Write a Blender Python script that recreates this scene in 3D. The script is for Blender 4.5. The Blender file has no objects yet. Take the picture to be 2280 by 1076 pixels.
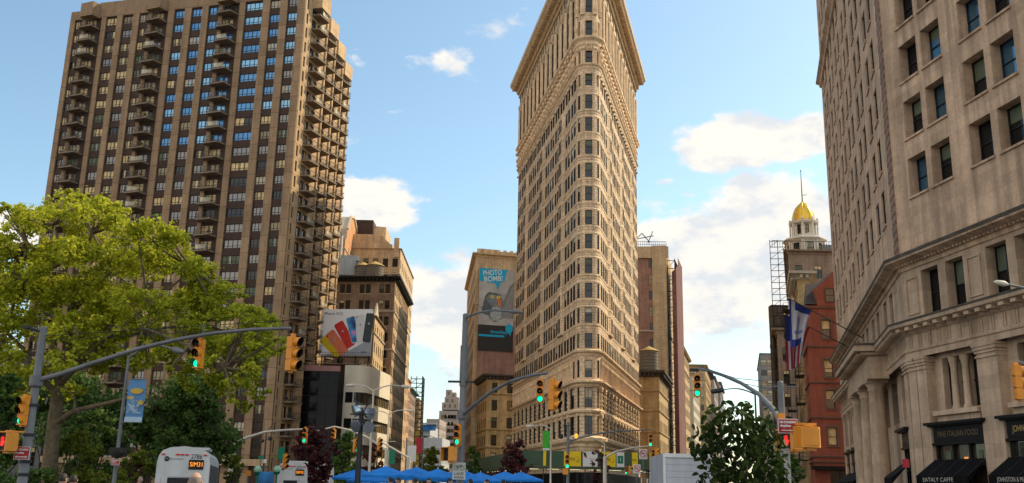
import bpy, math, random
from mathutils import Vector, Matrix, noise
rnd = random.Random(7)
scene = bpy.context.scene
COL = scene.collection
rad = math.radians
V = Vector

# ---------------------------------------------------------------- camera
LENS, PITCH, ROLL, EYE = 2150.0, rad(14.2), rad(1.2), 1.7
cp, sp, cr, sr = math.cos(PITCH), math.sin(PITCH), math.cos(ROLL), math.sin(ROLL)
RX = V((cr, -sr*sp, sr*cp)); UX = V((-sr, -cr*sp, cr*cp)); FX = V((0, cp, sp))
cam = bpy.data.objects.new('camera', bpy.data.cameras.new('camera'))
COL.objects.link(cam)
cam.data.sensor_width = 36.0
cam.data.lens = 36.0*LENS/2280.0
cam.data.clip_start = 0.1
cam.data.clip_end = 6000
m = Matrix.Identity(4)
for i in range(3):
    m[i][0] = RX[i]; m[i][1] = UX[i]; m[i][2] = -FX[i]
m[2][3] = EYE
cam.matrix_world = m
scene.camera = cam

def ray(x, y):
    d = RX*((x-1140)/LENS) + UX*((538-y)/LENS) + FX
    return d/d.y
def at(x, y, Y):                       # survey helper: a sighted direction and a distance give a world point
    d = ray(x, y)*Y
    return V((d.x, Y, d.z+EYE))
def dirv(az):
    a = rad(az); return V((math.sin(a), math.cos(a), 0))

# ---------------------------------------------------------------- mesh builder
class MB:
    def __init__(s): s.v=[]; s.f=[]; s.m=[]; s.sm=[]; s.uv=[]
    def face(s, pts, mat, smooth=False, uv=None):
        n=len(s.v); s.v.extend([V(p) for p in pts]); s.f.append(tuple(range(n, n+len(pts)))); s.m.append(mat); s.sm.append(smooth); s.uv.append(uv)
    def mesh(s, vs, fs, mat, smooth=False):
        n=len(s.v); s.v.extend([V(p) for p in vs])
        for f in fs:
            s.f.append(tuple(i+n for i in f)); s.m.append(mat); s.sm.append(smooth); s.uv.append(None)
    def add(s, o, M=None):
        n=len(s.v)
        s.v.extend([M@p for p in o.v] if M is not None else [p.copy() for p in o.v])
        s.f.extend([tuple(i+n for i in f) for f in o.f]); s.m.extend(o.m); s.sm.extend(o.sm); s.uv.extend(o.uv)
        return s
    def box(s, c, d, mat, rz=0, M=None):
        x,y,z=d[0]/2,d[1]/2,d[2]/2
        vs=[V((i*x,j*y,k*z)) for k in(-1,1) for j in(-1,1) for i in(-1,1)]
        R=Matrix.Translation(V(c))@Matrix.Rotation(rz,4,'Z')
        if M is not None: R=R@M
        s.mesh([R@p for p in vs],[(0,2,3,1),(4,5,7,6),(0,1,5,4),(2,6,7,3),(0,4,6,2),(1,3,7,5)],mat)
    def bar(s, a, b, w, h, mat):       # rectangular bar from a to b
        a=V(a);b=V(b);t=(b-a); L=t.length
        if L<1e-6: return
        t=t/L; up=V((0,0,1)) if abs(t.z)<.95 else V((0,1,0))
        r=t.cross(up).normalized(); u=r.cross(t)
        vs=[]
        for p in(a,b):
            for i,j in((-1,-1),(1,-1),(1,1),(-1,1)): vs.append(p+r*(i*w/2)+u*(j*h/2))
        s.mesh(vs,[(0,1,2,3),(7,6,5,4),(0,4,5,1),(1,5,6,2),(2,6,7,3),(3,7,4,0)],mat)
    def tube(s, pts, rs, mat, n=10, caps=True, smooth=True):
        pts=[V(p) for p in pts]
        if not isinstance(rs,(list,tuple)): rs=[rs]*len(pts)
        rings=[]; pr=None
        for i,p in enumerate(pts):
            t=(pts[min(i+1,len(pts)-1)]-pts[max(i-1,0)])
            t=t.normalized() if t.length>1e-9 else V((0,0,1))
            if pr is None:
                up=V((0,0,1)) if abs(t.z)<.9 else V((1,0,0)); r=t.cross(up).normalized()
            else:
                r=pr-t*pr.dot(t); r=r.normalized() if r.length>1e-6 else t.orthogonal().normalized()
            pr=r; u=t.cross(r)
            rings.append([p+(r*math.cos(2*math.pi*k/n)+u*math.sin(2*math.pi*k/n))*rs[i] for k in range(n)])
        vs=[q for R in rings for q in R]; fs=[]
        for i in range(len(rings)-1):
            for k in range(n): fs.append((i*n+k,i*n+(k+1)%n,(i+1)*n+(k+1)%n,(i+1)*n+k))
        s.mesh(vs,fs,mat,smooth)
        if caps:
            s.face(rings[0][::-1],mat); s.face(rings[-1],mat)
    def lathe(s, prof, c, mat, n=16, smooth=True, a0=0):
        c=V(c); vs=[]; fs=[]
        for r,z in prof:
            for k in range(n):
                a=a0+2*math.pi*k/n; vs.append(c+V((r*math.cos(a),r*math.sin(a),z)))
        for i in range(len(prof)-1):
            for k in range(n): fs.append((i*n+k,i*n+(k+1)%n,(i+1)*n+(k+1)%n,(i+1)*n+k))
        s.mesh(vs,fs,mat,smooth)
    def ball(s, c, r, mat, n=10, m_=7, sc=(1,1,1)):
        vs=[];fs=[];c=V(c)
        for i in range(m_+1):
            t=math.pi*i/m_
            for k in range(n):
                a=2*math.pi*k/n; vs.append(c+V((r*sc[0]*math.sin(t)*math.cos(a),r*sc[1]*math.sin(t)*math.sin(a),r*sc[2]*math.cos(t))))
        for i in range(m_):
            for k in range(n): fs.append((i*n+k,(i+1)*n+k,(i+1)*n+(k+1)%n,i*n+(k+1)%n))
        s.mesh(vs,fs,mat,True)
    def prism(s, poly, z0, z1, mat, top=None, bottom=True):
        p=[V((a[0],a[1],0)) for a in poly]; n=len(p)
        for i in range(n):
            a,b=p[i],p[(i+1)%n]
            s.face([a+V((0,0,z0)),b+V((0,0,z0)),b+V((0,0,z1)),a+V((0,0,z1))],mat)
        s.face([a+V((0,0,z1)) for a in p],top or mat)
        if bottom: s.face([a+V((0,0,z0)) for a in p][::-1],mat)
    def molding(s, path, prof, mat, closed=False):
        """sweep profile [(out,z)...] along a plan path; outside is to the right of travel; mitred corners"""
        p=[V((a[0],a[1],0)) for a in path]; n=len(p); N=[]
        for i in range(n):
            def nn(a,b):
                d=(b-a); d.normalize(); return V((d.y,-d.x,0))
            if closed: n0=nn(p[i-1],p[i]); n1=nn(p[i],p[(i+1)%n])
            else:
                n0=nn(p[max(i-1,0)],p[max(i-1,0)+1]); n1=nn(p[min(i,n-2)],p[min(i,n-2)+1])
            b=(n0+n1); b.normalize(); c=max(.35,b.dot(n0)); N.append(b/c)
        k=len(prof); vs=[]
        for i in range(n):
            for o,z in prof: vs.append(p[i]+N[i]*o+V((0,0,z)))
        fs=[]; last=n if closed else n-1
        for i in range(last):
            j=(i+1)%n
            for q in range(k-1): fs.append((i*k+q,j*k+q,j*k+q+1,i*k+q+1))
        s.mesh(vs,fs,mat)
        if not closed:
            s.face([vs[q] for q in range(k)],mat); s.face([vs[(n-1)*k+q] for q in range(k)][::-1],mat)
    def build(s, name, parent=None, org=V((0,0,0))):
        me=bpy.data.meshes.new(name)
        me.from_pydata([tuple(p-org) for p in s.v],[],s.f)
        mats=[]; idx={}
        for mt in s.m:
            if mt.name not in idx: idx[mt.name]=len(mats); mats.append(mt)
        for mt in mats: me.materials.append(mt)
        me.polygons.foreach_set('material_index',[idx[mt.name] for mt in s.m])
        me.polygons.foreach_set('use_smooth',s.sm)
        uvl=me.uv_layers.new(name='UVMap'); data=[0.0]*(2*len(me.loops)); li=0
        for fi,f in enumerate(s.f):
            P=[s.v[i] for i in f]
            if s.uv[fi]:
                for q in s.uv[fi]: data[2*li]=q[0]; data[2*li+1]=q[1]; li+=1
                continue
            nrm=(P[1]-P[0]).cross(P[2]-P[1])
            if nrm.length<1e-12 and len(P)>3: nrm=(P[2]-P[0]).cross(P[3]-P[2])
            nrm=nrm.normalized() if nrm.length>1e-12 else V((0,0,1))
            if abs(nrm.z)>.8:
                for q in P: data[2*li]=q.x; data[2*li+1]=q.y; li+=1
            else:
                t=V((-nrm.y,nrm.x,0)).normalized()
                for q in P: data[2*li]=q.dot(t); data[2*li+1]=q.z; li+=1
        uvl.data.foreach_set('uv',data)
        me.update()
        o=bpy.data.objects.new(name,me); COL.objects.link(o)
        if parent: o.parent=parent
        return o

ORG={}
def tag(o,label=None,cat=None,group=None,kind=None):
    if label: o['label']=label
    if cat: o['category']=cat
    if group: o['group']=group
    if kind: o['kind']=kind
    return o
def thing(name,label,cat,loc=(0,0,0),rz=0,group=None):
    o=bpy.data.objects.new(name,None); COL.objects.link(o); o.empty_display_size=.3
    o.location=loc; o.rotation_euler=(0,0,rz); ORG[o.name]=V(loc)
    return tag(o,label,cat,group)
def part(name,mb,parent,label=None):          # mb in world coordinates; parent thing has no rotation
    o=mb.build(name,parent,ORG[parent.name]); ORG[o.name]=ORG[parent.name]
    if label: o['label']=label
    return o
def lpart(name,mb,parent,label=None):         # mb in the thing's local coordinates
    o=mb.build(name,parent); ORG[o.name]=V((0,0,0))
    if label: o['label']=label
    return o
def solo(name,mb,label,cat,loc=(0,0,0),group=None,kind=None):
    o=mb.build(name,None,V(loc)); o.location=loc
    return tag(o,label,cat,group,kind)
def dup(root,loc,rz,label=None,group=None):
    r=root.copy(); COL.objects.link(r); r.location=loc; r.rotation_euler=(0,0,rz)
    if label: r['label']=label
    if group: r['group']=group
    for ch in list(root.children):
        c=ch.copy(); COL.objects.link(c); c.parent=r
        for g in ch.children:
            d=g.copy(); COL.objects.link(d); d.parent=c
    return r

# ---------------------------------------------------------------- materials
def nodes(name):
    mt=bpy.data.materials.new(name); mt.use_nodes=True; nt=mt.node_tree; nt.nodes.clear()
    out=nt.nodes.new('ShaderNodeOutputMaterial'); b=nt.nodes.new('ShaderNodeBsdfPrincipled')
    nt.links.new(b.outputs[0],out.inputs[0]); return mt,nt,b,out
def rgba(c,k=1): return (c[0]*k,c[1]*k,c[2]*k,1)
def mat(name,col,rough=.8,var=.25,scale=.6,spec=.3,metal=0,brick=None,streak=0,bump=0,emit=0,stripe=None,fine=0):
    """stone / paint / metal with cloudy variation, optional block joints (uv metres), rain streaks and relief"""
    mt,nt,b,out=nodes(name); N=nt.nodes.new; L=nt.links.new
    b.inputs['Roughness'].default_value=rough; b.inputs['Metallic'].default_value=metal
    b.inputs['Specular IOR Level'].default_value=spec
    geo=N('ShaderNodeNewGeometry')
    n1=N('ShaderNodeTexNoise'); n1.inputs['Scale'].default_value=scale; n1.inputs['Detail'].default_value=6; n1.inputs['Roughness'].default_value=.65
    L(geo.outputs['Position'],n1.inputs['Vector'])
    mp=N('ShaderNodeMapRange'); mp.inputs[1].default_value=.3; mp.inputs[2].default_value=.7; mp.inputs[3].default_value=1-var; mp.inputs[4].default_value=1+var*.6
    L(n1.outputs[0],mp.inputs[0]); val=mp.outputs[0]
    def mul(a,bv):
        q=N('ShaderNodeMath'); q.operation='MULTIPLY'; L(a,q.inputs[0])
        if isinstance(bv,(int,float)): q.inputs[1].default_value=bv
        else: L(bv,q.inputs[1])
        return q.outputs[0]
    if streak:
        mv=N('ShaderNodeMapping'); mv.inputs['Scale'].default_value=(1.6,1.6,.07); L(geo.outputs['Position'],mv.inputs[0])
        n2=N('ShaderNodeTexNoise'); n2.inputs['Scale'].default_value=1.2; n2.inputs['Detail'].default_value=4; L(mv.outputs[0],n2.inputs['Vector'])
        m2=N('ShaderNodeMapRange'); m2.inputs[1].default_value=.35; m2.inputs[2].default_value=.65; m2.inputs[3].default_value=1-streak; m2.inputs[4].default_value=1+streak*.4
        L(n2.outputs[0],m2.inputs[0]); val=mul(val,m2.outputs[0])
    if fine:
        n3=N('ShaderNodeTexNoise'); n3.inputs['Scale'].default_value=scale*14; n3.inputs['Detail'].default_value=3; L(geo.outputs['Position'],n3.inputs['Vector'])
        m3=N('ShaderNodeMapRange'); m3.inputs[1].default_value=.3; m3.inputs[2].default_value=.7; m3.inputs[3].default_value=1-fine; m3.inputs[4].default_value=1+fine
        L(n3.outputs[0],m3.inputs[0]); val=mul(val,m3.outputs[0])
    hb=None
    if brick:
        w,h,joint,dark=brick
        uv=N('ShaderNodeUVMap'); uv.uv_map='UVMap'
        bt=N('ShaderNodeTexBrick'); bt.inputs['Scale'].default_value=1; bt.inputs['Brick Width'].default_value=w; bt.inputs['Row Height'].default_value=h
        bt.inputs['Mortar Size'].default_value=joint; bt.inputs['Mortar Smooth'].default_value=.3
        bt.inputs['Color1'].default_value=(1,1,1,1); bt.inputs['Color2'].default_value=(.8,.8,.8,1); bt.inputs['Mortar'].default_value=(dark,dark,dark,1)
        L(uv.outputs[0],bt.inputs['Vector'])
        sb=N('ShaderNodeSeparateColor'); L(bt.outputs['Color'],sb.inputs[0]); val=mul(val,sb.outputs[0]); hb=bt.outputs['Fac']
    mx=N('ShaderNodeMix'); mx.data_type='RGBA'; mx.blend_type='MULTIPLY'; mx.inputs[0].default_value=1; mx.inputs[6].default_value=rgba(col)
    cb=N('ShaderNodeCombineColor'); L(val,cb.inputs[0]); L(val,cb.inputs[1]); L(val,cb.inputs[2]); L(cb.outputs[0],mx.inputs[7])
    L(mx.outputs[2],b.inputs['Base Color'])
    if bump:
        bp=N('ShaderNodeBump'); bp.inputs['Strength'].default_value=min(1,bump); bp.inputs['Distance'].default_value=.12*max(1,bump)
        if hb is not None:
            iv=N('ShaderNodeMath'); iv.operation='SUBTRACT'; L(n1.outputs[0],iv.inputs[0]); L(hb,iv.inputs[1]); L(iv.outputs[0],bp.inputs['Height'])
        else: L(n1.outputs[0],bp.inputs['Height'])
        L(bp.outputs[0],b.inputs['Normal'])
    if emit:
        L(mx.outputs[2],b.inputs['Emission Color']); b.inputs['Emission Strength'].default_value=emit
    return mt
def glass(name,col,rough=.06,refl=.5,var=.3,scale=.35,tint=(1,1,1)):
    """window pane: a dark room behind a reflecting pane, slightly uneven"""
    mt,nt,b,out=nodes(name); N=nt.nodes.new; L=nt.links.new
    geo=N('ShaderNodeNewGeometry')
    n1=N('ShaderNodeTexNoise'); n1.inputs['Scale'].default_value=scale; n1.inputs['Detail'].default_value=3; L(geo.outputs['Position'],n1.inputs['Vector'])
    cr_=N('ShaderNodeValToRGB'); cr_.color_ramp.elements[0].position=.35; cr_.color_ramp.elements[1].position=.68
    cr_.color_ramp.elements[0].color=rgba(col,1-var); cr_.color_ramp.elements[1].color=rgba(col,1+var)
    L(n1.outputs[0],cr_.inputs[0]); L(cr_.outputs[0],b.inputs['Base Color'])
    b.inputs['Roughness'].default_value=.7; b.inputs['Specular IOR Level'].default_value=.08
    g=N('ShaderNodeBsdfGlossy'); g.inputs['Roughness'].default_value=rough; g.inputs['Color'].default_value=rgba(tint)
    n2=N('ShaderNodeTexNoise'); n2.inputs['Scale'].default_value=.7; L(geo.outputs['Position'],n2.inputs['Vector'])
    bp=N('ShaderNodeBump'); bp.inputs['Strength'].default_value=.12; bp.inputs['Distance'].default_value=.05; L(n2.outputs[0],bp.inputs['Height']); L(bp.outputs[0],g.inputs['Normal'])
    ms=N('ShaderNodeMixShader'); ms.inputs[0].default_value=refl
    L(b.outputs[0],ms.inputs[1]); L(g.outputs[0],ms.inputs[2]); L(ms.outputs[0],out.inputs[0])
    return mt
def leafmat(name,c1,c2,trans=.35):
    mt,nt,b,out=nodes(name); N=nt.nodes.new; L=nt.links.new
    geo=N('ShaderNodeNewGeometry')
    n1=N('ShaderNodeTexNoise'); n1.inputs['Scale'].default_value=1.1; n1.inputs['Detail'].default_value=4; L(geo.outputs['Position'],n1.inputs['Vector'])
    ad=N('ShaderNodeMath'); ad.operation='ADD'; L(n1.outputs[0],ad.inputs[0])
    rp=N('ShaderNodeMath'); rp.operation='MULTIPLY_ADD'; L(geo.outputs['Random Per Island'],rp.inputs[0]); rp.inputs[1].default_value=.5; rp.inputs[2].default_value=-.25
    L(rp.outputs[0],ad.inputs[1])
    r=N('ShaderNodeValToRGB'); r.color_ramp.elements[0].position=.25; r.color_ramp.elements[1].position=.75
    r.color_ramp.elements[0].color=rgba(c1); r.color_ramp.elements[1].color=rgba(c2); L(ad.outputs[0],r.inputs[0])
    L(r.outputs[0],b.inputs['Base Color']); b.inputs['Roughness'].default_value=.6; b.inputs['Specular IOR Level'].default_value=.15
    t=N('ShaderNodeBsdfTranslucent'); L(r.outputs[0],t.inputs[0])
    ms=N('ShaderNodeMixShader'); ms.inputs[0].default_value=trans; L(b.outputs[0],ms.inputs[1]); L(t.outputs[0],ms.inputs[2]); L(ms.outputs[0],out.inputs[0])
    return mt

M={}
M['terra']=mat('glazed limestone terracotta',(.78,.55,.34),.75,.3,.35,brick=(1.3,.42,.04,.5),streak=.3,bump=.5,fine=.2)
M['terra_plain']=mat('carved limestone',(.78,.56,.35),.75,.3,1.2,streak=.2,bump=.6,fine=.2)
M['terra_orn']=mat('ornamented terracotta',(.72,.5,.31),.75,.5,2.4,bump=1,fine=.3)
M['terra_dark']=mat('cornice terracotta',(.60,.42,.24),.75,.3,1.0,bump=.4,fine=.2)
M['base_lime']=mat('rusticated limestone',(.78,.57,.36),.8,.22,.5,brick=(1.6,.55,.05,.45),streak=.2,bump=.6,fine=.1)
M['frame']=mat('dark window frame',(.035,.025,.02),.5,.1,1)
M['frame_w']=mat('pale window frame',(.45,.42,.36),.5,.1,1)
M['frame_bk']=mat('black window frame',(.012,.012,.013),.4,.1,1)
M['g_dark']=glass('dark window glass',(.008,.008,.008),.06,.045,tint=(.9,.95,1))
M['g_mid']=glass('window glass tinted warm',(.13,.10,.055),.12,.10,tint=(1,.85,.6))  # warm tint puts the reflection of sunlit buildings into the pane
M['g_sky']=glass('glass with painted sky blue',(.02,.17,.36),.06,.34,tint=(.5,.8,1))  # sky reflection partly painted into the base colour as blue
M['g_blue']=glass('glass with painted deep sky blue',(.01,.13,.34),.06,.22,tint=(.35,.65,1))  # blue base colour stands in for reflected sky
M['g_room']=glass('brown room glass',(.05,.035,.022),.1,.15)
M['blind']=mat('cream blind',(.72,.53,.27),.8,.35,1.5,fine=.1)
M['blind_w']=mat('white blind',(.52,.46,.34),.8,.3,1.5)
M['blind_g']=mat('green grey blind',(.11,.13,.08),.6,.3,.7)
M['asphalt']=mat('asphalt',(.05,.05,.052),.9,.2,.8,fine=.25)
M['pave']=mat('concrete pavement',(.38,.36,.32),.9,.15,.8,brick=(1.5,1.5,.03,.7))
M['paint_w']=mat('road paint',(.7,.7,.68),.7,.15,2)
M['kerb']=mat('granite kerb',(.3,.29,.28),.85,.15,2)
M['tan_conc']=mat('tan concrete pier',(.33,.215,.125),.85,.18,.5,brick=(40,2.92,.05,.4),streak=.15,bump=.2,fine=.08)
M['tan_light']=mat('sunlit tone tan concrete',(.54,.37,.21),.85,.2,.5,brick=(40,2.92,.05,.5),streak=.15,fine=.08)  # lighter copy of the pier concrete, sunlight put into its colour
M['spandrel']=mat('dark brown spandrel',(.05,.026,.016),.7,.3,.8)
M['balc']=mat('balcony concrete',(.22,.165,.115),.85,.2,.7,streak=.15)
M['rail']=mat('balcony rail',(.07,.055,.045),.5,.1,1)
M['roof']=mat('roof felt',(.1,.095,.09),.9,.2,.5)
M['lime200']=mat('smooth limestone',(.58,.395,.265),.85,.26,.35,brick=(1.75,.66,.012,.84),streak=.3,bump=.25,fine=.1)
M['lime200b']=mat('limestone blocks',(.54,.385,.265),.85,.25,.4,brick=(1.7,.75,.012,.8),streak=.2,bump=.3,fine=.07)
M['quoin']=mat('quoin blocks',(.29,.18,.125),.85,.2,.5,brick=(4,.62,.05,.4),bump=.4)
M['darkcorn']=mat('weathered cornice top',(.085,.07,.055),.85,.4,1.5)
M['blackshop']=mat('black shopfront paint',(.010,.009,.009),.5,.2,1,spec=.15)
M['gold']=mat('gilt lettering',(.55,.36,.12),.4,.1,2,metal=.4)
M['letter']=mat('pale lettering',(.5,.46,.4),.6,.1,2)
M['awn']=mat('black awning canvas',(.009,.009,.010),.9,.3,2,spec=.05)
M['steel']=mat('galvanised steel pole',(.15,.155,.165),.55,.2,2.5,metal=.1,streak=.2)
M['steel_w']=mat('pale painted pole',(.55,.5,.42),.5,.15,2.5,metal=.1)
M['steel_d']=mat('dark painted pole',(.03,.032,.035),.45,.2,2.5,metal=.2)
M['sig']=mat('signal yellow orange paint',(.68,.25,.012),.42,.15,3,spec=.5)
M['sigblk']=mat('signal lens hood black',(.01,.01,.01),.5,.1,3)
M['lens_off']=mat('unlit dark lens',(.02,.006,.004),.25,.2,8,spec=.6)
M['lens_g']=mat('lit green lens',(.0,.85,.42),.3,.1,6,emit=1.6)
M['lens_r']=mat('lit red symbol',(.9,.03,.02),.3,.1,6,emit=.9)
M['sign_red']=mat('red sign enamel',(.33,.012,.02),.4,.08,3)
M['sign_w']=mat('white sign enamel',(.62,.62,.6),.4,.08,3)
M['sign_g']=mat('green sign enamel',(.01,.17,.09),.4,.08,3)
M['ink']=mat('black print',(.01,.01,.012),.5,.05,3)
M['orange_led']=mat('orange matrix letters',(1,.3,.02),.5,.05,3,emit=1.2)
M['bus']=mat('white bus paint',(.60,.60,.60),.35,.12,1.1,spec=.5,streak=.12)
M['red']=mat('red lamp plastic',(.6,.02,.02),.3,.05,3)
M['blue_canvas']=mat('blue umbrella canvas',(.01,.19,.60),.75,.25,1.6)
M['bark']=mat('mottled bark',(.15,.115,.07),.9,.5,3,bump=.6,fine=.3)
M['bark_d']=mat('dark bark',(.05,.04,.03),.9,.4,3,bump=.5)
M['brick_red']=mat('red brick',(.31,.085,.05),.85,.2,.5,brick=(.24,.075,.012,.7),streak=.15)
M['brick_or']=mat('orange brick',(.60,.30,.14),.85,.2,.4,brick=(.5,.2,.02,.8),streak=.15)
M['brick_br']=mat('brown brick',(.31,.215,.15),.85,.25,.4,brick=(.5,.2,.02,.8),streak=.2,fine=.08)
M['brick_tan']=mat('tan brick',(.60,.42,.24),.85,.22,.35,brick=(.6,.3,.02,.8),streak=.2,fine=.08)
M['brick_pink']=mat('rose brown brick',(.36,.195,.14),.85,.25,.35,brick=(.6,.25,.02,.8),streak=.2,fine=.1)
M['stone_y']=mat('honey sandstone',(.54,.37,.18),.85,.25,.4,brick=(1.0,.45,.02,.75),streak=.25,bump=.3,fine=.1)
M['stone_lt']=mat('pale stone trim',(.52,.44,.33),.8,.2,.8,fine=.1)
M['stone_gy']=mat('grey stone',(.26,.24,.22),.85,.2,.4,brick=(1,.4,.02,.8),streak=.15)
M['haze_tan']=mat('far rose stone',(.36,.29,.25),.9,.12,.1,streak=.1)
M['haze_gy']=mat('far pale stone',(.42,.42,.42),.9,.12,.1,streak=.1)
M['white_curve']=mat('cream rendered wall',(.72,.66,.54),.7,.08,.3,streak=.06)
M['blkglass']=glass('black curtain wall glass',(.003,.003,.004),.08,.012)
M['iron']=mat('black iron',(.02,.018,.016),.6,.2,3)
M['gilt']=mat('gilded dome',(.75,.47,.06),.35,.15,1.2,metal=.55)
M['white_stone']=mat('white terracotta',(.66,.6,.5),.75,.15,.8,fine=.1)
M['net']=mat('rust red scaffold netting',(.18,.078,.06),.9,.3,.6,streak=.3)
M['net_y']=mat('yellow tarpaulin',(.42,.32,.08),.8,.2,1)
M['shed_g']=mat('green hoarding plywood',(.045,.085,.05),.6,.2,.9)
M['yellow']=mat('yellow banner vinyl',(.72,.5,.01),.5,.08,1)
M['wood']=mat('weathered tank staves',(.25,.21,.16),.85,.25,2,brick=(.18,9,.02,.55))
M['tankroof']=mat('tank roof ply',(.5,.33,.12),.8,.2,2)
M['zinc']=mat('pale metal cladding',(.45,.5,.52),.5,.1,.8,brick=(.5,8,.03,.7))
M['skin']=mat('skin',(.42,.25,.18),.6,.12,8)
# ---------------------------------------------------------------- windows, facades, repeated parts
GEO={}
def win_geo(w,h,style,fm,gm,bm_,fr):
    key=('win',round(w,2),round(h,2),style,fm,gm,bm_,fr)
    if key in GEO: return key
    f=MB(); p=MB(); t=.07 if w<2 else .09; F=M[fm]
    d=.1
    for x in(-w/2+t/2,w/2-t/2): f.box((x,0,h/2),(t,d,h),F)
    for z in(t/2,h-t/2): f.box((0,0,z),(w-2*t,d,t),F)
    if style in('sash','sash2','sashn'): f.box((0,-.005,h*.5),(w-2*t,d*.8,t*.9),F)
    if style=='sash2': f.box((0,.004,h/2),(t*.7,d*.7,h-2*t),F)
    if style=='six':
        f.box((0,-.005,h*.5),(w-2*t,d*.8,t),F); f.box((0,.004,h/2),(t*.6,d*.7,h-2*t),F)
        for z in(h*.25,h*.75): f.box((0,.006,z),(w-2*t,d*.6,t*.5),F)
    if style=='tri':
        for x in(-w/6,w/6): f.box((x,0,h/2),(t*.9,d*.9,h-2*t),F)
        f.box((0,-.003,h*.28),(w-2*t,d*.7,t*.6),F)
    if style=='four':
        for x in(-w/4,0,w/4): f.box((x,0,h/2),(t*.9,d*.9,h-2*t),F)
        f.box((0,-.003,h*.28),(w-2*t,d*.7,t*.6),F)
    if style=='grid':
        k=max(2,int(w/1.1))
        for i in range(1,k): f.box((-w/2+w*i/k,0,h/2),(t*.8,d*.9,h-2*t),F)
        k2=max(2,int(h/1.3))
        for i in range(1,k2): f.box((0,.004,h*i/k2),(w-2*t,d*.7,t*.7),F)
    y=.03; x0,x1=-w/2+t*.8,w/2-t*.8; zs=t*.8; ze=h-t*.8
    if style in('tri','four') and bm_:
        k=3 if style=='tri' else 4; r=random.Random(hash(fr)%97+int(fr*1000))
        for i in range(k):
            a=x0+(x1-x0)*i/k; b_=x0+(x1-x0)*(i+1)/k; full=r.random()<fr
            gap=(b_-a)*r.choice([0,0,.25,.45]) if full else 0
            if full:
                p.face([(a,y,zs),(b_-gap,y,zs),(b_-gap,y,ze),(a,y,ze)],M[bm_])
                if gap: p.face([(b_-gap,y,zs),(b_,y,zs),(b_,y,ze),(b_-gap,y,ze)],M[gm])
            else: p.face([(a,y,zs),(b_,y,zs),(b_,y,ze),(a,y,ze)],M[gm])
    else:
        zb=ze-(ze-zs)*(fr if bm_ else 0)
        if zb>zs+.01: p.face([(x0,y,zs),(x1,y,zs),(x1,y,zb),(x0,y,zb)],M[gm])
        if bm_ and zb<ze-.01: p.face([(x0,y,zb),(x1,y,zb),(x1,y,ze),(x0,y,ze)],M[bm_])
    GEO[key]=[('window',f),('pane',p)]
    return key
M['reveal']=mat('shaded window reveal',(.06,.042,.028),.9,.2,1)  # deep shade of the recesses put into a dark colour
M['g_bluet']=glass('glass with painted teal sky',(.01,.06,.11),.06,.3,tint=(.5,.8,1))  # reflected sky partly painted into the teal base colour
PANES={
 'office':[('g_dark',None,0)]*6+[('g_dark','blind_g',.3),('g_dark','blind_g',.5),('g_mid','blind_w',.3),('g_mid',None,0),('g_dark','blind',.25)],
 'flat':[('g_dark',None,0)]*6+[('g_dark','blind_g',.5),('g_dark','blind_g',.35),('g_dark','blind_w',.3),('g_dark','blind_w',.55),('g_room',None,0),('g_room','blind_g',.5)],
 'apt':[('g_mid','blind',.55),('g_mid','blind',.8),('g_mid','blind',1),('g_dark','blind',.4),('g_room',None,0),('g_mid',None,0),('g_room','blind_g',.6),('g_mid','blind_w',.7)],
 'blue':[('g_sky',None,0),('g_blue',None,0),('g_sky','blind_w',.3),('g_blue',None,0),('g_blue','blind_w',.6)],
 'lit':[('g_room','blind',.95),('g_room','blind',.7),('g_room','blind',.5)],
 'off200':[('g_dark','blind_g',.5),('g_dark','blind_g',.45),('g_dark',None,0),('g_dark','blind_g',.3),('g_sky',None,0)],
 'off200s':[('g_sky','blind_g',.3),('g_dark','blind_g',.5),('g_dark',None,0),('g_bluet',None,0),('g_dark','blind_g',.35)],
 'room':[('g_room',None,0),('g_dark',None,0)],
 'far':[('g_mid',None,0),('g_dark',None,0),('g_mid','blind_w',.4)],
}
def frame_m(P,u):
    ang=math.atan2(u.y,u.x)
    return Matrix.Translation(P)@Matrix.Rotation(ang,4,'Z')
def win(P,u,w,h,style='sash',fm='frame',panes='office'):
    g,b_,fr=rnd.choice(PANES[panes]); fr2=fr
    if style in('tri','four') and b_: fr2=round(min(.98,max(.15,fr+rnd.choice([-.15,0,.15]))),2)
    k=win_geo(w,h,style,fm,g,b_,fr2)
    Mx=frame_m(P,u); n=V((u.y,-u.x,0)); to=V((0,0,EYE))-P; D=to.length
    size=w*h*max(.05,abs(n.dot(to))/D)/(D*D)
    if n.dot(to)<0: size*=.001
    pr_=P; c=pr_-V((0,0,EYE)); f=c.dot(FX)
    if f<=0 or abs(c.dot(RX)/f*LENS)>1250 or c.dot(UX)/f*LENS>640: size*=.0001
    return (k,Mx,size)
def collect(root,items,n=100,name=None,stuffname=None):
    items=sorted(items,key=lambda t:-t[2]); first={}
    O=ORG[root.name]
    for k,Mx,_ in items[:n]:
        g=GEO[k]; Lm=Matrix.Translation(-O)@Mx
        if k not in first:
            a=lpart(name or g[0][0],g[0][1],root); subs=[lpart(sn,sm,a) for sn,sm in g[1:] if sm.f]
            first[k]=(a,subs); a.matrix_local=Lm
            ORG[a.name]=O
        else:
            a0,s0=first[k]; a=a0.copy(); COL.objects.link(a); a.parent=root; a.matrix_local=Lm
            for q in s0:
                c=q.copy(); COL.objects.link(c); c.parent=a
    rest=items[n:]
    if rest:
        mb=MB()
        for k,Mx,_ in rest:
            for sn,sm in GEO[k]: mb.add(sm,Mx)
        o=part(stuffname or name or GEO[rest[0][0]][0][0],mb,root); o['kind']='stuff'
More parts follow.
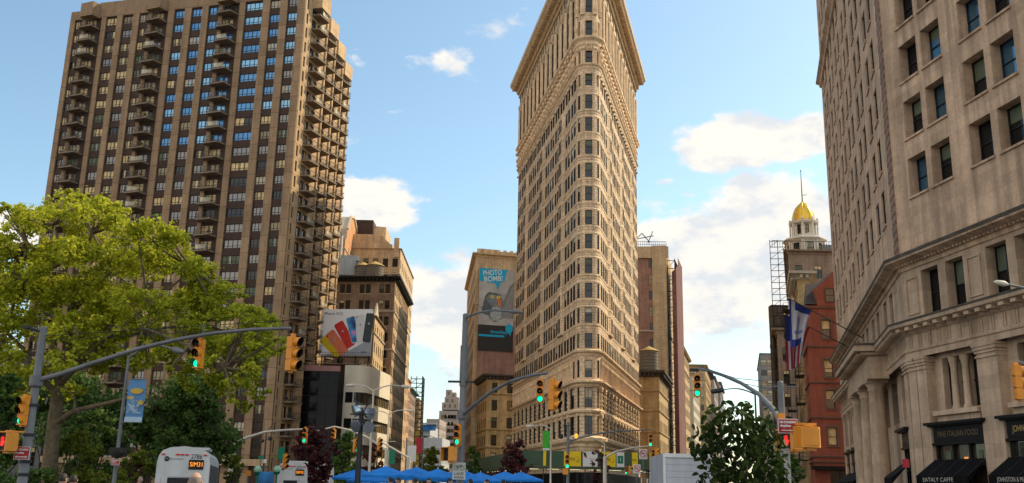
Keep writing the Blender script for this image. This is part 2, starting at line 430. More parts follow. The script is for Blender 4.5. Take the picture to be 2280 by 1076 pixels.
def facade(mb,A,B,z0,z1,cols,rows,mt,depth=.14,wins=None,style='sash',fm='frame',panes='office',rev=None,skip=None,inset=.0,winfn=None,sill=None,sillm=None):
    """wall from A to B (building on the left of travel) with real openings cols x rows; windows set back by depth"""
    A=V((A[0],A[1],0)); B=V((B[0],B[1],0)); u=(B-A); Lg=u.length; u=u/Lg; n=V((u.y,-u.x,0)); rev=rev or mt
    cols=sorted([c for c in cols if c[0]>=0 and c[1]<=Lg+.001]); rows=sorted([r for r in rows if r[0]>=z0 and r[1]<=z1])
    def pt(a,z,d=0): return A+u*a+n*(-d)+V((0,0,z))
    def q(a0,a1,b0,b1):
        if a1-a0>1e-4 and b1-b0>1e-4: mb.face([pt(a0,b0),pt(a1,b0),pt(a1,b1),pt(a0,b1)],mt)
    if not cols or not rows: q(0,Lg,z0,z1); return
    z=z0
    for (r0,r1) in rows:
        q(0,Lg,z,r0); a=0
        for (c0,c1) in cols:
            if skip and skip(c0,r0): continue
            q(a,c0,r0,r1); a=c1
            for s_ in ((pt(c0,r0),pt(c0,r0,depth),pt(c0,r1,depth),pt(c0,r1)),(pt(c1,r0,depth),pt(c1,r0),pt(c1,r1),pt(c1,r1,depth)),
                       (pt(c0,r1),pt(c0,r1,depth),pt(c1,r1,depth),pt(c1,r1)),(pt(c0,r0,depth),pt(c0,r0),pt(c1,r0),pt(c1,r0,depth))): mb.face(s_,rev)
            if sill: 
                cc=(pt(c0,r0)+pt(c1,r0))/2+n*(sill/2-.01)-V((0,0,.07)); mb.box(cc,(c1-c0+.2,sill+.02,.14),sillm or rev,rz=math.atan2(u.y,u.x))
            if winfn: winfn(pt((c0+c1)/2,r0,depth-.05),u,c1-c0,r1-r0,c0,r0)
            elif wins is not None: wins.append(win(pt((c0+c1)/2,r0,depth-.05),u,c1-c0,r1-r0,style,fm,panes))
        q(a,Lg,r0,r1); z=r1
    q(0,Lg,z,z1)
def grid_cols(Lg,n,w,m0=None,pair=0):
    """n openings of width w over Lg; pair>0 groups two openings separated by pair"""
    m0=Lg/n/2 if m0 is None else m0; out=[]
    for i in range(n):
        c=m0+(Lg-2*m0)*i/max(1,n-1) if n>1 else Lg/2
        if pair: out+= [(c-pair/2-w,c-pair/2),(c+pair/2,c+pair/2+w)]
        else: out.append((c-w/2,c+w/2))
    return out
def grid_rows(z0,n,fh,h): return [(z0+i*fh,z0+i*fh+h) for i in range(n)]
def quad_pts(P,azs,Ls,azf,Lf,side):
    """CCW footprint: front corner P nearest the camera; side wall along azs, front wall to the left (side=-1) or right (+1)"""
    P=V((P[0],P[1],0)); S=dirv(azs)*Ls; Fv=dirv(azf)*Lf
    if side<0: return [P+Fv,P,P+S,P+S+Fv]        # front edge 0 (left->right), right side edge 1
    return [P+S,P,P+Fv,P+Fv+S]                   # left side edge 0 (back->front), front edge 1
CORN=[(0,-.9),(.15,-.9),(.2,-.55),(.55,-.35),(.9,-.3),(.95,0),(0,.02)]
BELT=[(0,-.15),(.12,-.12),(.2,0),(.2,.15),(0,.2)]
def scale_prof(p,k,z): return [(a*k,b*k+z) for a,b in p]
def building(name,label,pts,H,wallm,edges,cat='building',group=None,corn=None,cornm=None,belts=(),beltm=None,nwin=100,fm='frame',z0=0,parapet=.0,finish=True,dentil=None):
    c=sum((V((p[0],p[1],0)) for p in pts),V())/len(pts)
    t=thing(name,label,cat,(c.x,c.y,0),group=group); w=MB(); wins=[]
    n=len(pts)
    for i in range(n):
        e=edges.get(i,{}); A,B=pts[i],pts[(i+1)%n]
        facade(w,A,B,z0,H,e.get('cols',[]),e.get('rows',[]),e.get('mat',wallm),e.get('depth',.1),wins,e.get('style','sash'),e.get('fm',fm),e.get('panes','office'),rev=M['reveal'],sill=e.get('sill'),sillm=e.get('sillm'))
    part('wall',w,t)
    r=MB(); r.face([V((p[0],p[1],H-parapet)) for p in pts],M['roof']); part('roof',r,t)
    if corn:
        k=MB(); k.molding(list(pts),scale_prof(CORN,corn,H+.1),cornm or wallm,closed=True)
        if dentil:
            for i in range(n):
                if i not in edges: continue
                A,B=V((pts[i][0],pts[i][1],0)),V((pts[(i+1)%n][0],pts[(i+1)%n][1],0)); u=(B-A).normalized(); nn=V((u.y,-u.x,0)); L_=(B-A).length; q=int(L_/dentil)
                for j in range(q): k.box(A+u*((j+.5)*dentil)+nn*(.4*corn)+V((0,0,H-.5*corn)),(dentil*.4,.6*corn,.38*corn),cornm or wallm,rz=math.atan2(u.y,u.x))
        part('cornice',k,t)
    if belts:
        k=MB()
        for z in belts: k.molding(list(pts),scale_prof(BELT,1.3,z),beltm or wallm,closed=True)
        part('belt_course',k,t)
    if finish: collect(t,wins,nwin)
    return t,wins

def text_mb(s,h,mt,width=None,bold=0,align='CENTER'):
    """flat lettering in the XZ plane facing -Y, centred on the origin, cap height h"""
    cu=bpy.data.curves.new('t','FONT'); cu.body=s; cu.size=h/.7; cu.align_x=align; cu.align_y='CENTER'; cu.resolution_u=3; cu.offset=bold
    cu.space_line=.9
    o=bpy.data.objects.new('t',cu); COL.objects.link(o)
    dg=bpy.context.evaluated_depsgraph_get(); me=bpy.data.meshes.new_from_object(o.evaluated_get(dg))
    xs=[v.co.x for v in me.vertices]; k=1
    if width and xs: k=width/max(1e-3,(max(xs)-min(xs)))
    mb=MB()
    if k!=1 and align=='CENTER':
        cx=(max(xs)+min(xs))/2
    else: cx=0
    vs=[V(((v.co.x-cx)*k,0,v.co.y)) for v in me.vertices]
    mb.mesh(vs,[tuple(p.vertices) for p in me.polygons],mt)
    bpy.data.objects.remove(o); bpy.data.curves.remove(cu); bpy.data.meshes.remove(me)
    return mb
def put(mb,P,u,up=0):
    """place XZ-plane local geometry so local x runs along u at point P"""
    return MB().add(mb,frame_m(V(P),V(u)))
def lbox(mb,x0,x1,z0,z1,y,mt,d=.01): mb.box(((x0+x1)/2,y,(z0+z1)/2),(x1-x0,d,z1-z0),mt)
def poly(mb,pts,y,mt): mb.face([(a,y,b) for a,b in pts],mt)
# ---------------------------------------------------------------- world, sun
AZ_S,EL_S=rad(65),rad(40)
def build_world():
    w=bpy.data.worlds.new('World'); scene.world=w; w.use_nodes=True; nt=w.node_tree; nt.nodes.clear()
    N=nt.nodes.new; L=nt.links.new
    out=N('ShaderNodeOutputWorld'); bg=N('ShaderNodeBackground'); L(bg.outputs[0],out.inputs[0])
    sky=N('ShaderNodeTexSky'); sky.sky_type='NISHITA'; sky.sun_disc=False; sky.sun_elevation=EL_S; sky.sun_rotation=AZ_S
    sky.air_density=1.0; sky.dust_density=1.2; sky.ozone_density=1.6; sky.altitude=10
    tc=N('ShaderNodeTexCoord')
    nrm=N('ShaderNodeVectorMath'); nrm.operation='NORMALIZE'; L(tc.outputs['Generated'],nrm.inputs[0])
    n1=N('ShaderNodeTexNoise'); n1.inputs['Scale'].default_value=10; n1.inputs['Detail'].default_value=11; n1.inputs['Roughness'].default_value=.6
    mp=N('ShaderNodeMapping'); mp.inputs['Scale'].default_value=(1,1,1.9); mp.inputs['Rotation'].default_value=(0,.25,0); L(nrm.outputs[0],mp.inputs[0]); L(mp.outputs[0],n1.inputs['Vector'])
    n2=N('ShaderNodeTexNoise'); n2.inputs['Scale'].default_value=13; n2.inputs['Detail'].default_value=8; n2.inputs['Roughness'].default_value=.6; L(mp.outputs[0],n2.inputs['Vector'])
    blobs=[ # direction of each cloud bank, half sizes (radians-ish) across, up; density
     ((815,462),(.046,.026),1.45),((775,475),(.03,.026),1.4),((990,690),(.062,.06),1.05),((930,640),(.05,.03),1.0),((1000,800),(.06,.05),.75),((1145,486),(.012,.006),.6),
     ((965,120),(.10,.045),.46),((880,250),(.03,.012),.6),((1070,175),(.09,.03),.33),((30,520),(.04,.02),.8),((770,320),(.03,.02),.45),
     ((1700,312),(.065,.020),1.4),((1610,335),(.04,.018),1.0),((1590,350),(.022,.014),1.3),((1800,290),(.045,.018),1.0),
     ((1760,470),(.065,.04),1.05),((1640,500),(.075,.035),1.0),((1560,580),(.075,.05),.95),((1470,545),(.045,.035),1.0),((1620,680),(.095,.040),.85),((1700,600),(.06,.05),1.0),((1500,650),(.06,.05),.8),((1830,560),(.05,.05),.8),
     ((1640,540),(.03,.02),1.0),((1540,435),(.018,.006),.7),((1490,405),(.02,.006),.6),((1900,450),(.05,.04),.7),
     ((700,700),(.12,.08),.6),((400,640),(.2,.05),.5)]
    acc=None
    for (px,py),(a,b_),dn in blobs:
        c=ray(px,py).normalized()
        s=N('ShaderNodeVectorMath'); s.operation='SUBTRACT'; L(nrm.outputs[0],s.inputs[0]); s.inputs[1].default_value=c
        m_=N('ShaderNodeVectorMath'); m_.operation='MULTIPLY'; L(s.outputs[0],m_.inputs[0]); m_.inputs[1].default_value=(1/a,1/a,1/b_)
        l=N('ShaderNodeVectorMath'); l.operation='LENGTH'; L(m_.outputs[0],l.inputs[0])
        r=N('ShaderNodeMapRange'); r.inputs[1].default_value=0; r.inputs[2].default_value=1.9; r.inputs[3].default_value=dn; r.inputs[4].default_value=0; L(l.outputs['Value'],r.inputs[0])
        if acc is None: acc=r.outputs[0]
        else:
            q=N('ShaderNodeMath'); q.operation='SMOOTH_MAX'; q.inputs[2].default_value=.12; L(acc,q.inputs[0]); L(r.outputs[0],q.inputs[1]); acc=q.outputs[0]
    # clouds added behind the camera as warm fill light, also seen in reflections
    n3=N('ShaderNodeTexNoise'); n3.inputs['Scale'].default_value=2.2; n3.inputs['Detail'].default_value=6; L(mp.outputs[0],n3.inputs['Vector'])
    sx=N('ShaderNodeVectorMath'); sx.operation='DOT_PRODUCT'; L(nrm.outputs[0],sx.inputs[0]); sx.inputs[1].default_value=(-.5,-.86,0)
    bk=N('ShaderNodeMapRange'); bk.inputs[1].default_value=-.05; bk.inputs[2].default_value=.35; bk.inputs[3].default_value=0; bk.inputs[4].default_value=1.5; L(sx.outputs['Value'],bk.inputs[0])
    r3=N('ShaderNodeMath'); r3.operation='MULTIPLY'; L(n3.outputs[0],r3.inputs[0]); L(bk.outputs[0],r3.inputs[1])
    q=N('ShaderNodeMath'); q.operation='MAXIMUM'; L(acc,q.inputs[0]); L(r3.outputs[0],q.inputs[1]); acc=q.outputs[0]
    ns=N('ShaderNodeMath'); ns.operation='MULTIPLY_ADD'; L(n1.outputs[0],ns.inputs[0]); ns.inputs[1].default_value=2.0; L(acc,ns.inputs[2])
    n_=N('ShaderNodeMapRange'); n_.interpolation_type='SMOOTHSTEP'; n_.inputs[1].default_value=1.40; n_.inputs[2].default_value=1.67; n_.inputs[3].default_value=0; n_.inputs[4].default_value=1; L(ns.outputs[0],n_.inputs[0])
    col=N('ShaderNodeValToRGB'); e=col.color_ramp.elements; e[0].position=.41; e[0].color=(.76,.80,.84,1); e[1].position=.53; e[1].color=(1.0,.955,.88,1)
    L(n2.outputs[0],col.inputs[0])
    cs=N('ShaderNodeMapRange'); cs.inputs[1].default_value=-.3; cs.inputs[2].default_value=.1; cs.inputs[3].default_value=1.05; cs.inputs[4].default_value=1.38; L(sx.outputs['Value'],cs.inputs[0]); cm=N('ShaderNodeVectorMath'); cm.operation='SCALE'; L(cs.outputs[0],cm.inputs['Scale']); L(col.outputs[0],cm.inputs[0])  # added clouds behind the camera brightened above the visible ones, for fill
    ss=N('ShaderNodeVectorMath'); ss.operation='SCALE'; ss.inputs['Scale'].default_value=SKY_K; L(sky.outputs[0],ss.inputs[0])
    tn=N('ShaderNodeVectorMath'); tn.operation='MULTIPLY'; L(ss.outputs[0],tn.inputs[0]); tn.inputs[1].default_value=SKY_T
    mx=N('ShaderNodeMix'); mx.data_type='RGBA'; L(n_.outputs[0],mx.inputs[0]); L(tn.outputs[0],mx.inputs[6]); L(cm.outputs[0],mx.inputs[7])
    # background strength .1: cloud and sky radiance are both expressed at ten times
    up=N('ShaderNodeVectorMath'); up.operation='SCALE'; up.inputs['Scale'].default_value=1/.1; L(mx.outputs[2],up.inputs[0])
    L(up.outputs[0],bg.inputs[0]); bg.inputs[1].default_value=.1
SKY_K=.155; SKY_T=(1.42,1.52,1.36)
build_world()
sl=bpy.data.lights.new('sun','SUN'); sl.energy=5.0; sl.angle=rad(.5); sl.color=(1,.82,.55)
so=bpy.data.objects.new('sun',sl); COL.objects.link(so)
sd=V((math.sin(AZ_S)*math.cos(EL_S),math.cos(AZ_S)*math.cos(EL_S),math.sin(EL_S)))
so.rotation_euler=sd.to_track_quat('Z','Y').to_euler(); so.location=(60,-20,80)
scene.view_settings.view_transform='Standard'; scene.view_settings.look='None'; scene.view_settings.exposure=0
scene.cycles.max_bounces=6; scene.cycles.diffuse_bounces=3; scene.cycles.glossy_bounces=3; scene.cycles.transmission_bounces=3; scene.cycles.transparent_max_bounces=4
scene.cycles.caustics_reflective=False; scene.cycles.caustics_refractive=False

# ---------------------------------------------------------------- ground
g=MB(); g.face([(-3000,-300,0),(3000,-300,0),(3000,5000,0),(-3000,5000,0)],M['asphalt'])
o=g.build('ground'); tag(o,kind='structure')
def strip(name,pts,h,mt,k=True):
    b=MB(); b.prism(pts,.004,h,mt); o=b.build(name); tag(o,kind='structure'); return o
strip('sidewalk',[(19,5),(23.4,5),(22.3,62),(35.5,112),(30.5,112),(17,62)],.15,M['pave'])
strip('plaza',[(-8,38),(8,38),(9,70),(9.5,128),(1,128),(-6,90)],.15,M['pave'])
strip('sidewalk',[(-60,20),(-19.5,20),(-20.5,150),(-60,150)],.15,M['pave'])
strip('sidewalk',[(-8,225),(-4,152),(7,141),(18,141),(34,205),(6,216)],.15,M['pave'])
strip('sidewalk',[(-60,154),(-35,154),(-31.5,205),(-26,400),(-60,400)],.15,M['pave'])
for k in range(14):
    b=MB(); x=-12.2; y=12+k*9; b.face([(x-.06,y,.008),(x+.06,y,.008),(x+.06,y+3,.008),(x-.06,y+3,.008)],M['paint_w']); tag(b.build('lane_marking'),kind='structure')
for k in range(10):
    b=MB(); x=11+k*.9; b.face([(x-.25,128,.008),(x+.25,128,.008),(x+.25,132,.008),(x-.25,132,.008)],M['paint_w']); tag(b.build('crosswalk_bar'),kind='structure')
# ================================================================ wedge-shaped landmark tower
def wedge():
    t=thing('wedge_tower','tall narrow wedge-shaped limestone tower with a rounded prow and deep overhanging cornice','tower',(13,180,0))
    C=V((12.25,150.6,0)); R0=2.0; azL,azR=-9.4,14.1; LL,LR=56.0,52.0
    mid=180+(azL-90+360+azR+90)/2-180   # mean outward azimuth of the prow
    mid=(260.6+104.1)/2
    offs=[78.25,62,42,30,19,-19,-30,-42,-62,-78.25]
    def arc(r=R0): return [C+dirv(mid+o)*r for o in offs]
    uL=-dirv(azL); uR=dirv(azR)                       # travel directions: left face comes forward, right face goes back
    nL=V((uL.y,-uL.x,0)); nR=V((uR.y,-uR.x,0))
    a=arc(); P0=a[0]-uL*LL; P1=a[-1]+uR*LR
    wins=[]; W=MB(); T=M['terra']; TP=M['terra_plain']
    # ---- plan of the undulating shaft: bays along each flank
    nb=13; bL=LL/nb; bR=LR/nb; OR=(2,6,10); amp=.38
    def flank(start,u,n_,b,rev):
        """returns list of (A,B,kind) segments in travel order"""
        segs=[]; order=range(nb)
        for i in order:
            k=nb-1-i if rev else i
            p=start+u*(b*i)
            if k in OR:
                q=[p,p+u*(b*.2)+n_*amp,p+u*(b*.8)+n_*amp,p+u*b]
                segs+=[(q[0],q[1],'s'),(q[1],q[2],'o'),(q[2],q[3],'s')]
            else: segs.append((p,p+u*b,'f'))
        return segs
    shaft=flank(P0,uL,nL,bL,True)+[(a[i],a[i+1],'c' if i==4 else ('w' if i in(1,7) else 'a')) for i in range(9)]+flank(a[-1],uR,nR,bR,False)
    flat=[(P0+uL*(bL*i),P0+uL*(bL*(i+1)),'f') for i in range(nb)]+[(a[i],a[i+1],'c' if i==4 else ('w' if i in(1,7) else 'a')) for i in range(9)]+[(a[-1]+uR*(bR*i),a[-1]+uR*(bR*(i+1)),'f') for i in range(nb)]
    base_path=[P0]+a+[P1]
    def zone(segs,z0,z1,rows,mt,wf=1.4,fgap=.55,dep=.12,ctr=1.16,wd=.58,style='sash',one=None,panes='flat'):
        for A,B,k in segs:
            Ls=(B-A).length; st=style
            if k=='f':
                if one: cols=[(Ls/2-one/2,Ls/2+one/2)]
                else: cols=[(Ls/2-fgap/2-wf,Ls/2-fgap/2),(Ls/2+fgap/2,Ls/2+fgap/2+wf)]
                st='sash'
            elif k=='o': cols=[(Ls/2-.95,Ls/2-.12),(Ls/2+.12,Ls/2+.95)]; st='sash'
            elif k=='c': cols=[(Ls/2-ctr/2,Ls/2+ctr/2)]
            elif k=='w': cols=[(Ls/2-wd/2,Ls/2+wd/2)]; st='plain'
            else: cols=[]
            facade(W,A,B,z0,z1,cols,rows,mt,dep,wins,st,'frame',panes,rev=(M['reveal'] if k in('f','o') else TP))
    fl=[23.8+3.965*i for i in range(12)]
    zone(flat,0,9.35,[],M['base_lime'])
    zone(flat,9.35,13.2,[(9.45,12.3)],M['base_lime'],one=2.6,dep=.3,ctr=1.18,wd=.58,style='grid')
    zone(flat,13.2,17.2,[(13.5,16.6)],M['base_lime'],one=2.6,dep=.3,ctr=1.18,wd=.58,style='grid')
    zone(flat,17.2,22.0,[(18.1,20.8)],M['terra_orn'],wf=.95,fgap=1.1,dep=.2)
    zone(flat,22.0,26.2,[(22.65,24.95)],T)
    shr=[(c-1.2,c+1.2) for c in fl[1:11]]
    zone(shaft,26.2,fl[11]-1.95,[r for r in shr if r[1]<fl[11]-1.95 and r[0]>26.2] ,T)
    zone(flat,fl[11]-1.95,69.9,[(fl[11]-1.15,fl[11]+1.0)],T,dep=.4)
    zone(flat,69.9,74.9,[(70.4,72.6)],M['terra_orn'],wf=.8,fgap=1.2,dep=.4)
    # soffit caps closing the oriels top and bottom
    for z in(26.2,fl[11]-1.95):
        pts=[V((s[0].x,s[0].y,z)) for s in shaft]+[V((P1.x,P1.y,z))]; W.face(pts,TP)
    # crown: tall round-headed bays
    CR0,CR1=75.0,88.0; bw=2.3
    for A,B,k in flat:
        Ls=(B-A).length; u=(B-A)/Ls; n_=V((u.y,-u.x,0))
        if k=='f':
            cols=[(Ls/2-bw/2,Ls/2+bw/2)]
            def wf_(P,u_,w,h,c0,r0):
                zz=[0,3.6,7.2]
                for i in range(3):
                    for s_ in(-1,1): wins.append(win(P+V((0,0,zz[i]+.5))+u_*(s_*.55),u_,.95,2.3,'sash','frame','flat'))
                    W.box(P+V((0,0,zz[i]+3.2)),(w,.12,.8),M['terra_orn'],rz=math.atan2(u_.y,u_.x))
                W.box(P+V((0,0,5))-V((u_.y,-u_.x,0))*.16,(w,.06,h),M['frame'],rz=math.atan2(u_.y,u_.x))
                W.tube([P+n_*.1+V((0,0,0)),P+n_*.1+V((0,0,10.2))],.16,TP,n=6)
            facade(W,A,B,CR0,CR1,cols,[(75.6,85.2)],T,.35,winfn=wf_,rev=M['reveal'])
            # arch head spandrels and keystone
            cA=A+u*(Ls/2); r=bw/2; K=7
            for i in range(K):
                a0=math.pi*i/K; a1=math.pi*(i+1)/K
                p0=cA+u*(-r*math.cos(a0))+V((0,0,85.2-r+r*math.sin(a0))); p1=cA+u*(-r*math.cos(a1))+V((0,0,85.2-r+r*math.sin(a1)))
                q0=V((p0.x,p0.y,85.2)); q1=V((p1.x,p1.y,85.2)); d=n_*.003
                W.face([p0+d,p1+d,q1+d,q0+d],T); W.face([p0,p0-n_*.6,p1-n_*.6,p1],TP)
            for s_ in(-1,1):       # half columns on the piers
                c_=A+u*(Ls/2+s_*(Ls/2-.02))-n_*.02
                W.tube([c_+V((0,0,75.2)),c_+V((0,0,84.6))],[.3,.26],TP,n=8)
                W.box(c_+V((0,0,85.0)),(.9,.5,.8),M['terra_orn'],rz=math.atan2(u.y,u.x))
            for s_ in(-.28,.28): wins.append(win(A+u*(Ls*(.5+s_))+n_*.02+V((0,0,86.1)),u,.8,1.2,'plain','frame','flat'))
        else:
            cc=[(Ls/2-.55,Ls/2+.55)] if k=='c' else ([(Ls/2-.3,Ls/2+.3)] if k=='w' else [])
            facade(W,A,B,CR0,CR1,cc,[(75.4,78.1),(79.6,82.3),(83.4,85.6)],T,.4,wins,'sash','frame','flat',rev=TP)
            if k=='a' and Ls>.35:
                c_=(A+B)/2+n_*.1
                for z_ in (75.2,79.2): W.tube([c_+V((0,0,z_)),c_+V((0,0,z_+.9)),c_+V((0,0,z_+1.0)),c_+V((0,0,z_+1.9)),c_+V((0,0,z_+2.9))],[.26,.24,.3,.24,.22],TP,n=8)
    facade(W,P1,P0,0,88,grid_cols((P0-P1).length,6,1.3),[(c-1.1,c+1.1) for c in fl],T,.3,wins,'sash','frame','office')
    part('wall',W,t)
    # mouldings
    K=MB()
    K.molding(base_path,[(0,7.6),(.25,7.7),(.3,8.1),(.85,8.5),(.95,8.95),(.5,9.2),(0,9.3)],TP)
    K.molding(base_path,[(0,12.75),(.2,12.85),(.28,13.1),(.1,13.3),(0,13.3)],TP)
    K.molding(base_path,[(0,16.7),(.18,16.8),(.25,17.1),(.75,17.3),(.8,17.55),(.2,17.7),(0,17.8)],TP)
    K.molding(base_path,[(0,21.4),(.1,21.45),(.2,21.8),(.55,22.0),(.6,22.25),(.2,22.4),(0,22.45)],TP)
    K.molding(base_path,[(0,69.3),(.1,69.4),(.2,69.75),(.45,69.95),(.5,70.1),(.15,70.2),(0,70.25)],TP)
    K.molding(base_path,[(0,73.6),(.2,73.7),(.25,74.3),(.75,74.7),(.8,75.0),(.2,75.15),(0,75.3)],TP)
    for c in fl[1:11]:
        pth=[s[0] for s in shaft]+[P1]
        K.molding(pth,[(0,c-1.62),(.07,c-1.58),(.08,c-1.4),(0,c-1.36)],TP)
        K.molding(pth,[(0,c+1.3),(.05,c+1.36),(.05,c+1.46),(0,c+1.58)],TP)
    part('belt_course',K,t)
    # relief ornament of the frieze storeys: wreaths, lozenges and brackets
    O=MB(); Q=TP
    for A,B,k in flat:
        Ls=(B-A).length; u=(B-A)/Ls; n_=V((u.y,-u.x,0)); rz=math.atan2(u.y,u.x)
        if k=='f':
            for f_ in(.0,.5):
                c_=A+u*(Ls*f_)
                O.ball(c_+n_*.1+V((0,0,72.3)),.55,Q,8,5,(1,1,1)); O.ball(c_+n_*.25+V((0,0,71.2)),.3,Q,6,4,(1,1,1.6))
                O.bar(c_+n_*.1+V((0,0,73.6)),c_+n_*.1+V((0,0,70.3)),.34,.3,Q)
                O.ball(c_+n_*.5+V((0,0,73.8)),.36,Q,6,4,(.8,1,1.3))
                O.bar(c_+n_*.08+V((0,0,18)),c_+n_*.08+V((0,0,21.2)),.5,.25,Q); O.ball(c_+n_*.2+V((0,0,20.3)),.28,Q,6,4,(1,.8,1.5))
            for f_ in(.0,.5,1.0):
                O.ball(A+u*(Ls*f_)+n_*.1+V((0,0,68.5)),.28,Q,6,4)
            for z0_,z1_ in((9.4,12.6),(13.4,16.6)):    # banded half columns of the base
                c_=A-n_*.02; z=z0_; i=0
                while z<z1_-.2:
                    O.tube([c_+V((0,0,z)),c_+V((0,0,z+.36))],[.40 if i%2 else .30]*2,M['base_lime'],n=8); z+=.36; i+=1
                O.box(c_+V((0,0,z1_-.05)),(1.25,.7,.3),Q,rz=rz)
        elif k in('a','c','w'):
            c_=(A+B)/2
            if k=='a': O.ball(c_+n_*.1+V((0,0,73.0)),.3,Q,6,4); O.bar(c_+n_*.05+V((0,0,70.3)),c_+n_*.05+V((0,0,73)),.22,.2,Q)
    for z in (73.2,):
        for i in range(13):
            c_=C+dirv(mid-70+140*i/12)*(R0+.08); O.box(c_+V((0,0,z)),(.16,.16,.8),Q,rz=-rad(mid-70+140*i/12))
    part('relief_ornament',O,t)
    # great cornice
    G=MB(); D=M['terra_dark']
    big=[(0,87.3),(.3,87.4),(.35,88.1),(.8,88.4),(.85,88.9),(1.9,89.35),(2.0,89.55),(2.25,89.75),(2.35,90.35),(2.1,90.45),(0,90.9)]
    G.molding(base_path,big,D)
    top=[V((p.x,p.y,90.6)) for p in base_path]; G.face(top,M['roof'])
    for S,E_,u,n_ in((P0,a[0],uL,nL),(a[-1],P1,uR,nR)):
        Ls=(E_-S).length; q=int(Ls/1.05)
        for j in range(q):
            c_=S+u*(Ls*(j+.5)/q); rz=math.atan2(u.y,u.x)
            G.box(c_+n_*1.35+V((0,0,89.0)),(.42,1.05,.42),D,rz=rz)
            G.box(c_+n_*.55+V((0,0,88.15)),(.25,.4,.35),D,rz=rz); G.box(c_+u*.5+n_*.55+V((0,0,88.15)),(.25,.4,.35),D,rz=rz)
    # small returns at the far ends
    part('cornice',G,t)
    # awning-level shopfront behind the hoarding
    S=MB(); S.molding(base_path,[(.05,3.9),(.1,3.9),(.1,.2),(.05,.2)],M['blkglass']); part('shopfront',S,t)
    collect(t,wins,100)
    return base_path
wedge_path=wedge()

# ---- sidewalk shed round the wedge
def shed():
    t=thing('sidewalk_shed','dark green plywood sidewalk shed wrapping the foot of the wedge-shaped tower','shed',(12,142,0))
    pth=[(-5.5,192),(2.2,143.4),(20.2,142.4),(33.5,196)]
    p=MB(); p.molding(pth,[(0,4.6),(0,6.75),(-.1,6.75),(-.1,4.6)],M['shed_g']); part('hoarding',p,t)
    d=MB(); d.molding(pth,[(-.02,4.55),(-.02,4.3),(-3.6,4.3),(-3.6,4.58),(-.11,4.58)],M['shed_g']); part('deck',d,t)
    for i in range(3):
        A=V((*pth[i],0)); B=V((*pth[i+1],0)); L_=(B-A).length; u=(B-A)/L_; n_=V((u.y,-u.x,0)); q=max(2,int(L_/3.0)); 
        for j in range(q+1):
            b=MB(); c=A+u*(L_*j/q)-n_*.25; b.box(c+V((0,0,2.15)),(.12,.12,4.3),M['steel_d'])
            if j<q: b.bar(c+V((0,0,3.3)),c+u*.9+V((0,0,4.25)),.06,.06,M['steel_d'])
            part('post',b,t)
        b=MB()
        for j in range(q): b.bar(A+u*(L_*(j+.2)/q)-n_*1.6+V((0,0,4.18)),A+u*(L_*(j+.75)/q)-n_*1.6+V((0,0,4.18)),.12,.06,M['lampstrip'])
        part('strip_light',b,t)
        if i==2:
            b=MB()
            for j in range(14): 
                c=A+u*(1.5+j*3.4); b.bar(c+n_*.02+V((0,0,4.5)),c+n_*.02+V((0,0,6.7)),.9,.05,M['yellow'])
            part('yellow_panel',b,t)
    A=V((*pth[1],0)); B=V((*pth[2],0)); u=(B-A).normalized(); n_=V((u.y,-u.x,0))
    def ban(px0,px1,mt,fn,label):
        x0=at(px0,1015,142.7).x; x1=at(px1,1015,142.7).x; c=A+u*((x0+x1)/2-A.x)+n_*.06+V((0,0,5.68)); w=x1-x0
        b=MB(); lbox(b,-w/2,w/2,-1.05,1.05,0,mt,.05); fn(b,w)
        solo('banner',put(b,c,u),label,'banner',loc=(c.x,c.y,c.z))
    def sprint(b,w):
        if w>2: 
            b.add(text_mb('Sprint',.62,M['ink'],width=w*.55),Matrix.Translation((-w*.12,-.04,0)))
            for k in range(4): poly(b,[(w*.22+k*.1,.45-k*.1),(w*.42,0),(w*.42,-.02),(w*.25+k*.1,.35-k*.1)],-.035-.002*k,M['ink'])
            poly(b,[(w*.22,-.45),(w*.42,-.02),(w*.42,-.06),(w*.30,-.45)],-.034,M['ink'])
        else: b.add(text_mb('int',.4,M['ink']),Matrix.Translation((-w*.1,-.04,0)))
    def phones(b,w):
        poly(b,[(-w*.48,.95),(-w*.3,.9),(-w*.22,.3),(-w*.4,.45)],-.035,M['ink']); poly(b,[(-w*.44,.5),(-w*.26,.4),(-w*.2,.1),(-w*.35,.2)],-.036,M['red'])
        b.add(text_mb('iPhone',.2,M['frame']),Matrix.Translation((w*.15,-.04,0)))
    def green(b,w):
        lbox(b,-.42,.42,-.55,.55,-.032,M['sign_g'],.02); b.add(text_mb('1',.5,M['sign_w']),Matrix.Translation((0,-.05,0)))
    ban(1210,1216.5,M['yellow'],lambda b,w:None,'narrow yellow banner at the left end of the green hoarding')
    ban(1256,1294,M['yellow'],sprint,'wide yellow banner reading Sprint in black, left of the white phone banner')
    ban(1298,1331,M['sign_w'],phones,'white banner with dark and red phones on the green hoarding')
    ban(1340,1371,M['yellow'],sprint,'yellow banner reading Sprint, between the two white banners')
    ban(1373,1390,M['sign_w'],green,'white banner with a green square and the figure 1 on the hoarding')
    ban(1407,1420,M['yellow'],sprint,'small yellow banner near the right corner of the green hoarding')
M['lampstrip']=mat('fluorescent strip light',(.9,.85,.45),.5,.05,1,emit=1.2)
shed()

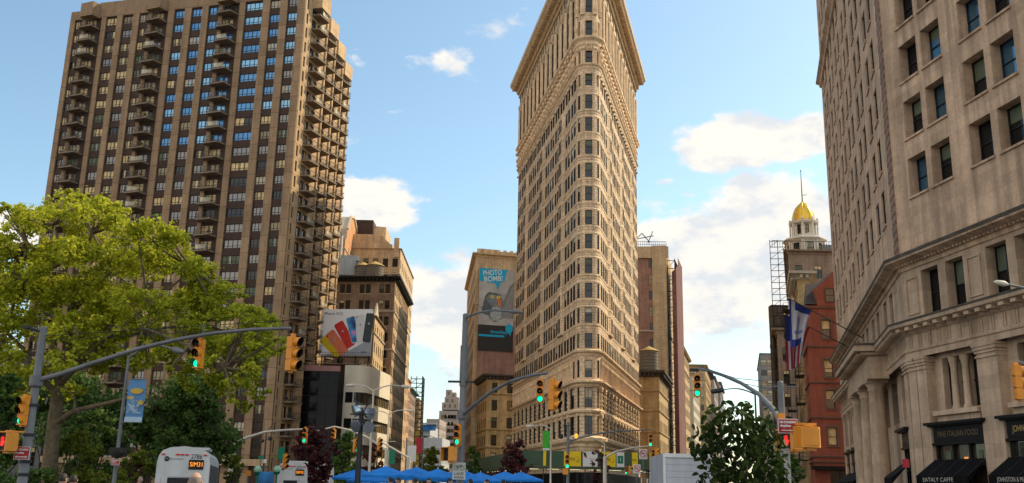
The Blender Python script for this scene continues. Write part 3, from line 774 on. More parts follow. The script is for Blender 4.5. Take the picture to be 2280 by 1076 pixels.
# ================================================================ balcony tower on the left
M['lf_b']=leafmat('balcony plant leaves',(.02,.05,.01),(.07,.11,.02),.3)
def balcony_geo(w,d,key):
    var=rnd.randrange(6); key=key+str(var)
    if key in GEO: return key
    s=MB(); c=M['balc']
    pl=[(-w/2,0),(-w/2+.25,-d*.8),(w/2-.5,-d),(w/2,0)]
    s.prism([(x,y) for x,y in pl],-.24,0,c)
    r=MB(); m_=M['rail']
    P=[V((x,y,0)) for x,y in pl]
    for i in range(3):
        a,b=P[i]*.985,P[i+1]*.985
        r.bar(a+V((0,0,1.05)),b+V((0,0,1.05)),.07,.06,m_); r.bar(a+V((0,0,.12)),b+V((0,0,.12)),.04,.05,m_)
        k=max(2,int((b-a).length/.32))
        for j in range(k+1):
            q=a+(b-a)*j/k; r.bar(q+V((0,0,0)),q+V((0,0,1.05)),.035,.035,m_)
    q=random.Random(var*7+1); fu=MB()
    if var in(1,2,4):
        for _ in range(2): x=q.uniform(-w*.3,w*.3); fu.box((x,-d*.45,.25),(.45,.45,.08),M['rail']); fu.box((x,-d*.25,.5),(.45,.06,.5),M['rail'])
        for sx in(-.15,.15): fu.box((x+sx,-d*.45,.12),(.05,.4,.24),M['rail'])
    if var in(2,3):
        x=q.uniform(-w*.3,w*.3)
        for _ in range(26): p=V((x+q.gauss(0,.22),-d*.6+q.gauss(0,.12),.55+q.gauss(0,.22))); a=V((q.gauss(0,1),q.gauss(0,1),q.gauss(0,1))).normalized()*.13; b_=a.orthogonal().normalized()*.1; fu.face([p-a,p-b_,p+a,p+b_],M['lf_b'])
        fu.box((x,-d*.6,.18),(.5,.3,.34),M['brick_or'])
    if var==5: fu.box((0,-d+.25,.62),(w*.5,.03,.85),M['blind_w'])
    GEO[key]=[('balcony',s),('railing',r)]+([('furniture',fu)] if fu.f else [])
    return key
def tower():
    t=thing('apartment_tower','very tall brown apartment tower with stacked balconies, tan piers and dark spandrels on the left','apartment tower',(-55,185,0))
    FH=2.92; P0=V((-39.7,165,0)); G=dirv(-75.9); Fd=dirv(14.1); LF=51.4; TOP=92.3
    PL=P0+G*LF; W=MB(); wins=[]; bal=[]; PR=MB()
    # front wall: spandrel plane, set back .25 behind the piers
    zr=[89.2-FH*i for i in range(30) if 89.2-FH*i>3]
    rows=[(z-.62,z+.98) for z in zr]
    ins=Fd*.28
    win_u=[(48.7,50.3),(40.62,43.1),(36.94,39.4),(33.75,35.6),(25.56,27.84),(21.73,24.1),(17.96,20.4),(8.85,12.56),(5.18,7.34),(1.54,3.68)]
    bal_u=[(44.5,48.3),(29.4,33.3),(14.0,17.9)]
    A=PL+ins; B=P0+ins
    cols=[(LF-b,LF-a) for a,b in win_u]
    def wf(P,u,w,h,c0,r0):
        uu=LF-(c0+w/2); z=r0
        blue=(z>60 if uu<29 else False)
        if uu<10 : blue = z>68
        pn='blue' if blue and rnd.random()<.85 else ('apt' if (uu>20 or z>0) and rnd.random()<(.93 if uu>18 else .62) else 'room')
        wins.append(win(P,u,w,h,'four' if w>3 else 'tri','frame',pn))
    facade(W,A,B,0,TOP-1.9,cols+[(LF-b+.35,LF-a-.9) for a,b in bal_u],rows,M['spandrel'],.18,winfn=wf)
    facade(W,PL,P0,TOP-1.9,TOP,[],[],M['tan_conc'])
    W.face([PL+V((0,0,TOP-1.9)),P0+V((0,0,TOP-1.9)),P0+ins+V((0,0,TOP-1.9)),PL+ins+V((0,0,TOP-1.9))],M['tan_conc'])
    # sawtooth west side
    S=P0.copy(); Lg=9.9; step=2.72; side=[]; nW=V((Fd.y,-Fd.x,0))
    for k in range(4):
        E_=S+Fd*Lg
        def ws(P,u,w,h,c0,r0): wins.append(win(P,u,w,h,'tri','frame','apt' if rnd.random()<.8 else 'room'))
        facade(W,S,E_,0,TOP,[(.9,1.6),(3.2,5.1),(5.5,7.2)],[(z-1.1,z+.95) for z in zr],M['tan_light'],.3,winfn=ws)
        for z in zr: bal.append((k,z,S+Fd*5.2,Fd))
        nx=E_+G*step; W.face([E_,nx,nx+V((0,0,TOP)),E_+V((0,0,TOP))],M['tan_light']); S=nx; side.append((E_,nx))
        # corner fin
        b=MB(); b.box(E_-Fd*.3+nW*.12+V((0,0,TOP/2)),(.35,.5,TOP),M['tan_light'],rz=-rad(14.1)); part('fin',b,t)
    BK=S; BL=PL+(BK-P0)
    facade(W,BK,BL,0,TOP,[],[],M['tan_conc']); facade(W,BL,PL,0,TOP,grid_cols((BL-PL).length,8,2.2),rows,M['tan_conc'],.2,wins,'tri','frame','apt')
    part('wall',W,t)
    rf=MB(); rf.face([PL+V((0,0,TOP-.3)),P0+V((0,0,TOP-.3)),BK+V((0,0,TOP-.3)),BL+V((0,0,TOP-.3))],M['roof']); part('roof',rf,t)
    # piers
    ev=sorted([x for ab in win_u+bal_u for x in ab]); piers=[(50.3,51.4),(43.1,44.1),(39.4,40.62),(35.6,36.94),(27.84,29.2),(24.1,25.56),(20.4,21.73),(12.56,13.8),(7.34,8.85),(3.68,5.18),(-.0,1.54)]
    for a,b in piers:
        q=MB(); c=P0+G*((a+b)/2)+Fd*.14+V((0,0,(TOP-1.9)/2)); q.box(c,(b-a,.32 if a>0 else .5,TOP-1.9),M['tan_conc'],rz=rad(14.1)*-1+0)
        part('pier',q,t)
    # balcony columns on the front with inner stub wall and solid cap
    for a,b in bal_u:
        for z in zr: bal.append((9,z,P0+G*((a+b)/2),-G))
        q=MB(); q.box(P0+G*(b-.35)+Fd*.02+V((0,0,(TOP-1.9)/2)),(.75,.5,TOP-1.9),M['tan_conc'],rz=-rad(14.1)); part('pier',q,t)
        kb=MB(); w=b-a; kb.prism([(-w/2,.0),(-w/2+.2,-1.5),(w/2-.5,-1.9),(w/2,0)],0,2.9,M['tan_conc']); part('balcony_cap',put(kb,P0+G*((a+b)/2)+V((0,0,TOP-2.1)),-G),t)
    S=P0.copy()
    for k in range(4):
        kb=MB(); kb.prism([(-2.1,0),(-2.1,-1.95),(1.8,-1.95),(2.1,0)],0,3.2,M['tan_light']); part('balcony_cap',put(kb,S+Fd*5.2+V((0,0,TOP-3.0)),Fd),t); S=S+Fd*Lg+G*step
    items=[]
    for k,z,P,u in bal:
        key=balcony_geo(3.9,1.9,'bal_front') if k==9 else balcony_geo(4.2,1.95,'bal_side')
        Pz=P+V((0,0,z-1.15)); D=(Pz-V((0,0,EYE))).length
        if k!=9: Pz+=nW*.01
        vis=1 if at(0,0,1) is None else 1
        y=Pz-V((0,0,EYE)); ins_=1 if (y.dot(UX)/y.dot(FX)*LENS<560) else .001
        items.append((key,frame_m(Pz,u),ins_/(D*D)*(1.0 if k==9 else 1.3)))
    collect(t,items,100)
    # roof structures
    h=MB()
    h.prism([tuple((PL-G*4+Fd*3)[:2]),tuple((P0+G*14+Fd*3)[:2]),tuple((P0+G*14+Fd*20)[:2]),tuple((PL-G*4+Fd*20)[:2])],TOP-.3,TOP+3.2,M['tan_conc'])
    h.prism([tuple((PL-G*8+Fd*5)[:2]),tuple((P0+G*16+Fd*5)[:2]),tuple((P0+G*16+Fd*18)[:2]),tuple((PL-G*8+Fd*18)[:2])],TOP+3.2,TOP+8.5,M['tan_conc'])
    part('penthouse',h,t)
    collect(t,wins,100)
    # ground floor lobby band
    l=MB(); l.box(P0+G*25-Fd*.35+V((0,0,4.6)),(50,.5,1.1),M['tan_light'],rz=-rad(14.1)); part('lobby_fascia',l,t)
tower()
# ================================================================ stone office building on the right
def office():
    t=thing('office_building','brown limestone office building with deep-set windows, heavy cornices and black shopfronts on the right','office building',(35,75,0))
    Cn=V((25.65,62,0)); Fd=dirv(14.1); Bd=dirv(170.6); A=Cn+Fd*51; B=Cn+Bd*15.2; TOP=64
    W=MB(); wins=[]; LM=M['lime200']; LB=M['lime200b']
    def nrm(u): return V((u.y,-u.x,0))
    nF=nrm(-Fd); nB=nrm(Bd)
    rows=[(20.46+4.0*k,20.46+4.0*k+2.6) for k in range(-0,11)]
    rows=[r for r in rows if r[1]<TOP-1]
    ucols=[(1.8,3.8),(4.35,6.35),(8.25,10.25),(10.85,12.85)]
    facade(W,Cn,B,16.6,51.2,ucols,[r for r in rows if r[1]<50.7],LM,.75,wins,'sash','frame_bk','off200s',sill=.12)
    fc=[]
    for k in range(6):
        for c in(5.7,9.0): fc.append((c+7.75*k-.85,c+7.75*k+.85))
    LF=51.0; fcols=[(LF-b,LF-a) for a,b in fc if b<50.5]
    TN=51.2; Ms=Cn+Fd*27.2  # near section's unseen roof lowered, shaped to let sun reach the plane tree
    facade(W,A,Ms,16.6,TOP,[(a,b) for a,b in fcols if b<LF-27.2],rows,LM,.22,wins,'sash','frame_bk','off200',sill=.1)
    facade(W,Ms,Cn,16.6,TN,[(a-(LF-27.2),b-(LF-27.2)) for a,b in fcols if a>LF-27.2],[r for r in rows if r[1]<TN-.5],LM,.22,wins,'sash','frame_bk','off200',sill=.1)
    # storey between the two cornices
    mid=[(12.55,15.5)]
    facade(W,Cn,B,12.2,16.6,[(2.2,4.0),(4.75,6.5),(8.6,10.4),(11.1,12.9)],mid,LB,.7,wins,'sash2','frame_bk','off200')
    facade(W,A,Cn,12.2,16.6,fcols,mid,LB,.3,wins,'sash2','frame_bk','off200')
    # lower storeys: recessed wall plane behind pilasters
    rec=.55
    def recessed(P,Q,cols,rows_,z0,z1,depth=.5,style='grid',panes='room'):
        u=(Q-P).normalized(); n_=nrm(u); facade(W,P-n_*rec,Q-n_*rec,z0,z1,cols,rows_,LB,depth,wins,style,'frame_bk',panes)
    recessed(Cn,B,[(2.75,6.15),(9.7,13.2)],[(6.75,9.85)],0,12.2,style='sash')
    recessed(A,Cn,[(2.4+5.1*i,2.4+5.1*i+3.0) for i in range(9)],[(6.75,9.85)],0,12.2)
    A2=A+V((32,-4,0)); B2=B+V((34,6,0))
    M2=Ms+V((33,-1,0)); W.face([B+V((0,0,0)),B2,B2+V((0,0,TN)),B+V((0,0,TN))],LM); W.face([A2,A,A+V((0,0,TOP)),A2+V((0,0,TOP))],LM); W.face([M2,A2,A2+V((0,0,TOP)),M2+V((0,0,TOP))],LM); W.face([B2,M2,M2+V((0,0,TN)),B2+V((0,0,TN))],LM); W.face([Ms+V((0,0,TN)),M2+V((0,0,TN)),M2+V((0,0,TOP)),Ms+V((0,0,TOP))],LM)
    part('wall',W,t)
    r=MB(); r.face([A+V((0,0,TOP)),Ms+V((0,0,TOP)),M2+V((0,0,TOP)),A2+V((0,0,TOP))],M['roof']); r.face([Ms+V((0,0,TN)),Cn+V((0,0,TN)),B+V((0,0,TN)),B2+V((0,0,TN)),M2+V((0,0,TN))],M['roof']); part('roof',r,t)
    path=[A2,A,Cn,B,B2]; pth=[A2-V((20,0,0)),A,Cn,B,B+V((25,4,0))]
    # cornices
    k=MB(); pr=[(0,15.75),(.12,15.8),(.18,16.05),(.45,16.15),(.95,16.3),(1.0,16.5)]
    k.molding(pth,pr+[(0,16.5)],LM); k.molding(pth,[(1.02,16.42),(1.05,16.62),(0,16.8),(0,16.5)],M['darkcorn']); part('upper_cornice',k,t)
    k=MB(); k.molding(pth,[(0,10.1),(.1,10.1),(.1,10.45),(.18,10.5),(.18,10.7),(.06,10.75),(.06,11.55),(.2,11.65),(.3,11.8),(.85,11.95),(1.0,12.0),(1.05,12.22),(0,12.35)],LB)
    k.molding(pth,[(1.06,12.2),(1.09,12.34),(0,12.5),(0,12.3)],M['darkcorn'])
    def along(P,Q,stp,fn,off=.5):
        L_=(Q-P).length; u=(Q-P)/L_; n=int(L_/stp)
        for i in range(n): fn(P+u*((i+off)*L_/n),u,nrm(u))
    for P,Q in((A,Cn),(Cn,B)):
        along(P,Q,.95,lambda c,u,n_:k.box(c+n_*.6+V((0,0,11.83)),(.42,.62,.2),LB,rz=math.atan2(u.y,u.x)))
        along(P,Q,.95,lambda c,u,n_:(k.box(c+n_*.09+V((0,0,11.13)),(.14,.08,.78),LB,rz=math.atan2(u.y,u.x)),k.box(c+u*.2+n_*.09+V((0,0,11.13)),(.14,.08,.78),LB,rz=math.atan2(u.y,u.x)),k.box(c+u*.1+n_*.14+V((0,0,10.62)),(.5,.12,.12),LB,rz=math.atan2(u.y,u.x))))
        along(P,Q,.36,lambda c,u,n_:k.box(c+n_*.3+V((0,0,16.12)),(.17,.28,.16),LM,rz=math.atan2(u.y,u.x)))
    part('lower_cornice',k,t)
    # belt near the top of the Fifth flank
    k=MB(); k.molding([A2,A,Ms],[(0,50.4),(.2,50.5),(.3,50.9),(.65,51.2),(.6,51.5),(0,51.7)],LM); part('belt_course',k,t)
    # raised panels of the middle storey
    k=MB()
    def panel(P,u,a,b,z0,z1):
        n_=nrm(u); c=P+u*((a+b)/2)
        for x,z,w,h in((0,z0,b-a,.1),(0,z1,b-a,.1)): k.box(c+n_*.03+V((0,0,z)),(w,.1,h),LB,rz=math.atan2(u.y,u.x))
        for x in(a,b): k.box(P+u*x+n_*.032+V((0,0,(z0+z1)/2)),(.1,.1,z1-z0+.1),LB,rz=math.atan2(u.y,u.x))
    for a,b in((.55,1.75),(6.95,8.1),(13.35,14.8)): panel(Cn,Bd,a,b,12.9,15.2)
    for i in range(6):
        a=1.5+7.75*i
        if a+2.4<50: panel(Cn+Fd*0,Fd,a+1.0,a+2.6,12.9,15.2)
    part('wall_panel',k,t)
    # quoins
    q=MB(); z=16.9; i=0
    while z<50.6: q.box(Cn+Fd*(.95 if i%2 else .8)+nF*.04+V((0,0,z+.3)),(1.9 if i%2 else 1.6,.1,.56),M['quoin'],rz=math.atan2(-Fd.y,-Fd.x)); z+=.62; i+=1
    part('quoin',q,t); q=MB(); z=16.9; i=0
    while z<TOP: q.box(Cn+Fd*(27.2)+nF*.02+V((0,0,z+.3)),(.9 if i%2 else .6,.06,.56),LM,rz=math.atan2(-Fd.y,-Fd.x)); z+=.62; i+=1
    part('quoin',q,t)
    # pilasters
    def pilaster(c,u,w,d=.55):
        n_=nrm(u); rz=math.atan2(u.y,u.x); p=MB()
        p.box(c-n_*(rec/2-.03)+V((0,0,4.8)),(w,rec+.06,9.6),LB,rz=rz); p.box(c-n_*.2+V((0,0,.4)),(w+.25,rec+.3,.8),LB,rz=rz)
        for z,g,h in((9.35,.08,.12),(9.62,.10,.14),(9.82,.2,.2),(10.0,.3,.16)): p.box(c-n_*(rec/2-.05)+V((0,0,z)),(w+g,rec+.1+g,h),LB,rz=rz)
        part('pilaster',p,t)
    for a,b in((0.02,.85),(.95,1.95),(6.95,8.75),(13.6,15.1)): pilaster(Cn+Bd*((a+b)/2),Bd,b-a)
    for a in(1.2,28.2,33.3,38.4,43.5,48.6): pilaster(Cn+Fd*a,-Fd,1.5)
    # portico: two round columns under a projecting entablature
    e=MB(); 
    def pb(u0,u1,o0,o1,z0,z1,mt=LB): e.box(Cn+Fd*((u0+u1)/2)+nF*((o0+o1)/2)+V((0,0,(z0+z1)/2)),(u1-u0,o1-o0,z1-z0),mt,rz=math.atan2(-Fd.y,-Fd.x))
    pb(9.2,26,.02,1.5,9.9,10.7); pb(9.25,25.95,.02,1.42,10.7,11.6); pb(8.9,26.3,.02,1.9,11.62,11.85); pb(8.6,26.6,.02,2.4,11.87,12.3); pb(8.5,26.7,.02,2.45,12.31,12.44,M['darkcorn'])
    for i in range(17): 
        pb(9.4+i*1.0,9.8+i*1.0,1.5,2.15,11.6,11.8) if i<17 else None
    part('portico_entablature',e,t)
    for a in(11.0,17.2,23.8):
        c=MB(); p=Cn+Fd*a+nF*.78
        c.lathe([(.86,0),(.86,.35),(.78,.4),(.78,.6),(.68,.75),(.66,3),(.60,7),(.56,9.1),(.62,9.15),(.62,9.3),(.56,9.35),(.75,9.6),(.75,9.7)],p,LB,20); c.box(p+V((0,0,9.8)),(1.6,1.6,.2),LB,rz=-rad(14.1))
        part('column',c,t)
    # three-light windows: colonnettes and sills
    def lights(P,u,a,b):
        k=MB()
        n_=nrm(u); rz=math.atan2(u.y,u.x)
        k.box(P+u*((a+b)/2)-n_*.3+V((0,0,6.5)),(b-a+.9,.75,.28),LB,rz=rz); k.box(P+u*((a+b)/2)-n_*.42+V((0,0,5.95)),(b-a+.7,.5,.8),LB,rz=rz)
        for f_ in(1/3,2/3):
            p=P+u*(a+(b-a)*f_)-n_*.55
            k.lathe([(.3,6.65),(.3,6.8),(.22,6.95),(.19,9.1),(.2,9.2),(.25,9.5),(.29,9.6),(.29,9.8)],V((p.x,p.y,0)),LB,12)
            p=p-n_*.35; k.box(p+V((0,0,8.3)),(.2,.3,3.1),LB,rz=rz)
        part('window_surround',k,t)
    lights(Cn,Bd,2.75,6.15); lights(Cn,Bd,9.7,13.2)
    for i in range(9):
        a=51-(2.4+5.1*i+3.0)
        if a>27: k=MB(); k.box(Cn+Fd*(a+1.5)+nF*(-.3)+V((0,0,6.4)),(3.6,.7,.3),LB,rz=-rad(14.1)+math.pi/2); part('window_sill',k,t)
    # black shopfronts
    def shop(P,u,a,b,sign,awn,name2=None,sm='gold'):
        n_=nrm(u); rz=math.atan2(u.y,u.x); s=MB(); K=M['blackshop']; c=(a+b)/2; w=b-a
        o=rec-.55
        def bb(x0,x1,o0,o1,z0,z1,mt=K): s.box(P+u*((x0+x1)/2)+n_*((o0+o1)/2)+V((0,0,(z0+z1)/2)),(x1-x0,o1-o0,z1-z0),mt,rz=rz)
        bb(a,b,-.5,-.02,4.75,5.7); bb(a-.25,b+.25,-.5,.22,5.7,5.78); bb(a-.4,b+.4,-.5,.38,5.79,5.95); bb(a-.1,b+.1,-.5,.08,4.6,4.73)
        for x in(a,a+w*.33,a+w*.66,b-.18): bb(x,x+.18,-.45,-.12,0,4.6)
        bb(a,b,-.45,-.12,3.2,3.32); bb(a,b,-.45,-.12,0,.7)
        part('shopfront',s,t)
        g=MB(); g.face([P+u*a-n_*.3+V((0,0,.7)),P+u*b-n_*.3+V((0,0,.7)),P+u*b-n_*.3+V((0,0,4.6)),P+u*a-n_*.3+V((0,0,4.6))],M['g_room']); [g.box(P+u*(c+w*f_)-n_*.28+V((0,0,z_)),(w_,.02,h_),M[m_],rz=rz) for f_,z_,w_,h_,m_ in((.2,1.6,.5,1.2,'shop_glow'),(-.3,3.9,.5,.7,'blind_g'),(.05,3.75,.35,.25,'shop_glow'),(.33,4.0,.4,.5,'blind_g'),(-.1,1.9,.3,.5,'shop_glow'))]; part('shop_window',g,t)
        if sign:
            tx=text_mb(sign,.34,M[sm],width=w*.8); part('fascia_lettering',put(tx,P+u*c+n_*.0+V((0,0,5.22)),u),t)
        if awn:
            k_=MB(); zt,zb,pj=3.75,2.75,1.3
            p=[P+u*a+V((0,0,zt)),P+u*b+V((0,0,zt)),P+u*(b+.1)+n_*pj+V((0,0,zb)),P+u*(a-.1)+n_*pj+V((0,0,zb))]
            k_.face(p,M['awn']); d=V((0,0,-.42)); k_.face([p[3],p[2],p[2]+d,p[3]+d],M['awn']); k_.face([p[0],p[3],p[3]+d],M['awn']); k_.face([p[1],p[2],p[2]+d],M['awn'])
            for j in range(5): q0=p[0]+(p[1]-p[0])*j/4; q1=p[3]+(p[2]-p[3])*j/4; k_.tube([q0,q1],.02,M['iron'],n=5)
            aw=part('awning',k_,t)
            if isinstance(awn,str):
                tx=text_mb(awn,.24,M['letter'],width=w*.62); o_=put(tx,P+u*(c-w*.06)+n_*(pj+.02)+V((0,0,zb-.21)),u); x_=o_.build('awning_lettering',aw,ORG[t.name])
    M['shop_glow']=mat('added warm shop glow',(.9,.35,.08),.6,.2,2,emit=.6)  # glowing panels added to brighten the shop interiors
    shop(Cn,Bd,2.05,6.85,'FINE ITALIAN FOOD','EATALY CAFFE',sm='giltdim'); shop(Cn,Bd,8.85,13.55,'JOHNSTON & MURPHY','JOHNSTON & MURPHY')
    shop(Cn+Fd*7.6,-Fd,2.0,5.6,'EATALY',True,sm='giltdim')
    for i in range(4): shop(Cn+Fd*(48+.0-5.1*i),-Fd,.3,4.2,None,True)
    lv=MB()
    for j in range(14): lv.box(Cn+Bd*10.6+nB*-.1+V((0,0,3.45+j*.08)),(3.0,.05,.03),M['iron'],rz=math.atan2(Bd.y,Bd.x))
    part('louvre',lv,t)
    collect(t,wins,100)
M['giltdim']=mat('dim gilt lettering',(.16,.11,.05),.5,.1,2)
office()

# flags on raking poles
def flagpole(P,T,label):
    m_=MB(); P=V(P);T=V(T); m_.tube([P,P+(T-P)*.5,T],[.06,.05,.03],M['steel'],n=8); m_.ball(T,.1,M['gold']); m_.box(P,(.3,.3,.4),M['iron']); return solo('flagpole',m_,label,'flagpole',loc=P,group=None)
PB1=at(1946,766,88); PT1=at(1756,664,79); PB2=at(1907,783,99); PT2=at(1747,700,88)
flagpole(PB1,PT1,'long raking steel flagpole carrying the blue and white flag, from the office building cornice')
flagpole(PB2,PT2,'raking steel flagpole carrying the striped flag, the farther and lower of the two')
def flag(P,T,f0,f1,drop,matfn,label,seed):
    """cloth hanging in folds from the outer stretch of a raking pole"""
    r=random.Random(seed); m_=MB(); nu,nv=18,26; g=[]
    for j in range(nv+1):
        row=[]; v=j/nv
        for i in range(nu+1):
            s=i/nu; b=T+(P-T)*(f0+(f1-f0)*s*(1-.55*v**.7)); 
            fold=math.sin(s*11+v*2.2)*.22*v**.6+math.sin(s*23+1+v*3)*.07*v
            row.append(b+V((.05*fold+.25*v*s, fold, -drop*v*(1-.30*s)-.25*math.sin(s*3.1)*v)))
        g.append(row)
    for j in range(nv):
        for i in range(nu): m_.face([g[j][i],g[j][i+1],g[j+1][i+1],g[j+1][i]],matfn((i+.5)/nu,(j+.5)/nv),True)
    return solo('flag',m_,label,'flag',loc=T)
M['fl_b']=mat('blue flag cloth',(.02,.04,.22),.8,.2,1.5); M['fl_w']=mat('white flag cloth',(.5,.5,.58),.8,.15,1.5); M['fl_r']=mat('red flag cloth',(.35,.012,.03),.8,.2,1.5); M['fl_g']=mat('grey blue emblem cloth',(.2,.22,.42),.8,.1,2)
flag(PB1,PT1,.0,.26,4.1,lambda s,v:M['fl_b'] if (s<.12 or v>.86 and s<.75 or (v<.2 and s>.3)) else (M['fl_g'] if abs(s-.5)<.07 and .3<v<.72 or abs(v-.7)<.04 and .2<s<.8 else M['fl_w']),'large white flag with blue edges hanging in folds from a raking pole',3)
flag(PB2,PT2,.0,.34,5.2,lambda s,v:M['fl_b'] if (v<.45 and s<.45) else (M['fl_r'] if int(s*9)%2==0 else M['fl_w']),'red and white striped flag with a blue corner, behind the blue and white flag',5)
# ================================================================ the other buildings
M['copper']=mat('green copper cornice',(.07,.13,.10),.7,.3,1); M['pinkband']=mat('dusty pink fascia',(.33,.17,.16),.7,.15,1)
def seg(P,az,L): return V((P[0],P[1],0))+dirv(az)*L
CA=-.5; GA=-75.9
# --- left avenue, east side
def E_(L,n,w,rows,**k): d=dict(cols=grid_cols(L,n,w,pair=k.pop('pair',0)),rows=rows); d.update(k); return d
# brown corner building with black cornice and water tanks
P=(-27.5,225); pts=quad_pts(P,CA,34,-88,19,-1); pts[0]=V((P[0]-19,P[1]+2,0))
building('brick_building','brown corner building with a black bracketed cornice and paired windows, below the water tanks',pts,49.3,M['brick_br'],
 {0:E_(19,4,1.15,grid_rows(3,12,3.85,2.2),pair=.35,sill=.08,sillm=M['stone_lt']),1:E_(34,11,1.5,grid_rows(3,12,3.85,2.2),mat=M['brick_tan'],sill=.1)},corn=1.35,cornm=M['iron'],belts=(8,32,41),beltm=M['stone_lt'],dentil=.9,nwin=60)  # flank brick lighter than the front, sunlight put into its colour
def pilasters(name,t_label,P,Q,zs,n,w,mt,d=.3):
    pass
# taller building behind it
P=(-31,262); pts=quad_pts(P,CA,40,-88,22,-1)
building('brick_building','taller tan building with a gabled parapet standing behind the black-corniced corner building',pts,65.2,M['brick_tan'],
 {0:E_(22,4,1.5,grid_rows(4,15,4.0,2.4),pair=1.2,panes='office'),1:E_(40,9,1.6,grid_rows(4,15,4.0,2.4))},belts=(48,58),beltm=M['stone_lt'],corn=.4,nwin=50)
b=MB(); c=V((-40.5,266,0)); b.prism([(-50,262.6),(-33.5,262.6),(-33.5,280),(-50,280)],65.3,66.6,M['brick_tan']); b.mesh([(-50,262.7,66.6),(-47,262.7,69.4),(-37,262.7,69.4),(-34,262.7,66.6),(-50,270,66.6),(-47,270,69.4),(-37,270,69.4),(-34,270,66.6)],[(0,3,2,1),(4,5,6,7),(1,2,6,5),(0,1,5,4),(3,7,6,2)],M['brick_tan'])
solo('parapet_gable',b,'low tan gable on the roof of the taller building left of the skyline gap','gable',loc=(-42,266,65.3))
b=MB(); b.prism([(-51,268),(-40,268),(-40,282),(-51,282)],65.3,75,M['spandrel']); b.prism([(-39.95,269),(-36.5,270),(-36.5,282),(-39.95,282)],65.3,73.5,M['brick_tan'])
solo('rooftop_bulkhead',b,'dark brown bulkhead box on the roof of the tall tan building','bulkhead',loc=(-45,275,65.3))
b=MB(); b.box((-32.2,262.4,65.5),(1.4,1.4,5.5),M['brick_tan']); solo('rooftop_pier',b,'square brick corner pier rising above the tall tan building roof','pier',loc=(-32.2,262.4,63))
b=MB(); b.tube([(-43.6,240,49),(-43.6,240,63)],.28,M['sign_w'],n=8); solo('vent_stack',b,'slim white vent stack beside the water tanks','vent stack',loc=(-43.6,240,49))
# orange brick gabled building
P=(-44.5,250); pts=quad_pts(P,CA,34,-88,22,-1)
building('brick_building','tall orange brick building with pale stone bands seen just right of the apartment tower',pts,65,M['brick_or'],
 {0:E_(22,5,1.2,grid_rows(4,14,4.1,2.3)),1:dict(cols=[(6,7),(9,10),(12,13),(19,20),(26,27),(30,31)],rows=grid_rows(4,15,4.1,2.2),panes='office')},belts=(54.5,62),beltm=M['stone_lt'],nwin=40)
b=MB(); S_=seg(P,CA,0); 
gp=[(2,65),(2,68),(6,72.5),(12,74.0),(17,72.0),(21,68),(21,65)]
u=dirv(CA); n_=V((u.y,-u.x,0)); f=[V((P[0],P[1],0))+u*a+V((0,0,z)) for a,z in gp]; bk=[p-n_*3 for p in f]
b.face(f,M['brick_or']); b.face(bk[::-1],M['brick_or'])
for i in range(len(f)-1): b.face([f[i],f[i+1],bk[i+1],bk[i]],M['stone_lt'])
for i in range(1,len(f)-2): b.bar(f[i]+n_*.1,f[i+1]+n_*.1,.5,.6,M['stone_lt'])
solo('parapet_gable',b,'orange brick gable edged with pale stone above the banded orange building','gable',loc=tuple(f[0]))
# water tanks and cooling unit
def tank(px,py,Y,r,h,lab,base=None,legs=2.0):
    c=at(px,py,Y); t=thing('water_tank',lab,'water tank',(c.x,c.y,c.z-h-legs-(r*.55)),group=None); z=legs
    q=MB(); q.lathe([(r,z),(r*.97,z+h)],(0,0,0),M['wood'],20); q.lathe([(0,z),(r,z)],(0,0,0),M['wood'],20)
    for i in range(6): q.lathe([(r+.03,z+.2+i*h/6.3),(r+.03,z+.28+i*h/6.3)],(0,0,0),M['iron'],20)
    lpart('barrel',q,t); q=MB(); q.lathe([(r*1.08,z+h-.05),(r*1.05,z+h+.08),(.05,z+h+r*.55),(0,z+h+r*.56)],(0,0,0),M['tankroof'],20); lpart('roof',q,t)
    for a in range(4):
        q=MB(); x,y=r*.7*math.cos(a*math.pi/2+.78),r*.7*math.sin(a*math.pi/2+.78); q.bar((x,y,0),(x,y,z),.22,.22,M['iron']); x2,y2=r*.7*math.cos(a*math.pi/2+2.35),r*.7*math.sin(a*math.pi/2+2.35); q.bar((x,y,.2),(x2,y2,z-.2),.1,.1,M['iron']); lpart('leg',q,t)
    return t
tank(836,582,232,2.2,3.7,'larger wooden water tank with conical roof, right one of the pair over the black cornice',legs=1.4)
tank(810,584,236,2.1,3.6,'smaller wooden water tank half hidden behind the larger one over the black cornice',legs=1.4)
b=MB(); c=at(785,602,236); b.box((c.x-1.2,c.y+2,c.z+1.2),(4.6,5,5.0),M['zinc'],rz=.15)
for i in range(4): b.box((c.x+1.3,c.y-.9,c.z-.6+i*.9),(.8,1.2,.12),M['steel'],rz=.15)
solo('cooling_unit',b,'pale ribbed metal cooling unit on the roof left of the water tanks','cooling unit',loc=(c.x,c.y,c.z-1.5))
# narrow pale-sided loft next to the billboard
P=(-29.2,206); pts=quad_pts(P,CA,18,-88,14,-1)
building('loft_building','narrow loft building with a sunlit right flank, immediately right of the phone billboard',pts,36.6,M['brick_br'],
 {0:E_(14,3,1.4,grid_rows(3,9,3.7,2.2)),1:E_(18,5,1.3,grid_rows(3,9,3.7,2.4),mat=M['brick_tan'])},belts=(26,33),beltm=M['stone_lt'],corn=.5,nwin=30)  # sun on the flank painted in by the paler brick
b=MB(); b.mesh([V(p) for p in ((-29.1,206,36.7),(-29.15,212,36.7),(-29.15,209,40))]+[V(p) for p in ((-29.5,206,36.7),(-29.5,212,36.7),(-29.5,209,40))],[(0,1,2),(3,5,4),(0,2,5,3),(1,4,5,2)],M['stone_lt']); solo('parapet_gable',b,'small pointed pale gable on the loft beside the phone billboard','gable',loc=(-29.2,208,36.7))
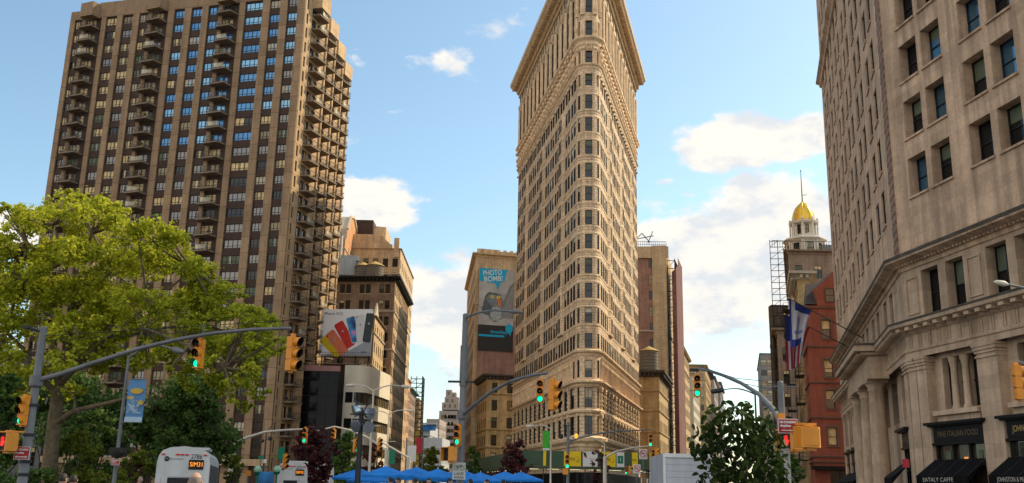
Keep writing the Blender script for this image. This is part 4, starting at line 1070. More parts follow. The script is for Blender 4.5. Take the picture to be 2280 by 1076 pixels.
# low brown building carrying the billboard
P=(-29.6,192); pts=[V((-44,193,0)),V((-29.6,192,0)),V((-29.7,204,0)),V((-44,204,0))]
building('brick_building','low brown building with the phone billboard on its roof',pts,24.5,M['spandrel'],{0:E_(14.4,4,1.8,grid_rows(4,5,4,2.2)),1:E_(12,3,1.6,grid_rows(4,5,4,2.2))},nwin=12)
# black glass slab and cream curved building
pts=[V((-45,178,0)),V((-31.3,178,0)),V((-31.3,188,0)),V((-45,188,0))]
t,_=building('glass_building','black glass curtain wall building left of the cream curved building',pts,21.4,M['blkglass'],{},nwin=0)
k=MB()
for x in range(9): k.box((-44.5+x*1.6,177.96,10.7),(.07,.08,21.2),M['iron'])
for z in range(7): k.box((-38.15,177.95,1.5+z*3.1),(13.6,.07,.1),M['iron'])
k.box((-38.15,178,21.9),(14.2,.8,1.0),M['pinkband']) if 'pinkband' in M else k.box((-38.15,178,21.9),(14.2,.8,1.0),M['terra_plain'])
part('mullion',k,t)
def curved():
    t=thing('curved_building','cream rendered building with a rounded corner and dark ribbon windows','building',(-29,192,0))
    arc=[V((-31.3,184.5,0)),V((-29.3,184.3,0))]
    cx,cy,r=-29.3,187.3,3.0
    for i in range(1,9):
        a=-math.pi/2+i*(math.pi/2-.18)/8; arc.append(V((cx+r*math.cos(a)*.9,cy+r*math.sin(a),0)))
    e=arc[-1]; arc+=[e+V((1.4,9,0)),e+V((2.0,15,0))]
    bk=[arc[-1]+V((-8,0,0)),V((-31.3,200,0))]
    w=MB(); g=MB(); H=23.4; z=0
    rows=[(2.0,4.6),(6.5,8.6),(11.3,13.4),(16.3,18.3)]
    for r0,r1 in rows+[(H,H)]:
        for A,B in zip(arc[:-1],arc[1:]): w.face([A+V((0,0,z)),B+V((0,0,z)),B+V((0,0,r0)),A+V((0,0,r0))],M['white_curve'],False)
        if r1>r0:
            for i,(A,B) in enumerate(zip(arc[:-1],arc[1:])):
                u=(B-A).normalized(); n_=V((u.y,-u.x,0))
                if i==0:
                    for a0,b0 in((0,.18),(.9,1)): w.face([A+(B-A)*a0+V((0,0,r0)),A+(B-A)*b0+V((0,0,r0)),A+(B-A)*b0+V((0,0,r1)),A+(B-A)*a0+V((0,0,r1))],M['white_curve'])
                A2,B2=A-n_*.35,B-n_*.35
                g.face([A2+V((0,0,r0)),B2+V((0,0,r0)),B2+V((0,0,r1)),A2+V((0,0,r1))],M['g_mid'] if i>5 else M['g_dark'])
                w.face([A+V((0,0,r0)),A2+V((0,0,r0)),B2+V((0,0,r0)),B+V((0,0,r0))],M['white_curve']); w.face([A+V((0,0,r1)),B+V((0,0,r1)),B2+V((0,0,r1)),A2+V((0,0,r1))],M['white_curve'])
                k=max(1,int((B-A).length/1.3))
                for j in range(k+1): q=A2+(B2-A2)*j/k+n_*.05; g.bar(q+V((0,0,r0)),q+V((0,0,r1)),.08,.08,M['frame'])
        z=r1
    pts=arc+bk
    for A,B in zip(pts[len(arc)-1:],pts[len(arc):]+[pts[0]]): w.face([A,B,B+V((0,0,H)),A+V((0,0,H))],M['white_curve'])
    part('wall',w,t); part('ribbon_window',g,t); r_=MB(); r_.face([p+V((0,0,H-.3)) for p in pts],M['roof']); part('roof',r_,t)
curved()
# billboard with phones
def billboard():
    L_,R_=at(716,678,190),at(832,693,190); BL,BR=at(716,776,190),at(832,791,190)
    w=R_.x-L_.x; zt=(L_.z+R_.z)/2; h=9.3; c=V(((L_.x+R_.x)/2,190,zt-h/2-.3))
    t=thing('billboard','big white rooftop billboard showing phones in yellow, coral, red, blue, white and black','billboard',tuple(c),rz=-.10)
    b=MB(); lbox(b,-w/2,w/2,-h/2,h/2,0,M['bb_bg'],.25); lpart('panel',b,t)
    b=MB(); y=-.14
    poly(b,[(-w*.5,-h*.5),(w*.5,-h*.5),(w*.5,-h*.12),(w*.1,-h*.38)],y,M['bb_grey'])
    lpart('backdrop_shadow',b,t)
    def phone(cx,cz,ww,hh,an,mt,screen=False,k=0):
        b=MB(); ca,sa=math.cos(an),math.sin(an); P=[]; rr=ww*.18
        for qx,qz,a0 in((1,1,0),(-1,1,90),(-1,-1,180),(1,-1,270)):
            for i in range(5):
                a=rad(a0+i*22.5); x=qx*(ww/2-rr)+rr*math.cos(a); z=qz*(hh/2-rr)+rr*math.sin(a); P.append((cx+x*ca-z*sa,cz+x*sa+z*ca))
        poly(b,P,y-.02-.01*k,mt)
        if screen: poly(b,[(cx+(x-cx)*.88,cz+(z-cz)*.94) for x,z in P],y-.025-.01*k,M['bb_scr'])
        else:
            def pt(x,z): return (cx+x*ca-z*sa,cz+x*sa+z*ca)
            poly(b,[pt(-ww*.38+.12*math.cos(a*.63),hh*.41+.17*math.sin(a*.63)) for a in range(10)],y-.025-.01*k,M['ink'])
            poly(b,[pt(.22*math.cos(a*.63),hh*.14+.25*math.sin(a*.63)) for a in range(10)],y-.025-.01*k,M['bb_grey'])
        lpart('phone_picture',b,t)
    phone(-w*.26,-h*.30,2.0,5.0,rad(48),M['yellow'],k=0); phone(-w*.16,-h*.22,2.0,5.4,rad(40),M['bb_coral'],k=1); phone(-w*.02,-h*.05,2.0,5.6,rad(32),M['bb_red'],k=2)
    phone(w*.14,h*.06,1.9,5.4,rad(18),M['sign_w'],True,k=3); phone(w*.28,h*.08,1.8,5.6,rad(6),M['bb_white'],k=4); phone(w*.43,h*.10,1.6,5.8,rad(-5),M['ink2'],k=5)
    b=text_mb('iPhone X',.55,M['ink'],width=3.0); m2=MB().add(b,Matrix.Translation((-w*.30,y-.03,h*.40))); m2.add(text_mb('R',.28,M['ink']),Matrix.Translation((-w*.30+2.0,y-.03,h*.40)))
    for i in range(16):
        a=i*math.pi/8; m2.bar((-w*.30+2.0+.34*math.cos(a),y-.03,h*.40+.34*math.sin(a)),(-w*.30+2.0+.34*math.cos(a+.39),y-.03,h*.40+.34*math.sin(a+.39)),.05,.03,M['ink'])
    m2.add(text_mb('at&t',.4,M['ink']),Matrix.Translation((w*.36,y-.03,-h*.42)))
    lpart('lettering',m2,t)
    b=MB()
    for x in(-w*.4,-w*.1,w*.2,w*.45): b.bar((x,.3,h/2-1),(x,.3,-h/2-2.2),.2,.2,M['iron']); b.bar((x,.3,-h/2+1),(x,2.5,-h/2-2.2),.12,.12,M['iron'])
    b.box((0,-.7,-h/2-.35),(w,.9,.08),M['iron']); b.bar((-w/2,-1.1,-h/2+.5),(w/2,-1.1,-h/2+.5),.05,.05,M['iron'])
    for i in range(20): x=-w/2+w*i/19; b.bar((x,-1.1,-h/2-.35),(x,-1.1,-h/2+.5),.04,.04,M['iron'])
    lpart('frame',b,t)
M['bb_bg']=mat('billboard white vinyl',(.88,.88,.88),.5,.05,.5); M['bb_grey']=mat('grey print',(.36,.38,.42),.5,.1,1); M['bb_coral']=mat('coral print',(.75,.2,.1),.5,.1,1); M['bb_red']=mat('red print',(.62,.035,.03),.5,.15,1); M['bb_white']=mat('white print',(.72,.72,.72),.5,.05,1)
M['ink2']=mat('slate print',(.05,.055,.06),.5,.2,1)
def scrmat():
    mt,nt,b,out=nodes('phone screen print'); g=nt.nodes.new('ShaderNodeNewGeometry'); n=nt.nodes.new('ShaderNodeTexNoise'); n.inputs['Scale'].default_value=.5; n.inputs['Detail'].default_value=2
    r=nt.nodes.new('ShaderNodeValToRGB'); e=r.color_ramp.elements; e[0].position=.38; e[0].color=(.005,.02,.14,1); e[1].position=.6; e[1].color=(.05,.35,.75,1); x=e.new(.68); x.color=(.7,.25,.6,1)
    nt.links.new(g.outputs['Position'],n.inputs[0]); nt.links.new(n.outputs[0],r.inputs[0]); nt.links.new(r.outputs[0],b.inputs['Base Color']); return mt
M['bb_scr']=scrmat()
billboard()
# farther down the avenue
P=(-35.3,320); pts=quad_pts(P,CA,30,-88,16,-1)
building('brick_building','tall narrow orange terracotta building down the avenue, right of the black-corniced corner building',pts,37,M['brick_or'],{0:E_(16,4,1.4,grid_rows(3,8,4,2.3)),1:E_(30,8,1.6,grid_rows(3,8,4,2.4),style='sash2')},corn=.7,belts=(9,30),beltm=M['brick_or'],nwin=30)
P=(-36.8,362); pts=quad_pts(P,CA,26,-88,16,-1)
building('green_corniced_building','dark building with a green copper cornice half covered in scaffolding, down the left avenue',pts,36,M['brick_br'],{0:E_(16,4,1.4,grid_rows(3,8,4,2.3)),1:E_(26,7,1.6,grid_rows(3,8,4,2.4))},corn=1.4,cornm=M['copper'] if 'copper' in M else M['sign_g'],nwin=20)
def scaffold(name,label,pts,z0,z1,dx=2.4,dz=2.0,mt='iron',th=.12,net=None,cat='scaffolding'):
    b=MB(); p=[V((a,c,0)) for a,c in pts]
    for A,B in zip(p[:-1],p[1:]):
        L_=(B-A).length; n=max(1,int(L_/dx)); u=(B-A)/L_
        for i in range(n+1): q=A+(B-A)*i/n; b.bar(q+V((0,0,z0)),q+V((0,0,z1)),th,th,M[mt])
        k=int((z1-z0)/dz)
        for j in range(k+1):
            z=z0+j*dz; b.bar(A+V((0,0,z)),B+V((0,0,z)),th,th,M[mt])
            if j<k:
                for i in range(n):
                    if (i+j)%2==0: b.bar(A+(B-A)*i/n+V((0,0,z)),A+(B-A)*(i+1)/n+V((0,0,z+dz)),th*.7,th*.7,M[mt])
        if net:
            n_=V((u.y,-u.x,0))
            for j in range(k):
                if rnd.random()<net[1]: z=z0+j*dz; b.face([A-n_*.1+V((0,0,z)),B-n_*.1+V((0,0,z)),B-n_*.1+V((0,0,z+dz*.97)),A-n_*.1+V((0,0,z+dz*.97))],M[net[0]])
    return solo(name,b,label,cat,loc=(pts[0][0],pts[0][1],z0))
P=(-37,402); pts=quad_pts(P,CA,24,-88,10,-1)
building('brick_building','far pale building behind the dark scaffold on the left avenue',pts,36,M['stone_y'],{0:E_(10,3,1.4,grid_rows(3,8,4,2.3)),1:E_(24,6,1.6,grid_rows(3,8,4,2.4))},nwin=15)
scaffold('scaffold','dark scaffold tower rising at the left edge of the skyline gap',[(-40.5,401),(-35.8,401),(-35.9,412)],24,45,1.6,1.8,th=.3)
scaffold('scaffold','yellow wrapped lower scaffold below the dark scaffold tower',[(-40,398),(-35.4,398),(-35.5,411)],6,24,2.2,2.4,th=.2,net=('net_y',.75))
# skyline at the end of the avenue
def far(name,label,x0,x1,yt,Y,mt,steps=(),cols=6,rows_n=12,fh=4.2,d=30,ww=1.5):
    a=at(x0,yt,Y); b_=at(x1,yt,Y); pts=[V((a.x,Y,0)),V((b_.x,Y,0)),V((b_.x+2,Y+d,0)),V((a.x+2,Y+d,0))]; H=(a.z+b_.z)/2
    n=int((H-3)/fh); L_=b_.x-a.x
    return building(name,label,pts,H,mt,{0:E_(L_,cols,ww,grid_rows(3,n,fh,fh*.55),panes='far'),1:E_(d,5,ww,grid_rows(3,n,fh,fh*.55),panes='far')},nwin=30,belts=(H-fh*1.2,),beltm=mt),H
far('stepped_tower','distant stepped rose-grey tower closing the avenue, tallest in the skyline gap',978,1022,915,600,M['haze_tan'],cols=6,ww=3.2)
for i,(x0,x1,y0,Y) in enumerate([(984,1022,896,604),(990,1022,884,606),(993,1006,868,607),(1004,1016,874,608)]):
    a=at(x0,y0,Y); b_=at(x1,y0,Y); b=MB(); b.prism([(a.x,Y),(b_.x,Y),(b_.x,Y+14-i),(a.x,Y+14-i)],46.5+i*.01,a.z,M['haze_tan'])
    for q in range(int((b_.x-a.x)/3.2)): b.box((a.x+1.8+q*3.2,Y-.05,a.z-2.2),(1.3,.1,2.0),M['g_mid'])
    solo('rooftop_setback',b,['wide lowest setback','second setback','left water tower block','right low block'][i]+' on top of the distant stepped tower','setback',loc=(a.x,Y,46.5))
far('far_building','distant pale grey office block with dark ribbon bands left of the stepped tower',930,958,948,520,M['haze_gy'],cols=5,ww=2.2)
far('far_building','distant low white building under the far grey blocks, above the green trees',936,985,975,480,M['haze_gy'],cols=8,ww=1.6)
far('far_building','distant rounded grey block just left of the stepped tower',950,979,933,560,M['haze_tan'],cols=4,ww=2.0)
b=MB(); c=at(945,952,518); b.box((c.x,518,c.z),(12,1,3),M['g_blue']); b.box((c.x,517.4,c.z+2),(13,1.5,.8),M['haze_gy']); solo('ribbon_window_storey',b,'dark blue glass top storey of the distant grey office block','glass storey',loc=(c.x,518,c.z-2))

# --- between the wedge and the left avenue
P=(-9.6,245); pts=[V((-13.4,292,0)),V((-9.3,245,0)),V((14,251,0)),V((14,292,0))]
t,_=building('advert_building','tall tan building with the huge painted advert on its front, left of the wedge-shaped tower',pts,60.3,M['brick_tan'],
 {0:E_(47.1,13,1.5,grid_rows(4,13,4.15,2.4),panes='office')},corn=1.0,cornm=M['terra_dark'],belts=(10,47),beltm=M['terra_dark'],nwin=60,dentil=1.2)
b=MB(); b.box((-2.8,246.1,31),(11,.3,24),M['brick_pink'],rz=.25); solo('wall_patch',b,'rose brick lower wall patch under the painted advert','wall',loc=(-3,246,19))
b=MB(); 
for x0,x1,h in((-9.2,-4,1.6),(-3.8,3,.8),(3,12,2.2)): b.box(((x0+x1)/2,250,60.4+h/2),(x1-x0,6,h),M['brick_tan'],rz=.25)
for i in range(7): b.box((-8.6+i*1.7,246.4+i*.4,61.2),(.9,.5,1.4),M['terra_dark'],rz=.25)
b.tube([(7.5,246.2,58),(7.5,246.2,68)],.12,M['steel'],n=6)
solo('parapet_block',b,'broken parapet and bulkheads on the roof of the advert building','parapet',loc=(-2,250,60.4))
def advert():
    A=at(1062,594,243.5); B=at(1143,600,243.5); w=B.x-A.x; zt=56.3; zb=34.9; h=zt-zb; rz=-.0
    rz=math.atan2(6,23.3)
    w=9.3; c=V((-3.75,245.6,(zt+zb)/2))
    t=thing('wall_advert','giant wall advert with a scruffy bird and a blue speech bubble reading PHOTO BOMB!','advert',tuple(c),rz=rz)
    b=MB(); lbox(b,-w/2,w/2,-h/2,h/2,0,M['ad_grey'],.2); lpart('panel',b,t); y=-.12
    b=MB(); poly(b,[(w*.12,-h*.1),(w*.5,-h*.1),(w*.5,h*.35),(w*.38,h*.30),(w*.2,h*.1)],y-.005,M['ad_tower']); 
    for i in range(8): b.bar((w*.2+i*.38,y-.02,-h*.1),(w*.30+i*.25,y-.02,h*(.14+.025*i)),.05,.02,M['frame_w'])
    lpart('tower_picture',b,t)
    b=MB(); poly(b,[(-w/2,h*.5),(w*.30,h*.5),(w*.22,h*.36),(w*.12,h*.34),(w*.03,h*.24),(-w*.03,h*.32),(-w/2,h*.345)],y-.01,M['ad_blue']); lpart('speech_bubble',b,t)
    b=MB(); tx=text_mb('PHOTO',1.35,M['sign_w'],width=5.0,bold=.02); b.add(tx,Matrix.Translation((-w*.13,y-.03,h*.45))@Matrix.Rotation(-.12,4,'Y')); tx=text_mb('BOMB!',1.35,M['sign_w'],width=4.9,bold=.02); b.add(tx,Matrix.Translation((-w*.10,y-.03,h*.375))@Matrix.Rotation(-.12,4,'Y')); lpart('lettering',b,t)
    # plain shaggy bird
    b=MB(); r=random.Random(4)
    def blob(cx,cz,rx,rz_,mt,yy,n=22,j=.12):
        poly(b,[(cx+rx*(1+r.uniform(-j,j))*math.cos(i*2*math.pi/n),cz+rz_*(1+r.uniform(-j,j))*math.sin(i*2*math.pi/n)) for i in range(n)],yy,mt)
    blob(-w*.08,h*.08,2.6,2.9,M['ad_f1'],y-.015); blob(-w*.02,-h*.02,2.3,2.6,M['ad_f2'],y-.02); blob(-w*.24,h*.0,1.7,1.5,M['ad_f1'],y-.022)
    blob(0,-h*.05,1.5,1.9,M['ad_f3'],y-.026); blob(-w*.12,h*.13,1.5,1.3,M['ad_f2'],y-.028)
    poly(b,[(-w*.02,h*.14),(w*.16,h*.12),(w*.15,h*.02),(w*.06,h*.05)],y-.03,M['ad_beak'])
    for ex in(-w*.12,w*.06): blob(ex,h*.155,.5,.42,M['yellow'],y-.033,12,.02); blob(ex,h*.155,.2,.2,M['ink'],y-.036,10,.02)
    lpart('bird_picture',b,t)
    b=MB(); poly(b,[(-w/2,-h/2),(w/2,-h/2),(w/2,-h*.19),(-w/2,-h*.19)],y-.04,M['ad_black']); lbox(b,-w*.48,w*.25,-h*.33,-h*.305,y-.05,M['ad_blue'])
    poly(b,[(w*.38+1.0*math.cos(i*.4),-h*.22+1.2*math.sin(i*.4)) for i in range(16)],y-.06,M['ad_blue']); poly(b,[(w*.38-.8,-h*.24),(w*.38+.6,-h*.25),(w*.42,-h*.31)],y-.055,M['ad_blue'])
    b.add(text_mb('StreetEasy',.75,M['ad_blue'],width=4.6,bold=.03),Matrix.Translation((w*.10,y-.055,-h*.27))); lpart('footer',b,t)
M['ad_grey']=mat('poster grey',(.36,.33,.30),.6,.35,.25); M['ad_tower']=mat('poster tower',(.16,.155,.15),.6,.2,.6); M['ad_blue']=mat('poster cyan',(.0,.30,.47),.5,.05,1); M['ad_black']=mat('poster black',(.022,.018,.017),.6,.15,1)
M['ad_f1']=mat('poster dark feather',(.09,.10,.11),.7,.5,2.5); M['ad_f2']=mat('poster grey feather',(.17,.20,.21),.7,.6,3.5); M['ad_f3']=mat('poster pale feather',(.33,.34,.32),.7,.5,4); M['ad_beak']=mat('poster beak',(.5,.17,.06),.6,.5,2)
advert()
# honey sandstone corner house left of the wedge
P=(-5,222); pts=[V((-7.6,238,0)),V((-5.0,222,0)),V((9,225.5,0)),V((9,240,0))]
building('sandstone_building','honey sandstone corner building with a dark cornice between the advert building and the wedge',pts,26.3,M['stone_y'],
 {0:E_(16.2,5,1.2,grid_rows(6.5,5,3.9,2.3)),1:E_(14.4,4,1.3,grid_rows(6.5,5,3.9,2.4),depth=.4)},corn=1.3,cornm=M['darkcorn'],belts=(5.8,10,14,22),beltm=M['stone_y'],dentil=.9,nwin=40)
b=MB(); b.prism([(-10,206),(-1,205),(0,222),(-9,224)],4.2,6.6,M['shed_g']); 
for i in range(5): b.bar((-10+i*2.2,206-i*.2,0),(-10+i*2.2,206-i*.2,4.2),.15,.15,M['steel_d'])
solo('sidewalk_shed',b,'smaller dark green sidewalk shed at the foot of the honey sandstone building','shed',loc=(-5,212,0))
# --- right of the wedge, along the right avenue
P=(27.9,212); pts=[V((28.0,236,0)),V((27.9,212,0)),V((32.6,211,0)),V((38.2,234,0))]
building('sandstone_building','low honey coloured corner building with a heavy dark cornice, right of the wedge',[V((24,236,0)),V((24,213,0)),V((32.6,211,0)),V((38.2,234,0))],26.6,M['stone_y'],
 {1:dict(cols=[(2.2,3.4),(5.6,6.8)],rows=[]),2:E_(23.7,7,1.3,grid_rows(5,5,4.2,2.7),depth=.4)},corn=1.5,cornm=M['darkcorn'],belts=(9,13.5,18,22.3),beltm=M['stone_y'],dentil=.9,nwin=40)
P=(31.7,240); pts=[V((26,290,0)),V((26,241,0)),V((39.2,239.6,0)),V((50.5,285,0))]
building('brick_building','tall rose-brown brick building with railings on its roof, right of the wedge',pts,61.5,M['brick_pink'],
 {1:dict(cols=[(9.0,10.5)],rows=grid_rows(7,13,4.1,2.3),style='six',fm='frame',panes='office'),2:E_(46,10,1.4,grid_rows(7,13,4.1,2.4),mat=M['brick_tan'])},belts=(40,),beltm=M['stone_lt'],nwin=50)
b=MB(); b.box((37.6,239.55,33),(3.6,.5,58),M['brick_tan'],rz=-.1); b.box((33,240.1,60.3),(14,.5,3.0),M['brick_tan'],rz=-.1); solo('wall_strip',b,'tan brick strip and coping on the front of the rose-brown building','wall',loc=(36,239,30))
b=MB()
for i in range(22): x=28+i*.55; b.bar((x,240,61.6),(x,240,63.2),.07,.07,M['iron'])
b.bar((28,240,63.2),(39.5,240,63.2),.1,.1,M['iron']); b.bar((28,240,62.4),(39.5,240,62.4),.08,.08,M['iron'])
for a,c_ in(((31,63),(33.5,65.6)),((33.5,65.6),(35.5,63.2)),((32,64),(36.5,65)),((35,63),(36.3,66.2))): b.bar((a[0],241,a[1]),(c_[0],241,c_[1]),.18,.18,M['iron'])
solo('roof_railing',b,'thin iron railing and dish frame on the roof of the rose-brown building','railing',loc=(33,240,61.6))
tank(1445,771,222,2.1,4.6,'wooden water tank with a conical roof on the low corner building right of the wedge',legs=2.2)
scaffold('scaffold','rust red netted scaffold climbing the flank of the rose-brown building right of the wedge',[(39.5,238.9),(41.4,238.9),(45.6,254)],4,58.5,1.2,2.0,th=.16,net=('net',.0))
b=MB(); b.face([(41.7,238.8,4),(43.0,243.4,4),(43.0,243.4,58),(41.7,238.8,56)],M['net']); b.face([(43.05,243.6,4),(46.2,255,4),(46.2,255,60),(43.05,243.6,60)],M['net']); b.face([(40.6,238.7,4),(41.65,238.7,4),(41.65,238.7,56),(40.6,238.7,55)],M['net']); solo('scaffold_netting',b,'rust red debris netting on the scaffold right of the wedge','netting',loc=(45,240,4))
for (x0,y0,Y,w,d,mt,lab,extra) in [
  (52,292,0,6,36,'stone_y','honey stone building with a bracketed corner behind the red netted scaffold',44),
  (63.5,335,0,8,40,'stone_lt','pale stone building, second in the row beyond the red netted scaffold',41),
  (78,385,0,12,50,'stone_y','tall sunlit stone building, third in the row beyond the red netted scaffold',50),
  (95,450,0,14,50,'haze_tan','hazy tan tower, fourth in the row down the right avenue',53),
  (113,520,0,16,60,'stone_gy','grey tower farthest down the right avenue before the sky gap',58)]:
    pts=[V((x0-w,y0+d,0)),V((x0-w,y0,0)),V((x0,y0,0)),seg((x0,y0),14.1,d)]
    pts=[pts[0],pts[1],pts[2],pts[3]]
    H=extra; n=int((H-4)/4)
    building('stone_building',lab,pts,H,M[mt],{1:E_(w,max(2,int(w/3)),1.3,grid_rows(4,n,4,2.3)),2:E_(d,int(d/3),1.4,grid_rows(4,n,4,2.4),panes='far')},corn=1.0,belts=(9,H-6),beltm=M[mt],nwin=24,dentil=1.2)
# --- right side of the right avenue
P=at(1693,787,400); Q=at(1724,787,400)
building('far_building','grey stepped building at the right edge of the sky gap, with a white roof box',[V((P.x+14,460,0)),V((P.x,400,0)),V((Q.x+4,400,0)),V((Q.x+18,460,0))],P.z,M['stone_gy'],{1:E_(Q.x+4-P.x,4,2.4,grid_rows(6,12,4.2,2.3),panes='far'),0:E_(61,12,1.6,grid_rows(6,12,4.2,2.3),panes='far')},nwin=30,corn=.5)
# mansion tower with gilded dome
def domed():
    c=at(1788,562,176); cx=c.x; Y=176; pts=[V((cx+9,Y+40,0)),V((cx-4.6,Y-6,0)),V((cx+6,Y-6,0)),V((cx+22,Y+40,0))]
    t,w=building('domed_building','brownstone mansion block carrying a white octagonal cupola with a gilded dome',pts,c.z-1.2,M['brick_br'],{1:E_(10.6,3,1.3,grid_rows(4,10,3.9,2.3),style='sash2',panes='office'),0:E_(47,12,1.4,grid_rows(4,10,3.9,2.3))},corn=.9,cornm=M['brick_br'],belts=(12,20,28,35),beltm=M['stone_lt'],nwin=40)
    z0=c.z-1.0; O_=V((cx+.4,Y,0)); WS=M['white_stone']
    b=MB(); oct_=lambda r,a0=rad(22.5):[(O_.x+r*math.cos(a0+i*math.pi/4),O_.y+r*math.sin(a0+i*math.pi/4)) for i in range(8)]
    def drum(r,za,zb,ow,oh,ozs,arch=False):
        p=[V((a,b_,0)) for a,b_ in oct_(r)]; wl=[]
        for i in range(8):
            A,B=p[i],p[(i+1)%8]; L_=(B-A).length
            facade(b,A,B,za,zb,[(L_/2-ow/2,L_/2+ow/2)],[(ozs,ozs+oh)],WS,.3,wl,'sash2','frame','far')
            b.tube([A+V((0,0,za)),A+V((0,0,zb))],.22,WS,n=8)
        b.face([V((a,b_,zb)) for a,b_ in oct_(r)],WS)
        return wl
    wl=drum(3.45,z0,z0+2.9,1.3,2.1,z0+.2)
    b.molding(oct_(3.45),[(0,z0+2.5),(.15,z0+2.6),(.3,z0+2.8),(.6,z0+3.0),(.6,z0+3.2),(0,z0+3.5)],WS,closed=True)
    # pediment facing the street
    yy=Y-3.45*math.cos(rad(22.5))-.3; b.mesh([(O_.x-1.9,yy,z0+2.95),(O_.x+1.9,yy,z0+2.95),(O_.x,yy,z0+4.1),(O_.x-1.9,yy+1.5,z0+2.95),(O_.x+1.9,yy+1.5,z0+2.95),(O_.x,yy+1.5,z0+4.1)],[(0,1,2),(3,5,4),(0,2,5,3),(1,4,5,2)],WS)
    z1=z0+3.4
    b.prism(oct_(2.8),z1-.4,z1+.35,WS); wl+=drum(2.05,z1+.35,z1+3.4,.8,1.9,z1+.8)
    for i in range(8):
        a=rad(22.5)+i*math.pi/4; q=O_+V((2.5*math.cos(a),2.5*math.sin(a),0)); b.lathe([(.24,z1+.35),(.18,z1+.5),(.16,z1+2.6),(.26,z1+2.9)],q,WS,8)
        b.ball(q+V((0,0,z1+3.75)),.22,WS,8,5,(1,1,1.5))
    b.molding(oct_(2.35),[(0,z1+2.85),(.15,z1+2.9),(.35,z1+3.15),(.4,z1+3.4),(0,z1+3.5)],WS,closed=True)
    b.face([V((x,y,z1+3.45)) for x,y in oct_(2.4)],WS)
    cu=b; t2=thing('cupola','white two-tier octagonal cupola under the gilded dome','cupola',(O_.x,O_.y,z0)); part('drum',cu,t2); 
    collect(t2,wl,100)
    d=MB(); z2=z1+3.4; pr=[(1.98,0),(2.0,.5),(1.92,1.3),(1.7,2.1),(1.3,2.9),(.75,3.5),(.28,3.85),(.18,4.1)]
    d.lathe([(r,z+z2) for r,z in pr],O_,M['gilt'],24)
    for i in range(8):
        a=i*math.pi/4+rad(22.5); d.tube([O_+V((r*1.01*math.cos(a),r*1.01*math.sin(a),z+z2)) for r,z in pr],.07,M['gilt'],n=5)
    part('dome',d,t2)
    s=MB(); s.tube([O_+V((0,0,z2+4.0)),O_+V((0,0,z2+10.2))],[.11,.05],M['iron'],n=6); s.ball(O_+V((0,0,z2+10.3)),.13,M['iron']); s.bar(O_+V((0,0,z2+5.4)),O_+V((.9,0,z2+5.5)),.1,.08,M['iron']); part('spire',s,t2)
    rl=MB()
    for i in range(30): x=cx-7.5+i*.47; rl.bar((x,Y-6.3,c.z-.9),(x,Y-6.3,c.z+.5),.06,.06,M['iron'])
    rl.bar((cx-7.5,Y-6.3,c.z+.5),(cx+6.3,Y-6.3,c.z+.5),.08,.08,M['iron']); solo('roof_railing',rl,'black iron railing round the roof below the white cupola','railing',loc=(cx,Y-6.3,c.z-1))
    scaffold('scaffold','tall dark scaffold stair left of the domed mansion block',[(cx-7.7,Y-5.5),(cx-5.0,Y-5.9)],3,c.z+.8,1.3,1.1,th=.1)
    b=MB(); b.box((cx-6.2,Y-3.6,(c.z-11)/2),(3.0,2.0,c.z-11),M['netd'],rz=0); solo('scaffold_shroud',b,'brown shroud over the lower scaffold beside the domed mansion block','scaffold shroud',loc=(cx-6.2,Y-3,0))
    return cx,c.z
M['netd']=mat('brown debris shroud',(.13,.095,.07),.9,.5,.5,brick=(1.2,1.9,.12,.3),streak=.5)
cx,cz=domed()
a=at(1832,548,172); b=MB(); b.prism([(a.x,172),(a.x+12,174),(a.x+12,190),(a.x,188)],0,a.z-1.2,M['brick_tan']); b.prism([(a.x-.3,171.5),(a.x+12,173.5),(a.x+12,175),(a.x-.3,173)],a.z-1.2,a.z+.2,M['stone_gy']); solo('rear_block',b,'plain cream rear block just right of the white cupola','building',loc=(a.x,172,0))
# pale building with bold cornice and fire escape, then the red brick house
def flank(name,label,x0,y0,L,w,H,mt,edge0,edge1,**k):
    P0=V((x0,y0,0)); pts=[P0+dirv(14.1)*L,P0,P0+V((w,-w*.03,0)),P0+V((w,0,0))+dirv(14.1)*L]
    return building(name,label,pts,H,mt,{0:edge0,1:edge1},**k)
flank('stone_building','pale stone house with a bold projecting cornice seen edge-on, left of the red brick house',44.2,146,14,1.8,34.6,M['stone_y'],E_(14,5,1.3,grid_rows(4,8,3.9,2.5),depth=.4),dict(cols=[],rows=[]),corn=1.3,cornm=M['stone_lt'],belts=(10,22),nwin=20,dentil=.9)
flank('stone_building','brown gothic fronted house with pinnacles behind the scaffold on the right avenue',46.3,166,22,5,29,M['brick_br'],E_(22,7,1.3,grid_rows(4,6,3.9,2.5)),E_(5,2,1.0,grid_rows(4,6,3.9,2.3)),corn=1.0,nwin=20)
